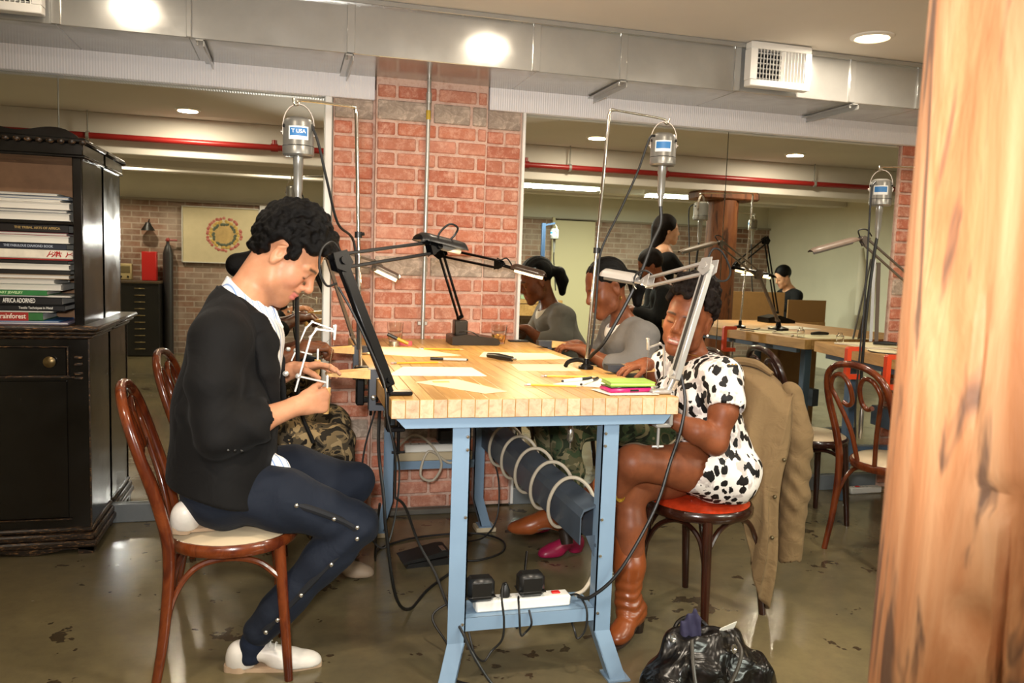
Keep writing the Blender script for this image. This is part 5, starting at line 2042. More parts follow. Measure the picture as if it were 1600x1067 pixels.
def hand(S, wrist, fwd, palm, side, curl=(.35, .4, .45, .5), thumb=(.5, .5), s=1.0, k=.008, spread=.05):
    """fwd: direction of the fingers, palm: direction the palm faces, side: +1 if the thumb lies on fwd x palm"""
    w = V(wrist)
    f = V(fwd).normalized()
    n = V(palm)
    n = (n - f * n.dot(f)).normalized()
    x = f.cross(n) * side                      # towards the thumb
    pc = w + f * (.048 * s)
    S.rc(w - f * .01, w + f * (.025 * s), .024 * s, .028 * s, .02, flat=(n, .72))
    S.rc(w + f * (.025 * s) + x * (.010 * s), w + f * (.080 * s) + x * (.016 * s), .022 * s, .020 * s, .016, flat=(n, .62))
    S.rc(w + f * (.025 * s) - x * (.012 * s), w + f * (.074 * s) - x * (.020 * s), .021 * s, .018 * s, .016, flat=(n, .62))
    S.ell(w + f * (.03 * s) + x * (.022 * s) + n * (.008 * s), [.018 * s] * 3, None, .016)
    for i, (off, L, r) in enumerate(((.028, .074, .0088), (.0095, .082, .0090), (-.009, .076, .0086), (-.027, .060, .0078))):
        b = w + f * ((.086 - abs(off - .008) * .28) * s) + x * (off * s)
        c = curl[i]
        ang = 0
        prev = b - f * (.012 * s)
        segs = (.46, .30, .24)
        p0 = b
        S.rc(prev, b, r * 1.08 * s, r * 1.06 * s, k)
        d0 = (f + x * (spread * (1.2 - i) * 1.0)).normalized()
        for j, sg in enumerate(segs):
            ang += c * (0.85, 1.15, .8)[j]
            d = (d0 * math.cos(ang) + n * math.sin(ang)).normalized()
            p1 = p0 + d * (L * sg * s)
            S.rc(p0, p1, r * (1.03 - .09 * j) * s, r * (.95 - .10 * j) * s, k * .5)
            p0 = p1
    tb = w + f * (.022 * s) + x * (.026 * s) + n * (.006 * s)
    out, cl = thumb
    d1 = (f * math.cos(out) + x * math.sin(out) + n * .25).normalized()
    p1 = tb + d1 * (.040 * s)
    d2 = (f * math.cos(out * .4) + x * math.sin(out * .4) + n * cl).normalized()
    p2 = p1 + d2 * (.030 * s)
    d3 = (f + n * cl * 1.3).normalized()
    p3 = p2 + d3 * (.024 * s)
    S.rc(tb, p1, .0130 * s, .0112 * s, k)
    S.rc(p1, p2, .0110 * s, .0098 * s, k * .5)
    S.rc(p2, p3, .0098 * s, .0080 * s, k * .5)


def shoe_sdf(S, heel, toe, up, w=.042, h=.055, k=.02):
    """low shoe from heel to toe"""
    H, T = V(heel), V(toe)
    d = (T - H)
    L = d.length
    d.normalize()
    u = V(up)
    u = (u - d * u.dot(d)).normalized()
    side = u.cross(d)
    S.ell(H + d * (.16 * L) + u * .026, (.16 * L, w * .80, .046), (d, side, u), k)
    S.rc(H + d * (.14 * L) + u * .055, H + d * (.30 * L) + u * .075, .036, .030, k)
    S.rc(H + d * (.30 * L) + u * .058, H + d * (.66 * L) + u * .030, .036, .034, k, flat=(u, .85))
    S.ell(H + d * (.70 * L) + u * .016, (.27 * L, w * 1.08, .036), (d, side, u), k)
    S.ell(H + d * (.88 * L) + u * .012, (.13 * L, w * .75, .026), (d, side, u), k)
    S.plane(H + u * .004, -u, .006)


def sole_mesh(heel, toe, up, w=.042, th=.012):
    H, T = V(heel), V(toe)
    d = (T - H)
    L = d.length
    d.normalize()
    u = V(up)
    u = (u - d * u.dot(d)).normalized()
    sd = u.cross(d)
    out = []
    for i in range(36):
        a = 2 * math.pi * i / 36
        t = .5 - .5 * math.cos(a)
        ww = w * (.74 + .26 * (max(0, min(1, (t - .25) / .4)))) * (1 - .25 * max(0, (t - .75) / .25)) * (abs(math.sin(a)) ** .6) * (1 if math.sin(a) >= 0 else -1)
        out.append((t * L * 1.0, ww))
    m = MB().prism(out, H, d, sd, u * th)
    hp_ = [(p[0] * .26, p[1] * .9) for p in out]
    m.prism(hp_, H - u * 0.0, d, sd, u * (th * 1.6))
    return m


def body_obj(root, name, S, mat, layers=None, label=None):
    me = S.mesh(name)
    if layers is not None:
        paint(me, None, layers)
    o = obj(name, me, mat)
    o.parent = root
    o.matrix_parent_inverse = world_of(root).inverted()
    o['_abs'] = 1
    if label:
        o['label'] = label
    return o

# ================================================================== people
SKIN_M = m_skin('skin_light_tan', 'c9916f', 'b87f5e')
SKIN_W = m_skin('skin_deep_brown', '80492d', '6b3b24', .45)
SKIN_G = m_skin('skin_brown', '7d4a30', '6b3d27', .38)
SKIN_P = m_skin('skin_dark_brown', '6a3f28', '573321', .38)
SKIN_F = m_skin('skin_fair', 'd0a080', 'c09070')
HAIR_B = m_hair('hair_black', '060505', .45)
HAIR_W = m_hair('hair_dark_brown', '120a07', .6)
JACKET = m_cloth('black_jacket_wool', '100f0f', .8, .5, .3, 7)
NAVY = m_cloth('navy_trouser_cloth', '1a202c', .8, .55, .3, 8)
GREYK = m_cloth('grey_knit', '77736f', .9, .5, .4, 8)
BLACKC = m_cloth('black_cotton', '0f0f10', .85, .5, .2, 8)
WLEATHER = plain('white_leather', 'd9d4cc', .4, var=.06, vscale=14, bump=.25, bscale=30)
SOLE = plain('tan_sole', 'b59b80', .7, var=.1)


def m_stripes():
    t = NT('striped_shirt', .75, 0, .25)
    wv = t.n('ShaderNodeTexWave', wave_type='BANDS', bands_direction='DIAGONAL')
    wv.inputs['Scale'].default_value = 26
    wv.inputs['Distortion'].default_value = .4
    wv.inputs['Detail'].default_value = 0
    t.l(t.coord('Object', (1, .9, .12)), wv.inputs['Vector'])
    t.col(t.ramp(wv.outputs['Fac'], [(0, lin('7f9ac8')), (.10, lin('c9d3e6')), (.2, lin('f0eeec')), (1, lin('f3f1ee'))]))
    t.bump(t.noise(t.coord('Object'), 14, 3), .35, .02)
    return t.m


def m_leopard():
    t = NT('animal_print_fabric', .6, 0, .3)
    vec = t.coord('Object', (1, 1, .72), (.25, .2, .1))
    ns = t.n('ShaderNodeTexNoise')
    ns.inputs['Scale'].default_value = 14
    t.l(vec, ns.inputs['Vector'])
    mx = t.n('ShaderNodeVectorMath', operation='MULTIPLY_ADD')
    t.l(ns.outputs['Color'], mx.inputs[0])
    mx.inputs[1].default_value = (.05, .05, .05)
    t.l(vec, mx.inputs[2])
    vo = t.n('ShaderNodeTexVoronoi', feature='SMOOTH_F1')
    vo.inputs['Scale'].default_value = 33
    vo.inputs['Smoothness'].default_value = .25
    vo.inputs['Randomness'].default_value = .9
    t.l(mx.outputs[0], vo.inputs['Vector'])
    th = t.math('ADD', vo.outputs['Distance'], t.math('MULTIPLY', t.noise(vec, 60, 3), .5))
    spots = t.ramp(th, [(.68, (1, 1, 1, 1)), (.70, (0, 0, 0, 1))])
    grey = t.ramp(t.noise(vec, 24, 2), [(.52, (0, 0, 0, 1)), (.58, (1, 1, 1, 1))])
    base = t.mix(grey, lin('eae3dc'), lin('bdb3ae'))
    t.col(t.mix(spots, base, lin('100d0d')))
    t.bump(t.noise(t.coord('Object'), 10, 3), .35, .03)
    return t.m


def m_camo(name, cols, sc=9):
    t = NT(name, .85, 0, .2)
    vec = t.coord('Object')
    n1 = t.noise(vec, sc, 2, .5, 1.2)
    c = t.ramp(n1, [(0, lin(cols[0])), (.42, lin(cols[1])), (.52, lin(cols[2])), (.60, lin(cols[3]))], 'CONSTANT')
    n2 = t.noise(t.coord('Object', (1, 1, 1), loc=(5, 3, 1)), sc * 1.2, 2, .5, 1.0)
    c = t.mix(t.ramp(n2, [(.585, (0, 0, 0, 1)), (.59, (1, 1, 1, 1))]), c, lin(cols[4]))
    t.col(c)
    t.bump(t.noise(vec, 9, 3), .5, .03)
    return t.m


STRIPE, LEOP = m_stripes(), m_leopard()
CAMO1 = m_camo('camouflage_tan', ['1d1a15', '4b4233', '7c6a4c', '2a261f', 'a08a64'], 13)
CAMO2 = m_camo('camouflage_green', ['232a1f', '3c4a33', '56543c', '2b3324', '7b7458'], 11)
BOOT = plain('tan_boot_leather', '7c3f1d', .32, var=.22, vscale=9, bump=.35, bscale=16)


# ------------------------------------------------------------------ the man in the black jacket
def build_man():
    root = thing('person', 'man in black blazer and striped shirt sawing at the bench', 'person', (-.46, .33, 0), absolute=True)
    hd = Head((-.302, .36, 1.328), math.radians(-8), math.radians(44), math.radians(-1), 1.07)
    rng = random.Random(2)
    S = SD((-.68, .05, .40), (-.03, .70, 1.50), .0042)
    hd.build(S, (-.435, .35, 1.17), (.050, .058))
    S.rc((-.44, .35, 1.15), (-.48, .35, .95), .07, .10, .05)
    # right forearm and hand on the saw handle
    S.chain([(-.475, .125, .81), (-.38, .160, .832), (-.262, .222, .866)], [.040, .039, .028], .03)
    hand(S, (-.256, .225, .868), (.88, .22, .12), (-.15, 1.0, .0), 1, curl=(1.15, 1.25, 1.3, 1.3), thumb=(.45, .9), s=1.0)
    S.rc((-.49, .17, 1.05), (-.475, .125, .81), .045, .04, .03)
    # left forearm and hand on the bench pin
    S.chain([(-.42, .55, .87), (-.35, .50, .905), (-.272, .445, .948)], [.040, .036, .027], .03)
    hand(S, (-.268, .442, .95), (.88, -.30, .20), (.15, -.25, -.95), -1, curl=(.28, .34, .45, .6), thumb=(.6, .7), s=1.0)
    S.rc((-.45, .53, 1.05), (-.42, .55, .87), .045, .04, .03)
    # hidden core so that the figure is one body
    S.rc((-.48, .35, .97), (-.47, .34, .60), .10, .10, .05)
    S.rc((-.47, .27, .60), (-.30, .25, .55), .05, .05, .03)
    lay = hd.layers((.52, .16, .13), (.012, .008, .006), (.45, .25, .17), (.05, .03, .022), blush=(.75, .30, .2))
    body_obj(root, 'body', S, SKIN_M, lay)
    # hair
    Hs = SD((-.56, .16, 1.14), (-.08, .56, 1.56), .0042)

    def hair_ok(a, b, c):
        if a > .060:
            return c > .092
        if a > .030:
            return c > .062
        if a > .012:
            return c > .018
        if a > -.040:
            return c > .040
        return c > -.040
    hd.curls(Hs, rng, 1500, .0120, .017, hair_ok, .008, 1.9)
    for (a, b, c, r) in ((.088, 0, .112, .020), (.090, .03, .106, .018), (.092, -.03, .106, .018), (.078, .05, .095, .016), (.080, -.05, .095, .016), (.100, -.012, .103, .013),
                         (.096, .012, .112, .016), (.018, -.077, .020, .010), (.016, -.078, .004, .008), (.018, .077, .020, .010), (-.07, -.04, -.04, .018), (-.085, 0, -.045, .02),
                         (-.058, -.056, -.022, .014), (.046, -.066, .066, .013), (.058, -.062, .074, .012), (.068, -.056, .084, .013)):
        Hs.ell(hd.p(a, b, c), [r] * 3, None, .01)
    Hs.warp(lambda X, Y, Z: .0022 * np.sin(X * 190 + 2 * np.sin(Z * 120)) * np.sin(Y * 170 + Z * 150))
    body_obj(root, 'hair', Hs, HAIR_B)
    # jacket
    J = SD((-.76, .02, .50), (-.20, .70, 1.34), .006)
    J.rc((-.465, .345, 1.04), (-.478, .345, .84), .128, .148, .05, flat=((0, 1, 0), 1.36))
    J.rc((-.478, .345, .84), (-.492, .335, .48), .152, .176, .05, flat=((0, 1, 0), 1.34))
    J.rc((-.475, .20, 1.08), (-.46, .50, 1.08), .080, .080, .05)
    J.rc((-.465, .27, 1.13), (-.455, .43, 1.13), .060, .060, .05)
    J.rc((-.468, .35, 1.17), (-.455, .35, 1.11), .062, .085, .04, flat=((0, 1, 0), 1.15))
    # right sleeve, pushed up
    J.chain([(-.492, .185, 1.07), (-.50, .135, .95), (-.482, .115, .81)], [.078, .068, .064], .04)
    J.chain([(-.482, .115, .81), (-.40, .15, .825), (-.375, .165, .832)], [.064, .060, .061], .03)
    J.chain([(-.45, .52, 1.07), (-.44, .56, .95), (-.42, .555, .87), (-.345, .505, .905)], [.075, .066, .060, .056], .03)
    # open front: cut a V for the shirt, and the front edge
    J.rc((-.275, .345, 1.20), (-.285, .345, .86), .080, .030, .006, True)
    J.plane((-.306, .3, .88), (1, -.10, .08), .012)
    J.rc((-.345, .358, 1.30), (-.425, .351, 1.175), .070, .066, .006, True)
    J.plane((-.355, .165, .8325), (.80, .33, .13), .0) if False else None
    # cuffs end cleanly
    cutq = V((.86, .36, .12)).normalized()
    J.rc((-.345 + .012, .177, .836), (-.25, .22, .86), .058, .058, .004, True)
    J.rc((-.315, .485, .922), (-.25, .44, .96), .055, .055, .004, True)
    # hem
    J.plane((-.50, .3, .588), (-.26, 0, -.97), .01)
    # folds
    J.warp(lambda X, Y, Z: .0035 * np.sin(60 * Z + 30 * X + 3 * np.sin(18 * X)) * np.exp(-((Z - .86) / .12) ** 2) * (Y < .22)
           + .003 * np.sin(34 * X + 12 * Z) * np.exp(-((Z - .70) / .12) ** 2))
    jk = body_obj(root, 'jacket', J, JACKET)
    # lapel: folded band from the collar down to the button
    Lp = SD((-.56, .10, .66), (-.22, .60, 1.33), .005)
    Lp.rc((-.475, .35, 1.115), (-.385, .357, 1.285), .082, .074, .0)
    Lp.rc((-.475, .35, 1.10), (-.36, .358, 1.33), .074, .066, .0, True)
    Lp.plane((-.450, .35, 1.172), (.72, 0, .69), .0)
    Lp.plane((-.455, .35, 1.150), (-.15, 0, -1), .0)
    Lp.chain([(-.435, .272, 1.175), (-.375, .235, 1.115), (-.345, .225, 1.06)], [.024, .034, .038], .01, flat=((.45, -.88, .2), .2))
    Lp.chain([(-.358, .218, 1.06), (-.343, .222, .98), (-.318, .262, .82)], [.038, .034, .010], .01, flat=((.55, -.83, .1), .42))
    Lp.chain([(-.435, .43, 1.175), (-.375, .465, 1.115), (-.33, .45, .98), (-.30, .40, .84)], [.024, .034, .034, .010], .01, flat=((.5, .85, .1), .22))
    lo_ = body_obj(jk, 'lapel', Lp, JACKET)
    for i in range(3):
        q = (-.452 + .018 * i, .0545 + .006 * i, .772 - .003 * i)
        sub(jk, 'button', MB().ell(q, (.005, .004, .005), 10, 6), plain('button_black', '1a1a1a', .2))
    # shirt
    T = SD((-.62, .18, .52), (-.20, .56, 1.32), .005)
    T.rc((-.412, .345, 1.06), (-.452, .34, .72), .112, .112, .05, flat=((0, 1, 0), 1.2))
    T.rc((-.44, .35, 1.14), (-.445, .35, 1.05), .075, .11, .04)
    T.rc((-.455, .35, 1.13), (-.380, .357, 1.275), .0795, .0745, .01)
    T.plane((-.408, .35, 1.195), (.69, 0, .725), .004)
    T.chain([(-.405, .290, 1.185), (-.352, .298, 1.140), (-.322, .322, 1.098)], [.016, .022, .008], .006, flat=((.3, -.9, .3), .3))
    T.chain([(-.405, .410, 1.185), (-.345, .392, 1.140), (-.312, .372, 1.098)], [.016, .022, .008], .006, flat=((.3, .9, .3), .3))
    T.chain([(-.36, .30, .68), (-.325, .265, .655), (-.295, .235, .625)], [.04, .040, .022], .02, flat=((0, 1, 0), .45))
    body_obj(root, 'shirt', T, STRIPE)
    # trousers
    P = SD((-.72, .05, .07), (.05, .62, .74), .0065)
    P.rc((-.49, .25, .60), (-.49, .43, .60), .115, .115, .05)
    P.chain([(-.46, .245, .60), (-.30, .235, .57), (-.075, .235, .478)], [.098, .094, .066], .03)
    P.chain([(-.075, .235, .478), (-.16, .248, .38), (-.30, .268, .215), (-.368, .278, .135)], [.066, .066, .056, .052], .03)
    P.chain([(-.46, .42, .60), (-.28, .45, .595), (-.065, .455, .555)], [.095, .092, .064], .03)
    P.chain([(-.065, .455, .555), (-.25, .36, .525), (-.475, .265, .520)], [.06, .052, .044], .03)
    P.warp(lambda X, Y, Z: .004 * np.sin(70 * Z - 55 * X) * np.exp(-((X + .08) ** 2 + (Z - .45) ** 2) / .012) + .0025 * np.sin(45 * X + 40 * Z))
    tr = body_obj(root, 'trousers', P, NAVY)
    # dark outseam band with metal studs
    seam = [(-.30, .145, .590), (-.20, .148, .552), (-.11, .165, .505), (-.075, .170, .470), (-.095, .178, .44), (-.16, .182, .37), (-.24, .200, .28), (-.315, .213, .195), (-.355, .222, .15)]
    sub(tr, 'side_band', MB().tube([(p_[0], p_[1] + .005, p_[2]) for p_ in seam], .0115, 8), plain('band_black', '0b0e15', .8))
    for q in ((-.262, .134, .578), (-.150, .143, .528), (-.078, .158, .492), (-.078, .162, .455), (-.155, .168, .375), (-.245, .188, .275), (-.315, .200, .195), (-.350, .208, .155)):
        sub(tr, 'stud', MB().ell(q, (.0075, .006, .0075), 10, 6), STEEL)
    # socks and shoes
    K = SD((-.46, .19, .02), (-.26, .37, .18), .005)
    K.chain([(-.362, .277, .15), (-.392, .282, .09), (-.40, .285, .05)], [.038, .038, .038], .01)
    body_obj(root, 'sock', K, m_cloth('dotted_sock', '1a2233', .9, .3, .4))
    A = SD((-.52, .20, -.01), (-.14, .38, .14), .0048)
    shoe_sdf(A, (-.475, .297, .004), (-.180, .270, .004), (0, 0, 1))
    A.rc((-.39, .284, .14), (-.395, .285, .07), .033, .033, .006, True)
    s1 = body_obj(root, 'shoe', A, WLEATHER)
    sub(s1, 'sole', sole_mesh((-.480, .297, .0), (-.175, .270, .0), (0, 0, 1), .038, .012), SOLE)
    m = MB()
    for i in range(4):
        t = .36 + i * .055
        c = V((-.475, .297, 0)).lerp(V((-.18, .27, 0)), t) + V((0, 0, .107 - .115 * (t - .36) * 1.4))
        m.tube([c + V((-.004, -.024, -.010)), c + V((0, 0, .003)), c + V((.004, .024, -.010))], .0022, 6)
    sub(s1, 'lace', m, plain('lace_white', 'e6e2da', .7))
    B2 = SD((-.72, .08, .44), (-.30, .46, .66), .005)
    h2, t2 = (-.628, .205, .500), (-.375, .325, .492)
    shoe_sdf(B2, h2, t2, (-.12, -.40, .90), .044, .05)
    B2.plane((-.5, .2, .4855), (0, 0, -1), 0)
    s2 = body_obj(root, 'shoe', B2, WLEATHER)
    sub(s2, 'sole', sole_mesh((-.634, .206, .496), (-.380, .326, .488), (-.12, -.40, .90), .038, .012), SOLE)
    return root


# ------------------------------------------------------------------ the woman in the animal print dress
def build_woman():
    root = thing('person', 'smiling woman in black and white animal print dress and tan boots', 'person', (1.2, .36, 0), absolute=True)
    hd = Head((1.137, .395, 1.14), math.radians(222), math.radians(4), math.radians(-12), 1.0, True)
    rng = random.Random(9)
    S = SD((.55, .06, .02), (1.40, .72, 1.34), .0046)
    hd.build(S, (1.195, .385, .965), (.037, .043), smile=True, nk=.02)
    S.rc((1.21, .375, .93), (1.215, .37, .85), .062, .10, .05, flat=((.3, 1, 0), 1.35))
    S.rc((1.185, .23, .945), (1.15, .52, .945), .045, .045, .04)
    # left (near) arm
    S.chain([(1.185, .195, .945), (1.165, .155, .84), (1.130, .140, .735)], [.048, .046, .040], .03)
    S.chain([(1.130, .140, .735), (1.06, .14, .775), (.985, .19, .81)], [.041, .038, .027], .03)
    hand(S, (.985, .19, .81), (-.45, .85, .12), (.3, .3, -.9), -1, curl=(1.1, 1.15, 1.2, 1.2), thumb=(.55, .9), s=.92)
    # right (far) arm resting on the bench pin
    S.chain([(1.125, .53, .95), (1.16, .585, .86), (1.155, .60, .80)], [.046, .044, .040], .03)
    S.chain([(1.155, .60, .80), (1.10, .56, .875), (1.03, .515, .958)], [.040, .034, .026], .03)
    hand(S, (1.03, .515, .96), (-.93, -.28, -.10), (-.1, 0, -1), 1, curl=(.22, .25, .3, .35), thumb=(.6, .35), s=.92, spread=.10)
    # core, legs
    S.rc((1.21, .37, .88), (1.26, .35, .62), .10, .10, .05)
    S.chain([(1.25, .27, .575), (1.08, .245, .625), (.885, .235, .648)], [.092, .080, .060], .03)
    S.ell((.862, .235, .655), (.052, .05, .05), None, .03)
    S.chain([(.870, .24, .640), (.835, .32, .54), (.770, .45, .42)], [.056, .055, .042], .03)
    S.chain([(1.26, .42, .565), (1.08, .38, .555), (.91, .335, .525)], [.088, .078, .060], .03)
    S.chain([(.91, .335, .525), (.905, .30, .40), (.90, .275, .26)], [.056, .054, .042], .03)
    lay = hd.layers((.30, .10, .07), (.015, .008, .005), (.33, .17, .075), teeth=True, blush=(.42, .14, .06))
    body_obj(root, 'body', S, SKIN_W, lay)
    Hs = SD((.98, .19, 1.06), (1.40, .60, 1.40), .0042)

    def ok(a, b, c):
        if a > .045:
            return c > .096
        if a > .0:
            return c > .060
        if a > -.035:
            return c > .045
        return c > -.025
    hd.curls(Hs, rng, 1300, .0105, .015, ok, .007, 1.6)
    for _ in range(220):
        a, b, c = rng.uniform(-.10, .07), rng.uniform(-.07, .07), rng.uniform(.11, .172)
        if (a / .12) ** 2 + (b / .085) ** 2 + ((c - .10) / .08) ** 2 < 1:
            Hs.ell(hd.p(a, b, c), [rng.uniform(.010, .016)] * 3, None, .008)
    Hs.warp(lambda X, Y, Z: .002 * np.sin(X * 210 + 2 * np.sin(Z * 140)) * np.sin(Y * 190 + Z * 160))
    body_obj(root, 'hair', Hs, HAIR_W)
    # dress
    D = SD((.98, .04, .46), (1.46, .72, 1.06), .0055)
    D.rc((1.205, .37, .90), (1.235, .36, .72), .118, .112, .05, flat=((.25, 1, 0), 1.38))
    D.rc((1.235, .36, .72), (1.265, .345, .60), .115, .140, .05, flat=((.25, 1, 0), 1.32))
    D.rc((1.185, .235, .945), (1.150, .515, .945), .068, .068, .05)
    for d in ((-.045, .0), ):
        pass
    D.ell((1.115, .31, .86), (.055, .065, .06), None, .04)
    D.ell((1.10, .44, .86), (.055, .065, .06), None, .04)
    D.chain([(1.185, .21, .952), (1.178, .168, .875)], [.072, .070], .03)
    D.chain([(1.125, .52, .952), (1.15, .58, .885)], [.070, .066], .03)
    D.chain([(1.26, .265, .590), (1.115, .245, .632)], [.118, .102], .04)
    D.chain([(1.27, .43, .575), (1.13, .40, .575)], [.112, .096], .04)
    # neckline, sleeve ends, hem, seat
    D.rc((1.125, .375, 1.06), (1.16, .375, .985), .085, .052, .006, True)
    D.rc((1.165, .13, .80), (1.152, .13, .74), .085, .08, .006, True) if False else D.rc((1.171, .145, .835), (1.13, .10, .70), .060, .05, .004, True)
    D.rc((1.165, .60, .835), (1.15, .63, .74), .056, .05, .004, True)
    D.rc((1.075, .24, .64), (.90, .235, .65), .096, .10, .006, True)
    D.rc((1.075, .39, .56), (.90, .35, .53), .095, .10, .006, True)
    D.plane((1.2, .35, .487), (0, 0, -1), .01)
    D.warp(lambda X, Y, Z: .003 * np.sin(50 * Z + 25 * Y) * np.exp(-((Z - .70) / .08) ** 2) + .002 * np.sin(40 * X + 30 * Z))
    dr_ = body_obj(root, 'dress', D, LEOP)
    GOLD = plain('gold_trim', 'a8864a', .3, .8)
    for (a, b) in (((1.185, .245, 1.008), (1.193, .155, 1.000)), ((1.150, .50, 1.008), (1.140, .59, .998))):
        m = MB()
        a, b = V(a), V(b)
        sub(dr_, 'epaulette', MB().bar(a + V((0, 0, .004)), b + V((0, 0, -.004)), .045, .010, ch=.003), plain('epaulette_black', '141212', .6))
        for i in range(8):
            for j in (-1, 0, 1):
                m.ell(a.lerp(b, (i + .5) / 8) + V((j * .013, 0, .009 - .008 * i / 8)), (.0048, .0048, .0042), 8, 5)
        sub(dr_, 'beading', m, GOLD)
    # necklace and earring
    ring = [hd.p(-.022, 0, -.04).lerp(V((1.2, .375, .99)), .9) + V((.058 * math.cos(a), .066 * math.sin(a), .012 * math.cos(a) * -1 + .0)) for a in [2 * math.pi * i / 24 for i in range(24)]]
    sub(root, 'necklace', MB().tube(ring, .0018, 6, closed=True, seg=2), GOLD)
    sub(root, 'earring', MB().ell(hd.p(-.002, .084, -.038), (.005, .005, .005), 10, 6), plain('pearl', 'e8e2d8', .2))
    # boots
    for nm, shaft, rad, heel, toe, up in (
            ('boot', [(.908, .325, .385), (.900, .285, .26), (.895, .27, .13), (.905, .275, .085)], [.058, .056, .043, .042], (.965, .315, .055), (.800, .165, .012), (0, 0, 1)),
            ('boot', [(.828, .335, .525), (.800, .395, .465), (.762, .475, .395), (.745, .510, .365)], [.062, .058, .046, .044], (.772, .545, .318), (.545, .660, .265), (.25, .1, .95))):
        lo = np.minimum(np.min(np.array(shaft), 0), np.minimum(heel, toe)) - .08
        hi = np.maximum(np.max(np.array(shaft), 0), np.maximum(heel, toe)) + .08
        if nm == 'boot' and heel[2] < .1:
            lo[2] = -.01
        Bt = SD(lo, hi, .005)
        Bt.chain(shaft, rad, .02)
        H, T = V(heel), V(toe)
        d = (T - H)
        L = d.length
        d.normalize()
        u = V(up)
        u = (u - d * u.dot(d)).normalized()
        sd = u.cross(d)
        Bt.ell(H + d * (.15 * L) + u * .035, (.042, .036, .045), (d, sd, u), .03)
        Bt.rc(H + d * (.22 * L) + u * .055, H + d * (.62 * L) + u * .030, .042, .034, .03)
        Bt.ell(H + d * (.74 * L) + u * .024, (.25 * L, .041, .030), (d, sd, u), .025)
        # slouch folds at the ankle
        ax = V(shaft[2]) - V(shaft[1])
        Bt.warp(lambda X, Y, Z: .0035 * np.sin(((X - shaft[2][0]) * ax.x + (Y - shaft[2][1]) * ax.y + (Z - shaft[2][2]) * ax.z) / ax.length * 190 + 3 * np.sin(40 * X + 30 * Y))
                * np.exp(-((X - shaft[2][0]) ** 2 + (Y - shaft[2][1]) ** 2 + (Z - shaft[2][2]) ** 2) / .006))
        # open top
        a0, a1 = V(shaft[0]), V(shaft[1])
        dd = (a0 - a1).normalized()
        Bt.rc(a0 + dd * .045, a0 + dd * .012, .075, .060, .0, True)
        if heel[2] < .1:
            Bt.plane((0, 0, .004), (0, 0, -1), .004)
        bo = body_obj(root, 'boot', Bt, BOOT)
        sub(bo, 'sole', sole_mesh(H + d * .02 - u * (.004 if heel[2] < .1 else -.006), T + d * .008 - u * (.002 if heel[2] < .1 else -.008), u, .034 if heel[2] < .1 else .030, .010), plain('dark_sole', '2a1c14', .6))
        m = MB()
        hb = H + d * .028
        gz = V((hb.x + .006, hb.y + .006, .0)) if heel[2] < .1 else hb - u * .058
        m.cyl(hb + u * .006, gz, .030, .023, n=16)
        sub(bo, 'heel', m, plain('heel_dark', '20150f', .4))
        side_out = V((0, -1, 0))
        sub(bo, 'welt', MB().tube([a0 + ortho(dd)[0] * (rad[0] * .985 * math.cos(t)) + ortho(dd)[1] * (rad[0] * .985 * math.sin(t)) - dd * .006 for t in [2 * math.pi * i / 20 for i in range(20)]], .0035, 6, closed=True, seg=2), plain('boot_trim', 'a55a2c', .4))
        if heel[2] > .1:
            sub(bo, 'buckle_ring', MB().lathe([(.015, -.002), (.019, -.002), (.019, .002), (.015, .002), (.015, -.002)], V((.842, .262, .52)), (.2, -.9, .1), 20), plain('brass', 'c9a648', .25, .9))
    return root


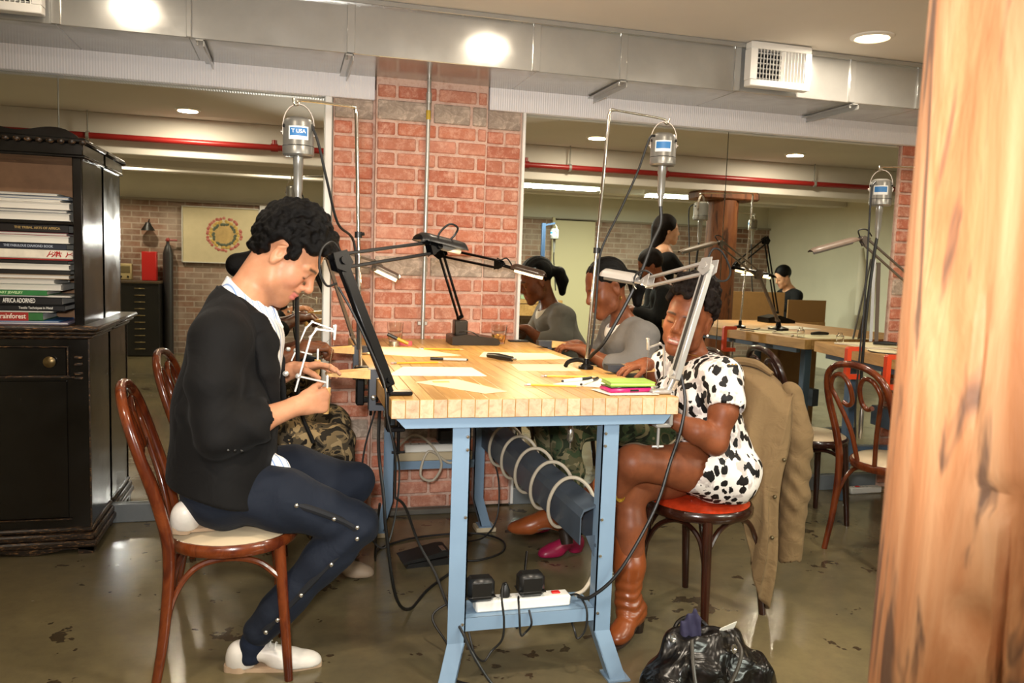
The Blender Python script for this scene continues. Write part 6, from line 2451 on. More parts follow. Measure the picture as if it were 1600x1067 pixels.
# ------------------------------------------------------------------ the woman in the grey sweater
def build_grey():
    root = thing('person', 'woman in grey sweater with ponytail bent over the far bench side', 'person', (1.42, 1.33, 0), absolute=True)
    hd = Head((1.188, 1.33, 1.221), math.radians(184.5), math.radians(24), math.radians(3), 1.03, True)
    S = SD((.78, 1.0, .02), (1.62, 1.66, 1.40), .0065)
    hd.build(S, (1.275, 1.33, 1.06), (.040, .046))
    S.rc((1.285, 1.33, 1.02), (1.33, 1.33, .90), .07, .10, .05, flat=((0, 1, 0), 1.3))
    S.rc((1.35, 1.33, .95), (1.43, 1.33, .62), .10, .10, .05)
    S.chain([(1.30, 1.15, 1.0), (1.25, 1.11, .88), (1.15, 1.17, .87), (1.06, 1.30, .925)], [.05, .042, .036, .026], .03)
    hand(S, (1.06, 1.30, .93), (-.80, .55, .10), (.1, .2, -1), -1, curl=(.3, .4, .5, .6), thumb=(.5, .5), s=.93)
    S.chain([(1.30, 1.51, 1.0), (1.27, 1.56, .88), (1.17, 1.52, .87), (1.09, 1.46, .93)], [.05, .042, .036, .026], .03)
    hand(S, (1.09, 1.46, .935), (-.95, -.2, .05), (.1, -.1, -1), 1, curl=(.3, .4, .5, .6), thumb=(.5, .5), s=.93)
    S.rc((1.43, 1.25, .58), (1.2, 1.22, .56), .05, .05, .03)
    lay = hd.layers((.25, .09, .07), (.02, .012, .01), None)
    body_obj(root, 'body', S, SKIN_G, lay)
    Hs = SD((1.02, 1.18, 1.08), (1.48, 1.48, 1.42), .005)
    R = (hd.f, hd.l, hd.u)
    Hs.ell(hd.p(-.014, 0, .050), (.106, .084, .096), R, .01)
    Hs.rc(hd.p(.13, 0, -.02), hd.p(.108, 0, .035), .105, .080, .012, True)
    Hs.rc(hd.p(.02, .10, -.05), hd.p(-.01, .10, -.02), .045, .035, .01, True)
    Hs.rc(hd.p(.02, -.10, -.05), hd.p(-.01, -.10, -.02), .045, .035, .01, True)
    Hs.rc(hd.p(-.03, 0, -.10), hd.p(-.03, 0, -.08), .055, .05, .01, True)
    Hs.chain([hd.p(-.105, 0, .02), hd.p(-.140, 0, -.01), hd.p(-.140, 0, -.06), hd.p(-.115, 0, -.125)], [.030, .036, .038, .022], .012)
    Hs.warp(lambda X, Y, Z: .0015 * np.sin(Y * 260 + 20 * X))
    body_obj(root, 'hair', Hs, HAIR_B)
    for d in (-1, 1):
        sub(root, 'earring', MB().lathe([(.010, -.001), (.012, -.001), (.012, .001), (.010, .001), (.010, -.001)], hd.p(-.002, d * .088, -.052), (1, 0, 0), 14), plain('gold_trim', 'a8864a', .3, .8))
    K = SD((1.04, .98, .50), (1.66, 1.70, 1.14), .0065)
    K.rc((1.315, 1.33, .96), (1.38, 1.33, .78), .125, .125, .05, flat=((0, 1, 0), 1.34))
    K.rc((1.38, 1.33, .78), (1.44, 1.33, .60), .13, .14, .05, flat=((0, 1, 0), 1.25))
    K.rc((1.30, 1.17, 1.0), (1.30, 1.49, 1.0), .070, .070, .05)
    K.chain([(1.305, 1.15, 1.0), (1.26, 1.10, .88)], [.074, .062], .03)
    K.chain([(1.26, 1.10, .88), (1.16, 1.165, .875)], [.060, .050], .03)
    K.chain([(1.305, 1.51, 1.0), (1.28, 1.56, .88), (1.18, 1.52, .875)], [.074, .060, .050], .03)
    K.rc((1.22, 1.33, 1.11), (1.26, 1.33, 1.05), .082, .058, .006, True)
    K.warp(lambda X, Y, Z: .003 * np.sin(45 * Z + 20 * X))
    sw = body_obj(root, 'sweater', K, GREYK)
    U = SD((1.12, 1.20, .90), (1.40, 1.46, 1.10), .005)
    U.rc((1.275, 1.33, 1.0), (1.33, 1.33, .92), .088, .11, .02)
    U.rc((1.215, 1.33, 1.105), (1.255, 1.33, 1.05), .075, .052, .004, True)
    body_obj(root, 'undershirt', U, plain('white_cotton', 'e2dfda', .85))
    sub(sw, 'pocket_trim', MB().tube([(1.192, 1.19, .895), (1.185, 1.22, .888), (1.183, 1.25, .897)], .003, 6), plain('trim_pale', 'c9c6c0', .8))
    P = SD((.76, 1.02, .08), (1.62, 1.66, .72), .008)
    P.rc((1.44, 1.26, .57), (1.44, 1.42, .57), .12, .12, .05)
    P.chain([(1.42, 1.25, .575), (1.2, 1.17, .60), (.93, 1.14, .60)], [.10, .095, .075], .03)
    P.chain([(.93, 1.14, .60), (.95, 1.12, .40), (.98, 1.10, .14)], [.075, .068, .062], .03)
    P.chain([(1.42, 1.42, .575), (1.2, 1.46, .59), (.95, 1.48, .58)], [.10, .092, .072], .03)
    P.chain([(.95, 1.48, .58), (.98, 1.46, .38), (1.02, 1.42, .14)], [.072, .066, .060], .03)
    P.warp(lambda X, Y, Z: .004 * np.sin(50 * Z + 35 * X))
    body_obj(root, 'trousers', P, CAMO2)
    for (h_, t_) in (((1.03, 1.11, .004), (.81, 1.07, .004)), ((1.07, 1.43, .004), (.84, 1.41, .004))):
        A = SD((min(h_[0], t_[0]) - .06, min(h_[1], t_[1]) - .08, -.01), (max(h_[0], t_[0]) + .06, max(h_[1], t_[1]) + .08, .15), .007)
        shoe_sdf(A, h_, t_, (0, 0, 1), .038)
        body_obj(root, 'shoe', A, plain('raspberry_shoe', '8c1640', .35))
    return root


# ------------------------------------------------------------------ the person beyond the man
def build_second():
    root = thing('person', 'person in black top and camouflage trousers half hidden behind the man', 'person', (-.48, 1.13, 0), absolute=True)
    hd = Head((-.345, 1.13, 1.262), math.radians(2), math.radians(38), 0, 1.05)
    S = SD((-.70, .86, .40), (-.02, 1.42, 1.46), .007)
    hd.build(S, (-.44, 1.13, 1.10), (.050, .056))
    S.rc((-.45, 1.13, 1.08), (-.48, 1.13, .60), .08, .10, .05)
    S.chain([(-.46, .95, 1.02), (-.44, .92, .86), (-.33, .97, .90), (-.225, 1.03, .955)], [.05, .042, .038, .028], .03)
    hand(S, (-.222, 1.03, .955), (.85, .25, .05), (.1, .3, -1), 1, curl=(.7, .8, .9, 1.0), thumb=(.5, .8))
    S.chain([(-.46, 1.31, 1.02), (-.42, 1.34, .86), (-.33, 1.27, .90), (-.24, 1.18, .95)], [.05, .042, .038, .028], .03)
    hand(S, (-.237, 1.18, .95), (.9, -.3, .1), (.1, -.3, -1), -1, curl=(.7, .8, .9, 1.0), thumb=(.5, .8))
    lay = hd.layers((.22, .08, .06), (.012, .008, .006), None)
    body_obj(root, 'body', S, SKIN_P, lay)
    Hs = SD((-.56, .97, 1.08), (-.16, 1.30, 1.46), .006)
    R = (hd.f, hd.l, hd.u)
    Hs.ell(hd.p(-.016, 0, .050), (.112, .092, .104), R, .01)
    Hs.rc(hd.p(.14, 0, -.03), hd.p(.105, 0, .02), .11, .075, .012, True)
    Hs.rc(hd.p(-.05, 0, -.02), hd.p(-.115, 0, -.07), .07, .05, .02)
    Hs.rc(hd.p(.02, .11, -.05), hd.p(.0, .11, -.02), .05, .04, .01, True)
    Hs.rc(hd.p(.02, -.11, -.05), hd.p(.0, -.11, -.02), .05, .04, .01, True)
    body_obj(root, 'hair', Hs, HAIR_B)
    K = SD((-.72, .82, .50), (-.24, 1.46, 1.20), .008)
    K.rc((-.47, 1.13, 1.0), (-.49, 1.13, .60), .12, .14, .05, flat=((0, 1, 0), 1.35))
    K.rc((-.465, .97, 1.03), (-.465, 1.29, 1.03), .072, .072, .05)
    K.chain([(-.465, .955, 1.03), (-.445, .915, .865), (-.345, .965, .895)], [.072, .060, .052], .03)
    K.chain([(-.465, 1.31, 1.03), (-.425, 1.345, .865), (-.335, 1.275, .895)], [.072, .060, .052], .03)
    body_obj(root, 'top', K, BLACKC)
    P = SD((-.66, .88, .08), (.06, 1.40, .70), .008)
    P.rc((-.49, 1.05, .575), (-.49, 1.21, .575), .11, .11, .05)
    P.chain([(-.47, 1.04, .58), (-.28, 1.02, .585), (-.10, 1.01, .565)], [.10, .095, .076], .03)
    P.chain([(-.10, 1.01, .565), (-.09, 1.01, .36), (-.10, 1.02, .14)], [.076, .066, .058], .03)
    P.chain([(-.47, 1.22, .58), (-.28, 1.24, .60), (-.11, 1.25, .60)], [.10, .095, .078], .03)
    P.chain([(-.11, 1.25, .60), (-.13, 1.24, .38), (-.15, 1.22, .14)], [.078, .066, .058], .03)
    P.warp(lambda X, Y, Z: .004 * np.sin(50 * Z + 35 * X))
    body_obj(root, 'trousers', P, CAMO1)
    for (h_, t_) in (((-.15, 1.03, .004), (.06, .98, .004)), ((-.20, 1.23, .004), (.02, 1.22, .004))):
        A = SD((h_[0] - .06, min(h_[1], t_[1]) - .08, -.01), (t_[0] + .06, max(h_[1], t_[1]) + .08, .15), .008)
        shoe_sdf(A, h_, t_, (0, 0, 1), .04)
        body_obj(root, 'shoe', A, plain('tan_shoe', '8d7a66', .6))
    return root


# ------------------------------------------------------------------ people seen only in the mirror
def build_standing():
    """dark-haired woman in black, hand at her neck; her real place is outside the frame"""
    x, y = 3.05, 2 * MIRROR_Y - 4.6
    root = thing('person', 'dark haired standing woman in black top seen in the mirror', 'person', (x, y, 0), absolute=True)
    hd = Head((x, y, 1.665), math.radians(8), math.radians(4), 0, 1.0, True)
    S = SD((x - .32, y - .34, .0), (x + .36, y + .34, 1.86), .011)
    hd.build(S, (x - .035, y, 1.47), (.042, .048), smile=True)
    S.rc((x - .04, y, 1.44), (x - .05, y, 1.05), .10, .10, .05, flat=((0, 1, 0), 1.3))
    # raised arm on the mirror side, hand at the neck
    S.chain([(x - .03, y + .17, 1.38), (x + .14, y + .19, 1.22), (x + .02, y + .10, 1.42)], [.045, .040, .028], .03)
    hand(S, (x + .01, y + .095, 1.43), (-.55, -.15, .8), (-.4, -.8, 0), 1, s=.92)
    S.chain([(x - .03, y - .17, 1.38), (x - .03, y - .21, 1.12), (x + .06, y - .19, .90)], [.045, .040, .028], .03)
    S.chain([(x - .05, y + .08, .95), (x - .04, y + .08, .5), (x - .05, y + .08, .05)], [.08, .06, .045], .04)
    S.chain([(x - .05, y - .08, .95), (x - .04, y - .08, .5), (x - .05, y - .08, .05)], [.08, .06, .045], .04)
    lay = hd.layers((.45, .15, .12), (.05, .03, .02), None)
    body_obj(root, 'body', S, SKIN_F, lay)
    Hs = SD((x - .18, y - .16, 1.40), (x + .16, y + .16, 1.84), .008)
    R = (hd.f, hd.l, hd.u)
    Hs.ell(hd.p(-.018, 0, .045), (.112, .092, .105), R, .01)
    Hs.rc(hd.p(-.06, 0, .0), hd.p(-.075, 0, -.15), .085, .06, .03)
    Hs.rc(hd.p(.14, 0, -.06), hd.p(.11, 0, .03), .11, .068, .012, True)
    body_obj(root, 'hair', Hs, HAIR_W)
    K = SD((x - .30, y - .30, .85), (x + .22, y + .30, 1.52), .011)
    K.rc((x - .04, y, 1.36), (x - .05, y, .95), .115, .12, .05, flat=((0, 1, 0), 1.35))
    K.rc((x - .04, y - .15, 1.40), (x - .04, y + .15, 1.40), .062, .062, .05)
    K.chain([(x - .03, y + .17, 1.39), (x + .04, y + .185, 1.32)], [.066, .058], .03)
    K.chain([(x - .03, y - .17, 1.39), (x - .03, y - .20, 1.25)], [.066, .058], .03)
    body_obj(root, 'top', K, BLACKC)
    P = SD((x - .25, y - .24, .03), (x + .15, y + .24, 1.02), .012)
    P.rc((x - .05, y - .06, .92), (x - .05, y + .06, .92), .12, .12, .05)
    for s_ in (-1, 1):
        P.chain([(x - .05, y + s_ * .08, .88), (x - .04, y + s_ * .08, .5), (x - .05, y + s_ * .08, .08)], [.10, .075, .06], .03)
    body_obj(root, 'trousers', P, BLACKC)
    for s_ in (-1, 1):
        A = SD((x - .16, y + s_ * .08 - .07, -.01), (x + .20, y + s_ * .08 + .07, .14), .010)
        shoe_sdf(A, (x - .11, y + s_ * .08, .004), (x + .14, y + s_ * .08, .004), (0, 0, 1), .038)
        body_obj(root, 'shoe', A, plain('black_shoe', '151515', .4))


def build_sitter(x, y, z, yaw, lab, seat, top, skin, hair):
    """small seated figure in the mirror's depth: head centre at z"""
    root = thing('person', lab, 'person', (x, y, 0), absolute=True)
    c, sn = math.cos(yaw), math.sin(yaw)
    W = lambda a, b, h: (x + c * a - sn * b, y + sn * a + c * b, h)
    hd = Head(W(0, 0, z), yaw, math.radians(28), 0, 1.0)
    d = z - 1.24
    S = SD((x - .75, y - .75, .0), (x + .75, y + .75, z + .2), .013)
    hd.build(S, W(-.09, 0, z - .17), (.045, .05))
    S.rc(W(-.11, 0, z - .2), W(-.2, 0, .6), .09, .10, .05)
    for s_ in (-1, 1):
        S.chain([W(-.10, s_ * .18, z - .24), W(-.05, s_ * .22, z - .42), W(.14, s_ * .12, z - .36)], [.045, .04, .03], .03)
        hand(S, W(.15, s_ * .12, z - .36), (c, sn, .0), (0, 0, -1), s_ * -1, s=.95)
    S.chain([W(-.2, 0, .58), W(.15, .1, .56), W(.2, .1, .1)], [.08, .06, .05], .04)
    body_obj(root, 'body', S, skin, hd.layers((.4, .15, .12), (.03, .02, .015), None))
    Hs = SD((hd.o.x - .18, hd.o.y - .18, z - .14), (hd.o.x + .18, hd.o.y + .18, z + .2), .009)
    Hs.ell(hd.p(-.018, 0, .05), (.108, .090, .102), (hd.f, hd.l, hd.u), .01)
    Hs.rc(hd.p(.14, 0, -.04), hd.p(.105, 0, .02), .11, .072, .012, True)
    body_obj(root, 'hair', Hs, hair)
    K = SD((x - .6, y - .6, .42), (x + .6, y + .6, z - .02), .012)
    K.rc(W(-.12, 0, z - .26), W(-.2, 0, .58), .12, .13, .05, flat=((-sn, c, 0), 1.35))
    K.rc(W(-.11, -.15, z - .22), W(-.11, .15, z - .22), .068, .068, .05)
    for s_ in (-1, 1):
        K.chain([W(-.10, s_ * .18, z - .24), W(-.05, s_ * .22, z - .42), W(.10, s_ * .14, z - .37)], [.066, .056, .046], .03)
    body_obj(root, 'top', K, top)
    P = SD((x - .6, y - .6, .0), (x + .6, y + .6, .72), .013)
    for s_ in (-1, 1):
        P.chain([W(-.2, s_ * .09, .56), W(.2, s_ * .11, .57), W(.2, s_ * .11, .05)], [.10, .075, .06], .03)
    body_obj(root, 'trousers', P, BLACKC)
    for s_ in (-1, 1):
        h_, t_ = W(.14, s_ * .11, .004), W(.38, s_ * .12, .004)
        A = SD((min(h_[0], t_[0]) - .07, min(h_[1], t_[1]) - .07, -.01), (max(h_[0], t_[0]) + .07, max(h_[1], t_[1]) + .07, .15), .009)
        shoe_sdf(A, h_, t_, (0, 0, 1), .038)
        body_obj(root, 'shoe', A, plain('black_shoe', '151515', .4))
    chair('bentwood_chair', 'bentwood chair under the ' + seat, W(-.17, 0, 0), yaw, BENTD, SEATCREAM)
    return root


# ================================================================== bag and hanging jacket
def build_bag():
    root = thing('handbag', 'shiny black leather handbag slumped open on the floor by the chair leg', 'bag', (1.03, -.16, 0), absolute=True)
    t = NT('black_patent_leather', .28, 0, .45)
    vv = t.coord('Object')
    t.col(lin('0a0909')).bump(t.noise(vv, 9, 3, .5, .8), .7, .03)
    pat = t.m
    S = SD((.78, -.36, -.01), (1.28, .06, .30), .006)
    S.ell((1.03, -.15, .075), (.185, .105, .10), None, .03)
    S.rc((.90, -.16, .05), (1.16, -.15, .05), .075, .075, .04)
    S.rc((.95, -.12, .16), (1.13, -.11, .145), .050, .045, .04)
    S.ell((.865, -.20, .055), (.055, .07, .075), None, .03)
    S.ell((1.205, -.18, .055), (.050, .07, .070), None, .03)
    S.rc((.94, -.14, .225), (1.12, -.13, .205), .026, .022, .02, True)
    S.warp(lambda X, Y, Z: .008 * np.sin(30 * X + 18 * Z + 3 * np.sin(24 * Y)) * np.sin(26 * Z + 22 * Y) + .003 * np.sin(60 * X - 50 * Z))
    S.plane((0, 0, .002), (0, 0, -1), 0)
    body_obj(root, 'body', S, pat)
    cordm = plain('bag_trim', '3a362f', .4)
    sub(root, 'handle', MB().tube([(.965, -.18, .195), (.945, -.235, .14), (.945, -.27, .085), (.985, -.285, .060), (1.05, -.275, .10), (1.105, -.235, .165), (1.115, -.18, .19)], .006, 8), cordm)
    sub(root, 'handle', MB().tube([(.955, -.07, .16), (.985, -.045, .19), (1.03, -.035, .20), (1.075, -.045, .185), (1.10, -.07, .15)], .007, 8), pat)
    for q in ((.915, -.155, .195), (1.190, -.17, .125), (1.10, -.20, .165)):
        sub(root, 'ring', MB().lathe([(.010, -.002), (.014, -.002), (.014, .002), (.010, .002), (.010, -.002)], q, (.4, -.8, .2), 16), STEEL)
    sub(root, 'strap', MB().bar((1.19, -.175, .115), (1.21, -.20, .06), .008, .004), plain('strap_red', '7a2a1c', .5))
    o = thing('scarf', 'dark purple scarf poking out of the handbag', 'scarf', (.99, -.13, .19), absolute=True)
    S = SD((.92, -.19, .15), (1.06, -.07, .29), .005)
    S.chain([(.965, -.13, .18), (.975, -.125, .225), (.995, -.128, .262)], [.020, .016, .008], .008, flat=((0, 1, 0), .6))
    S.chain([(1.0, -.13, .18), (1.008, -.128, .235), (1.0, -.126, .25)], [.020, .017, .010], .008, flat=((0, 1, 0), .6))
    S.warp(lambda X, Y, Z: .004 * np.sin(230 * X + 50 * Z))
    body_obj(o, 'cloth', S, plain('purple_cloth', '272440', .8))
    o = MB().prism([(0, 0), (.055, .012), (.06, .035), (.01, .014)], (1.085, -.125, .185), (1, 0, 0), (0, -.3, 1), (0, .004, 0)).build('tissue', PAPERW)
    tag(o, 'white tissue sticking out of the handbag', 'tissue')


def build_khaki():
    root = thing('jacket', 'khaki cotton jacket draped over the back of the red seated chair', 'jacket', (1.5, .55, .1), absolute=True)
    kh = m_cloth('khaki_cotton', '7f6849', .9, .5, .3, 16)
    O = V((1.485, .545, 0))
    b = V((.866, .5, 0))
    t = V((-.5, .866, 0))
    US = np.linspace(0, 1, 6)
    TT = (.13, -.10, -.215, -.228, -.12, .02)
    BB = (.050, .060, .030, -.060, -.095, -.080)
    LL = (.48, .66, .85, .78, .46, .26)

    def lean(z):
        return float(np.interp(z, (.43, .58, .74, .85, .92), (.115, .105, .060, .026, .0)))

    def drape(u, v):
        tt, bb, L = [float(np.interp(u, US, q)) for q in (TT, BB, LL)]
        zt = .952 - .085 * min(1, abs(tt) / .2) ** 2
        z = zt - v * L
        k = min(1, v / .10) ** .5
        fold = (.016 * math.sin(u * 21 + 1.3 * v) + .009 * math.sin(u * 43 + 4 * v)) * min(1, v * 2.2)
        cx = 1.0 - .16 * max(0, v - .3)
        bo = bb * k * cx - .85 * lean(max(z, .5)) + fold * (.6 if abs(tt) < .2 else .25)
        to = tt * (.94 + .06 * k) * cx + fold * (.9 if abs(tt) > .19 else .1) + .008 * math.sin(11 * v + 5 * u)
        return O + t * to + b * bo + V((0, 0, z))
    o = sub(root, 'body_panel', MB().grid(drape, 90, 60), kh, angle=80)
    md = o.modifiers.new('thickness', 'SOLIDIFY')
    md.thickness = .004
    front = lambda u, v: drape(.55 + .0 * u, v)
    S = SD((1.46, .26, .06), (1.80, .62, .98), .006)
    S.chain([(1.585, .39, .865), (1.625, .375, .70), (1.640, .40, .45), (1.662, .43, .19)], [.042, .055, .054, .046], .02)
    S.rc((1.664, .432, .165), (1.668, .436, .10), .042, .042, .003, True)
    S.warp(lambda X, Y, Z: .004 * np.sin(34 * Z + 40 * X + 2.5 * np.sin(21 * Z)) * np.sin(50 * Y + 9 * Z) + .004 * np.sin(70 * Z + 60 * (X - Y)) * np.exp(-((Z - .5) / .15) ** 2))
    body_obj(root, 'sleeve', S, kh)
    # shirt-style collar roll
    sub(root, 'collar', MB().tube([O + t * .10 + V((0, 0, .935)) - b * .02, O + t * .04 + V((0, 0, .962)) - b * .02, O - t * .05 + V((0, 0, .962)) - b * .02, O - t * .12 + V((0, 0, .93)) - b * .02], .016, 8, radii=[.010, .017, .017, .010]), kh)
    for v in (.3, .48, .68):
        q = drape(.55, v) - t * .006
        sub(root, 'button', MB().ell(q, (.008, .008, .008), 10, 6), plain('button_brass', '5d5138', .35, .5))


_n0 = set(bpy.data.objects)
build_bag()
for _o in set(bpy.data.objects) - _n0:
    if _o.parent is None:
        _o.location.x -= .055
build_khaki()

# ================================================================== second bench: lamp, papers, clamps
gl2, _ = arm_lamp('desk_lamp', 'grey brown arm lamp hanging over the second bench in front of the white wall', (2.99, 1.20, .93), (2.97, 1.20, .99), (2.80, 1.20, 1.30), (2.50, 1.20, 1.50),
                  (2.46, 1.20, 1.497), (2.20, 1.20, 1.425), plain('lamp_bronze', '6b6158', .35, .6), clamp=1, wide=.018, shade_w=.035, head_mat=plain('lamp_taupe', '6f5f52', .4),
                  loop=[(2.48, 1.20, 1.51), (2.46, 1.19, 1.545), (2.50, 1.18, 1.55), (2.54, 1.19, 1.52)], base=lambda g: sub(g, 'base', MB().lathe([(.07, 0), (.07, .015), (.02, .03), (.012, .07)], (2.98, 1.20, .921), n=20), BLACKM))
gl3, _ = arm_lamp('desk_lamp', 'black arm lamp with a lit tube on the second bench in the mirror', (3.47, .45, .93), (3.45, .45, 1.0), (3.31, .45, 1.56), (3.05, .47, 1.36),
                  (3.40, .46, 1.27), (3.02, .48, 1.33), BLACKM, base=lambda g: sub(g, 'base', MB().prism([(-.12, 0), (.12, 0), (.12, .02), (-.02, .06), (-.12, .04)], (3.45, .37, .921), (1, 0, 0), (0, 0, 1), (0, .16, 0)), BLACKM),
                  two_lower=True, shade_w=.05, glow=True)
lamp_light(gl3, (3.22, .47, 1.29), (3.2, .5, .92), 3.0)


def c_clamp(label, x, y, rz=0.0):
    g = thing('clamp', label, 'clamp', (x, y, .92), rz, 'orange red bar clamps')
    m = MB().prism([(-.05, .03), (.035, .03), (.045, .02), (.045, -.13), (.035, -.14), (-.05, -.14), (-.05, -.115), (.02, -.115), (.02, .008), (-.05, .008)], (0, -.012, 0), (-1, 0, 0), (0, 0, 1), (0, .024, 0))
    sub(g, 'frame', m, REDORANGE)
    sub(g, 'screw', MB().cyl((.035, 0, -.19), (.035, 0, -.07), .006, n=10), STEEL)


c_clamp('orange red clamp on the near edge of the second bench', 2.508, .93)
c_clamp('orange red clamp on the second bench edge seen in the mirror', 2.555, 1.28)


def flat_on(label, pts, mat, z=.9206, name='paper_sheet', cat='paper'):
    cx = sum(p[0] for p in pts) / len(pts)
    cy = sum(p[1] for p in pts) / len(pts)
    o = MB().prism([(p[0] - cx, p[1] - cy) for p in pts], (0, 0, 0), (1, 0, 0), (0, 1, 0), (0, 0, .0015)).build(name, mat, None, False)
    o.location = (cx, cy, z)
    tag(o, label, cat, 'papers on the second workbench')


flat_on('cream papers spread on the second bench by the mirror', [(2.78, 1.55), (2.82, 1.80), (3.25, 1.82), (3.2, 1.5)], PAPER)
flat_on('loose yellowish sheet on the second bench', [(2.70, 1.25), (2.75, 1.45), (3.05, 1.42), (3.0, 1.2)], PAPER)
flat_on('white sheet near the lamp base on the second bench', [(3.1, .85), (3.1, 1.1), (3.4, 1.1), (3.4, .8)], PAPERW)
cord('cream cord curling over the second bench', [(2.75, 1.70, .925), (2.82, 1.60, .925), (2.78, 1.45, .925), (2.86, 1.35, .93), (2.80, 1.2, .925), (2.90, 1.1, .925)], .005, CREAMC)
cord('thin black cord curling over the second bench', [(2.70, 1.35, .925), (2.66, 1.25, .925), (2.74, 1.15, .925), (2.82, 1.25, .925), (2.95, 1.3, .925)], .003)
g = thing('jar', 'small clear jar on the second bench near the mirror', 'jar', (2.80, 1.72, .921), absolute=True)
sub(g, 'glass', MB().lathe([(.0, 0), (.022, 0), (.022, .045), (.012, .055), (.012, .065), (.010, .065), (.010, .052), (.019, .043), (.019, .004), (0, .004)], (2.80, 1.72, .921), n=20), GLASS)
g = thing('hand_tool', 'black handled hand tool lying on the second bench', 'tool', (3.02, 1.60, .921), absolute=True)
sub(g, 'handle', MB().tube([(2.95, 1.62, .936), (3.02, 1.60, .938), (3.10, 1.58, .934)], .012, 10, radii=[.009, .013, .009]), BLACKP)
g = thing('metal_strip', 'long pale grey metal strip leaning on the mirror past the second bench', 'strip', (3.10, 1.83, .92), absolute=True)
sub(g, 'strip', MB().bar((3.10, 1.83, .925), (3.135, 1.895, 1.42), .018, .006), plain('strip_grey', '8f8f90', .35, .6))
g = thing('wooden_strip', 'long dark brown strip leaning on the mirror beside the brick column', 'strip', (3.14, 1.83, .92), absolute=True)
sub(g, 'strip', MB().bar((3.14, 1.83, .925), (3.168, 1.895, 1.40), .022, .006), plain('strip_brown', '4a3a2c', .5))
pb = thing('plywood_cabinet', 'brown plywood box standing under the second bench in the mirror', 'cabinet', (3.40, .70, 0), absolute=True)
sub(pb, 'body', MB().box((3.40, .72, .40), (.34, .22, .74), ch=.004), KRAFT, smooth=False)
sub(pb, 'door', MB().box((3.40, .835, .40), (.31, .012, .70), ch=.003), plain('kraft_door', '9a7446', .75, var=.08), smooth=False)

# ================================================================== the far side of the room, seen only in the mirrors
fr = thing('framed_picture', 'pale framed picture of a flower wreath on the old brick wall', 'picture', (-1.14, -5.09, 1.18), absolute=True)
FY = -5.095
sub(fr, 'panel', MB().box((-1.14, FY, 1.535), (.92, .02, .70)), plain('picture_cream', 'cbbd98', .35, var=.04), smooth=False)
for (cx, cz, sx, sz) in ((-1.14, 1.888, .95, .014), (-1.14, 1.182, .95, .014), (-1.607, 1.535, .014, .72), (-.673, 1.535, .014, .72)):
    sub(fr, 'frame', MB().box((cx, FY + .006, cz), (sx, .036, sz), ch=.002), plain('frame_pale', 'c9c5b8', .3))
wr = random.Random(8)
sub(fr, 'wash', MB().lathe([(.0, 0), (.15, 0), (.15, .002), (0, .002)], (-1.10, FY + .010, 1.545), (0, 1, 0), 32), plain('wash_tan', 'b89a62', .7, var=.2))
for i in range(108):
    a = i * 2.39996 + wr.uniform(-.05, .05)
    lay_ = i % 3
    R_ = (.165, .205, .135)[lay_] + wr.uniform(-.008, .008)
    hx = (('c8a858', 'b8944a'), ('a8584c', 'bb7466'), ('59604e', '4c5444'))[lay_][i % 2]
    sub(fr, 'petal', MB().ell((-1.10 + R_ * math.cos(a), FY + .011, 1.545 + R_ * math.sin(a)), (.020, .004, .020), 8, 4), plain('petal_' + hx, hx, .7))
o = MB().box((0, 0, 0), (.84, .02, .70), ch=.003).build('white_board', plain('board_white', 'e9e6e4', .5), None, False)
o.location = (-.245, -5.095, 1.62)
tag(o, 'plain white board on the brick wall behind the man’s hair', 'board')
ff = thing('flat_file_cabinet', 'black flat file cabinet with rows of shallow drawers in the mirror', 'cabinet', (-2.35, -4.95, 0), absolute=True)
FB = plain('file_black', '171512', .4)
sub(ff, 'body', MB().box((-2.35, -4.925, .46), (1.03, .36, .90), ch=.004), FB, smooth=False)
sub(ff, 'top', MB().box((-2.35, -4.92, .92), (1.05, .38, .03), ch=.004), plain('file_top', '4a3a26', .5))
for i in range(10):
    for cx in (-2.60, -2.08):
        d = sub(ff, 'drawer', MB().box((cx, -4.755, .09 + .083 * i), (.49, .014, .074), ch=.002), FB, smooth=False)
        sub(d, 'pull', MB().box((cx + .02, -4.742, .095 + .083 * i), (.12, .014, .012), ch=.003), plain('pull_brass', '7a6a48', .35, .7))
o = MB().box((0, 0, .18), (.17, .12, .36), ch=.006).build('red_box', plain('red_enamel', 'b3201c', .4), None)
o.location = (-1.97, -4.93, .937)
tag(o, 'upright red metal box on the flat file cabinet in the mirror', 'box')
ex = thing('gas_bottle', 'dark gas bottle with hose beside the red box', 'bottle', (-1.81, -4.98, 0), absolute=True)
sub(ex, 'tank', MB().lathe([(.0, .0), (.06, .0), (.062, .02), (.062, 1.28), (.04, 1.36), (.02, 1.40), (.02, 1.43), (0, 1.43)], (-1.77, -5.03, 0), n=20), plain('tank_dark', '2a2624', .4))
sub(ex, 'valve', MB().cyl((-1.80, -5.03, 1.45), (-1.66, -5.03, 1.45), .012, n=8).ell((-1.77, -5.03, 1.45), (.025, .025, .03)), plain('valve_red', '8a2a22', .4))
rd = thing('radio', 'old cream radio on the flat file cabinet in the mirror', 'radio', (-2.25, -4.93, .937), absolute=True)
sub(rd, 'case', MB().box((-2.25, -4.93, 1.04), (.16, .12, .20), ch=.01), plain('radio_cream', 'a89568', .5))
sub(rd, 'dial', MB().box((-2.25, -4.868, 1.07), (.13, .006, .08), ch=.002), plain('radio_dial', '6a5c3c', .4))
for dx in (-.04, .04):
    sub(rd, 'knob', MB().lathe([(.014, 0), (.012, .012)], (-2.25 + dx, -4.87, .98), (0, 1, 0), 12), BLACKP)
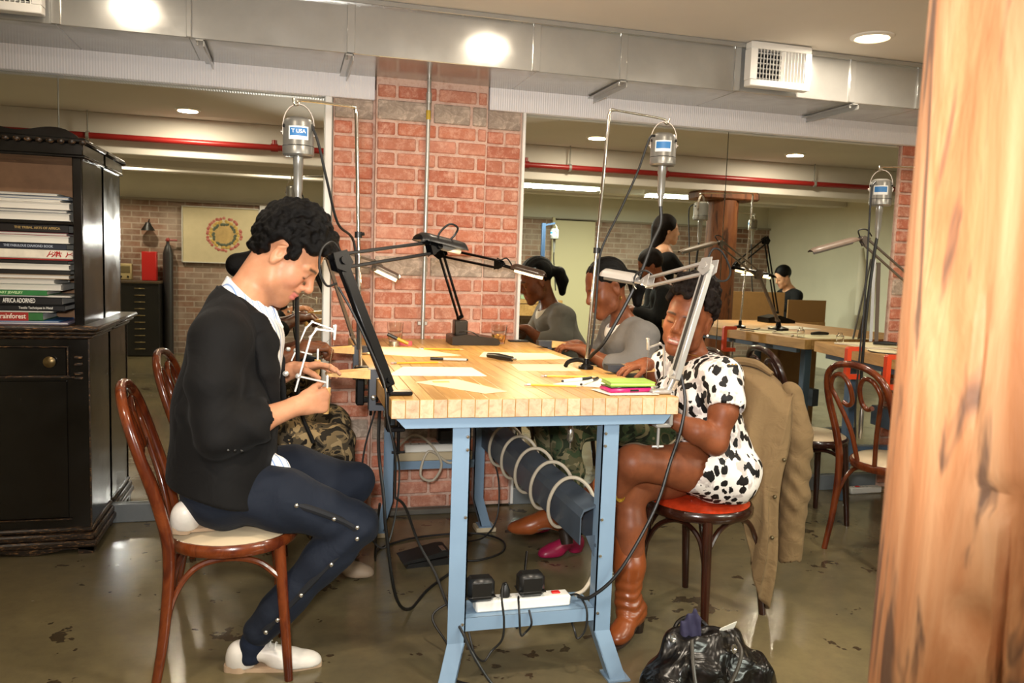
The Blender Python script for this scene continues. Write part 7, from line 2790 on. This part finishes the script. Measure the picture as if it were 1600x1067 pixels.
o = MB().lathe([(.03, .10), (.035, .08), (.085, 0), (.08, 0), (.03, .078)], (0, 0, 0), n=20).cyl((0, 0, .09), (0, -.10, .14), .008, n=8).build('wall_lamp', plain('wall_lamp_black', '15130f', .4))
o.location = (-2.0, -5.02, 1.56)
tag(o, 'small black wall lamp on the old brick wall in the mirror', 'lamp')
dpa = struct('door_1', MB().box((3.68, -5.10, 1.0), (.62, .04, 1.92), ch=.004), plain('door_cream', 'c9bd96', .5), label='cream door in the old brick wall seen in the mirror')
sub(dpa, 'door_frame', MB().box((3.355, -5.10, 1.0), (.04, .06, 1.96), ch=.003), plain('door_cream', 'c9bd96', .5))
sub(dpa, 'door_handle', MB().ell((3.92, -5.06, 1.0), (.025, .03, .025)), STEEL)
# wooden bench along the rear wall
rb = thing('wooden_bench', 'long wooden work counter along the old brick wall in the mirror', 'table', (2.6, -4.7, 0), absolute=True)
for i in range(7):
    sub(rb, 'plank', MB().box((2.2, -4.94 + i * .085, .80), (2.2, .083, .05), ch=.003), MAPLE2, smooth=False)
sub(rb, 'apron', MB().box((2.2, -4.42, .69), (2.14, .03, .16)), MAPLE2, smooth=False)
for x in (1.2, 3.2):
    for y in (-4.9, -4.45):
        sub(rb, 'leg', MB().box((x, y, .387), (.08, .08, .775), ch=.004), MAPLE2, smooth=False)
for k, (x, hx, lab) in enumerate(((1.7, 'b9a27a', 'tan cardboard box on the rear counter'), (2.35, '8d7a58', 'low brown carton on the rear counter'), (2.9, '9db08a', 'pale green tray on the rear counter'))):
    o = MB().box((0, 0, .06), (.28, .2, (.16, .12, .05)[k]), ch=.004).build(('cardboard_box', 'carton', 'tray')[k], plain('carton_' + hx, hx, .8), None, False)
    o.location = (x, -4.68, .825 + (.02, 0, -.035)[k])
    tag(o, lab + ' in the mirror', ('box', 'box', 'tray')[k])
# bench with wooden boxes in front of the seated man
db = thing('work_desk', 'wooden desk with upright boards before the far seated man in the mirror', 'table', (4.9, -2.2, 0), absolute=True)
for i in range(6):
    sub(db, 'plank', MB().box((4.95, -2.55 + i * .10, .73), (1.5, .098, .05), ch=.003), MAPLE2, smooth=False)
for x in (4.3, 5.6):
    for y in (-2.5, -2.1):
        sub(db, 'leg', MB().box((x, y, .352), (.07, .07, .704), ch=.003), MAPLE2, smooth=False)
sub(db, 'upright_board', MB().box((4.75, -2.02, .92), (.80, .02, .33), ch=.002), KRAFT, smooth=False)
sub(db, 'upright_board', MB().box((5.45, -2.02, .88), (.50, .02, .25), ch=.002), plain('kraft_dark', '8a6538', .75), smooth=False)
stand('thin hanger rod on the far desk in the mirror', (4.62, -2.35, .757), (4.64, -2.35, 1.98), (4.86, -2.30, 1.97))
motor('small grey hanging motor at the far desk in the mirror', (4.86, -2.30, 1.955), shaft=[(4.86, -2.30, 1.55), (4.88, -2.28, 1.2), (4.9, -2.25, .95)])
ps = thing('steel_post', 'dark blue steel post with a hanging motor near the rear door in the mirror', 'post', (2.62, -3.2, 0), absolute=True)
sub(ps, 'shaft', MB().box((2.62, -3.2, .90), (.045, .045, 1.79), ch=.004), plain('post_blue', '2c3f5a', .4))
sub(ps, 'foot', MB().box((2.62, -3.2, .01), (.3, .3, .02), ch=.004), plain('post_blue', '2c3f5a', .4))
sub(ps, 'bracket', MB().bar((2.62, -3.2, 1.77), (2.76, -3.2, 1.80), .02, .02), plain('post_blue', '2c3f5a', .4))
motor('small blue labelled motor on the blue post in the mirror', (2.76, -3.2, 1.785), shaft=[(2.76, -3.2, 1.38), (2.78, -3.2, 1.2), (2.80, -3.2, 1.0)])
o = MB().tube([(0, 0, .9), (.03, .02, .5), (0, .03, .05)], .05, 10, radii=[.03, .07, .05]).build('hanging_apron', plain('cloth_pale', 'cfc8b4', .9))
o.location = (6.70, -2.75, .75)
tag(o, 'pale cloth hanging on the white wall behind the far seated man', 'cloth')


build_man()
build_woman()
build_grey()
build_second()
build_standing()
build_sitter(5.74, 2 * MIRROR_Y - 6.78, 1.255, math.radians(180), 'man in black seated far off against the white wall in the mirror', 'far seated man in the mirror', BLACKC, SKIN_F, HAIR_B)
build_sitter(2.62, -.14, 1.33, math.radians(200), 'dark haired seated person in black below the standing woman in the mirror', 'dark haired person seated below the standing woman', BLACKC, SKIN_G, HAIR_W)
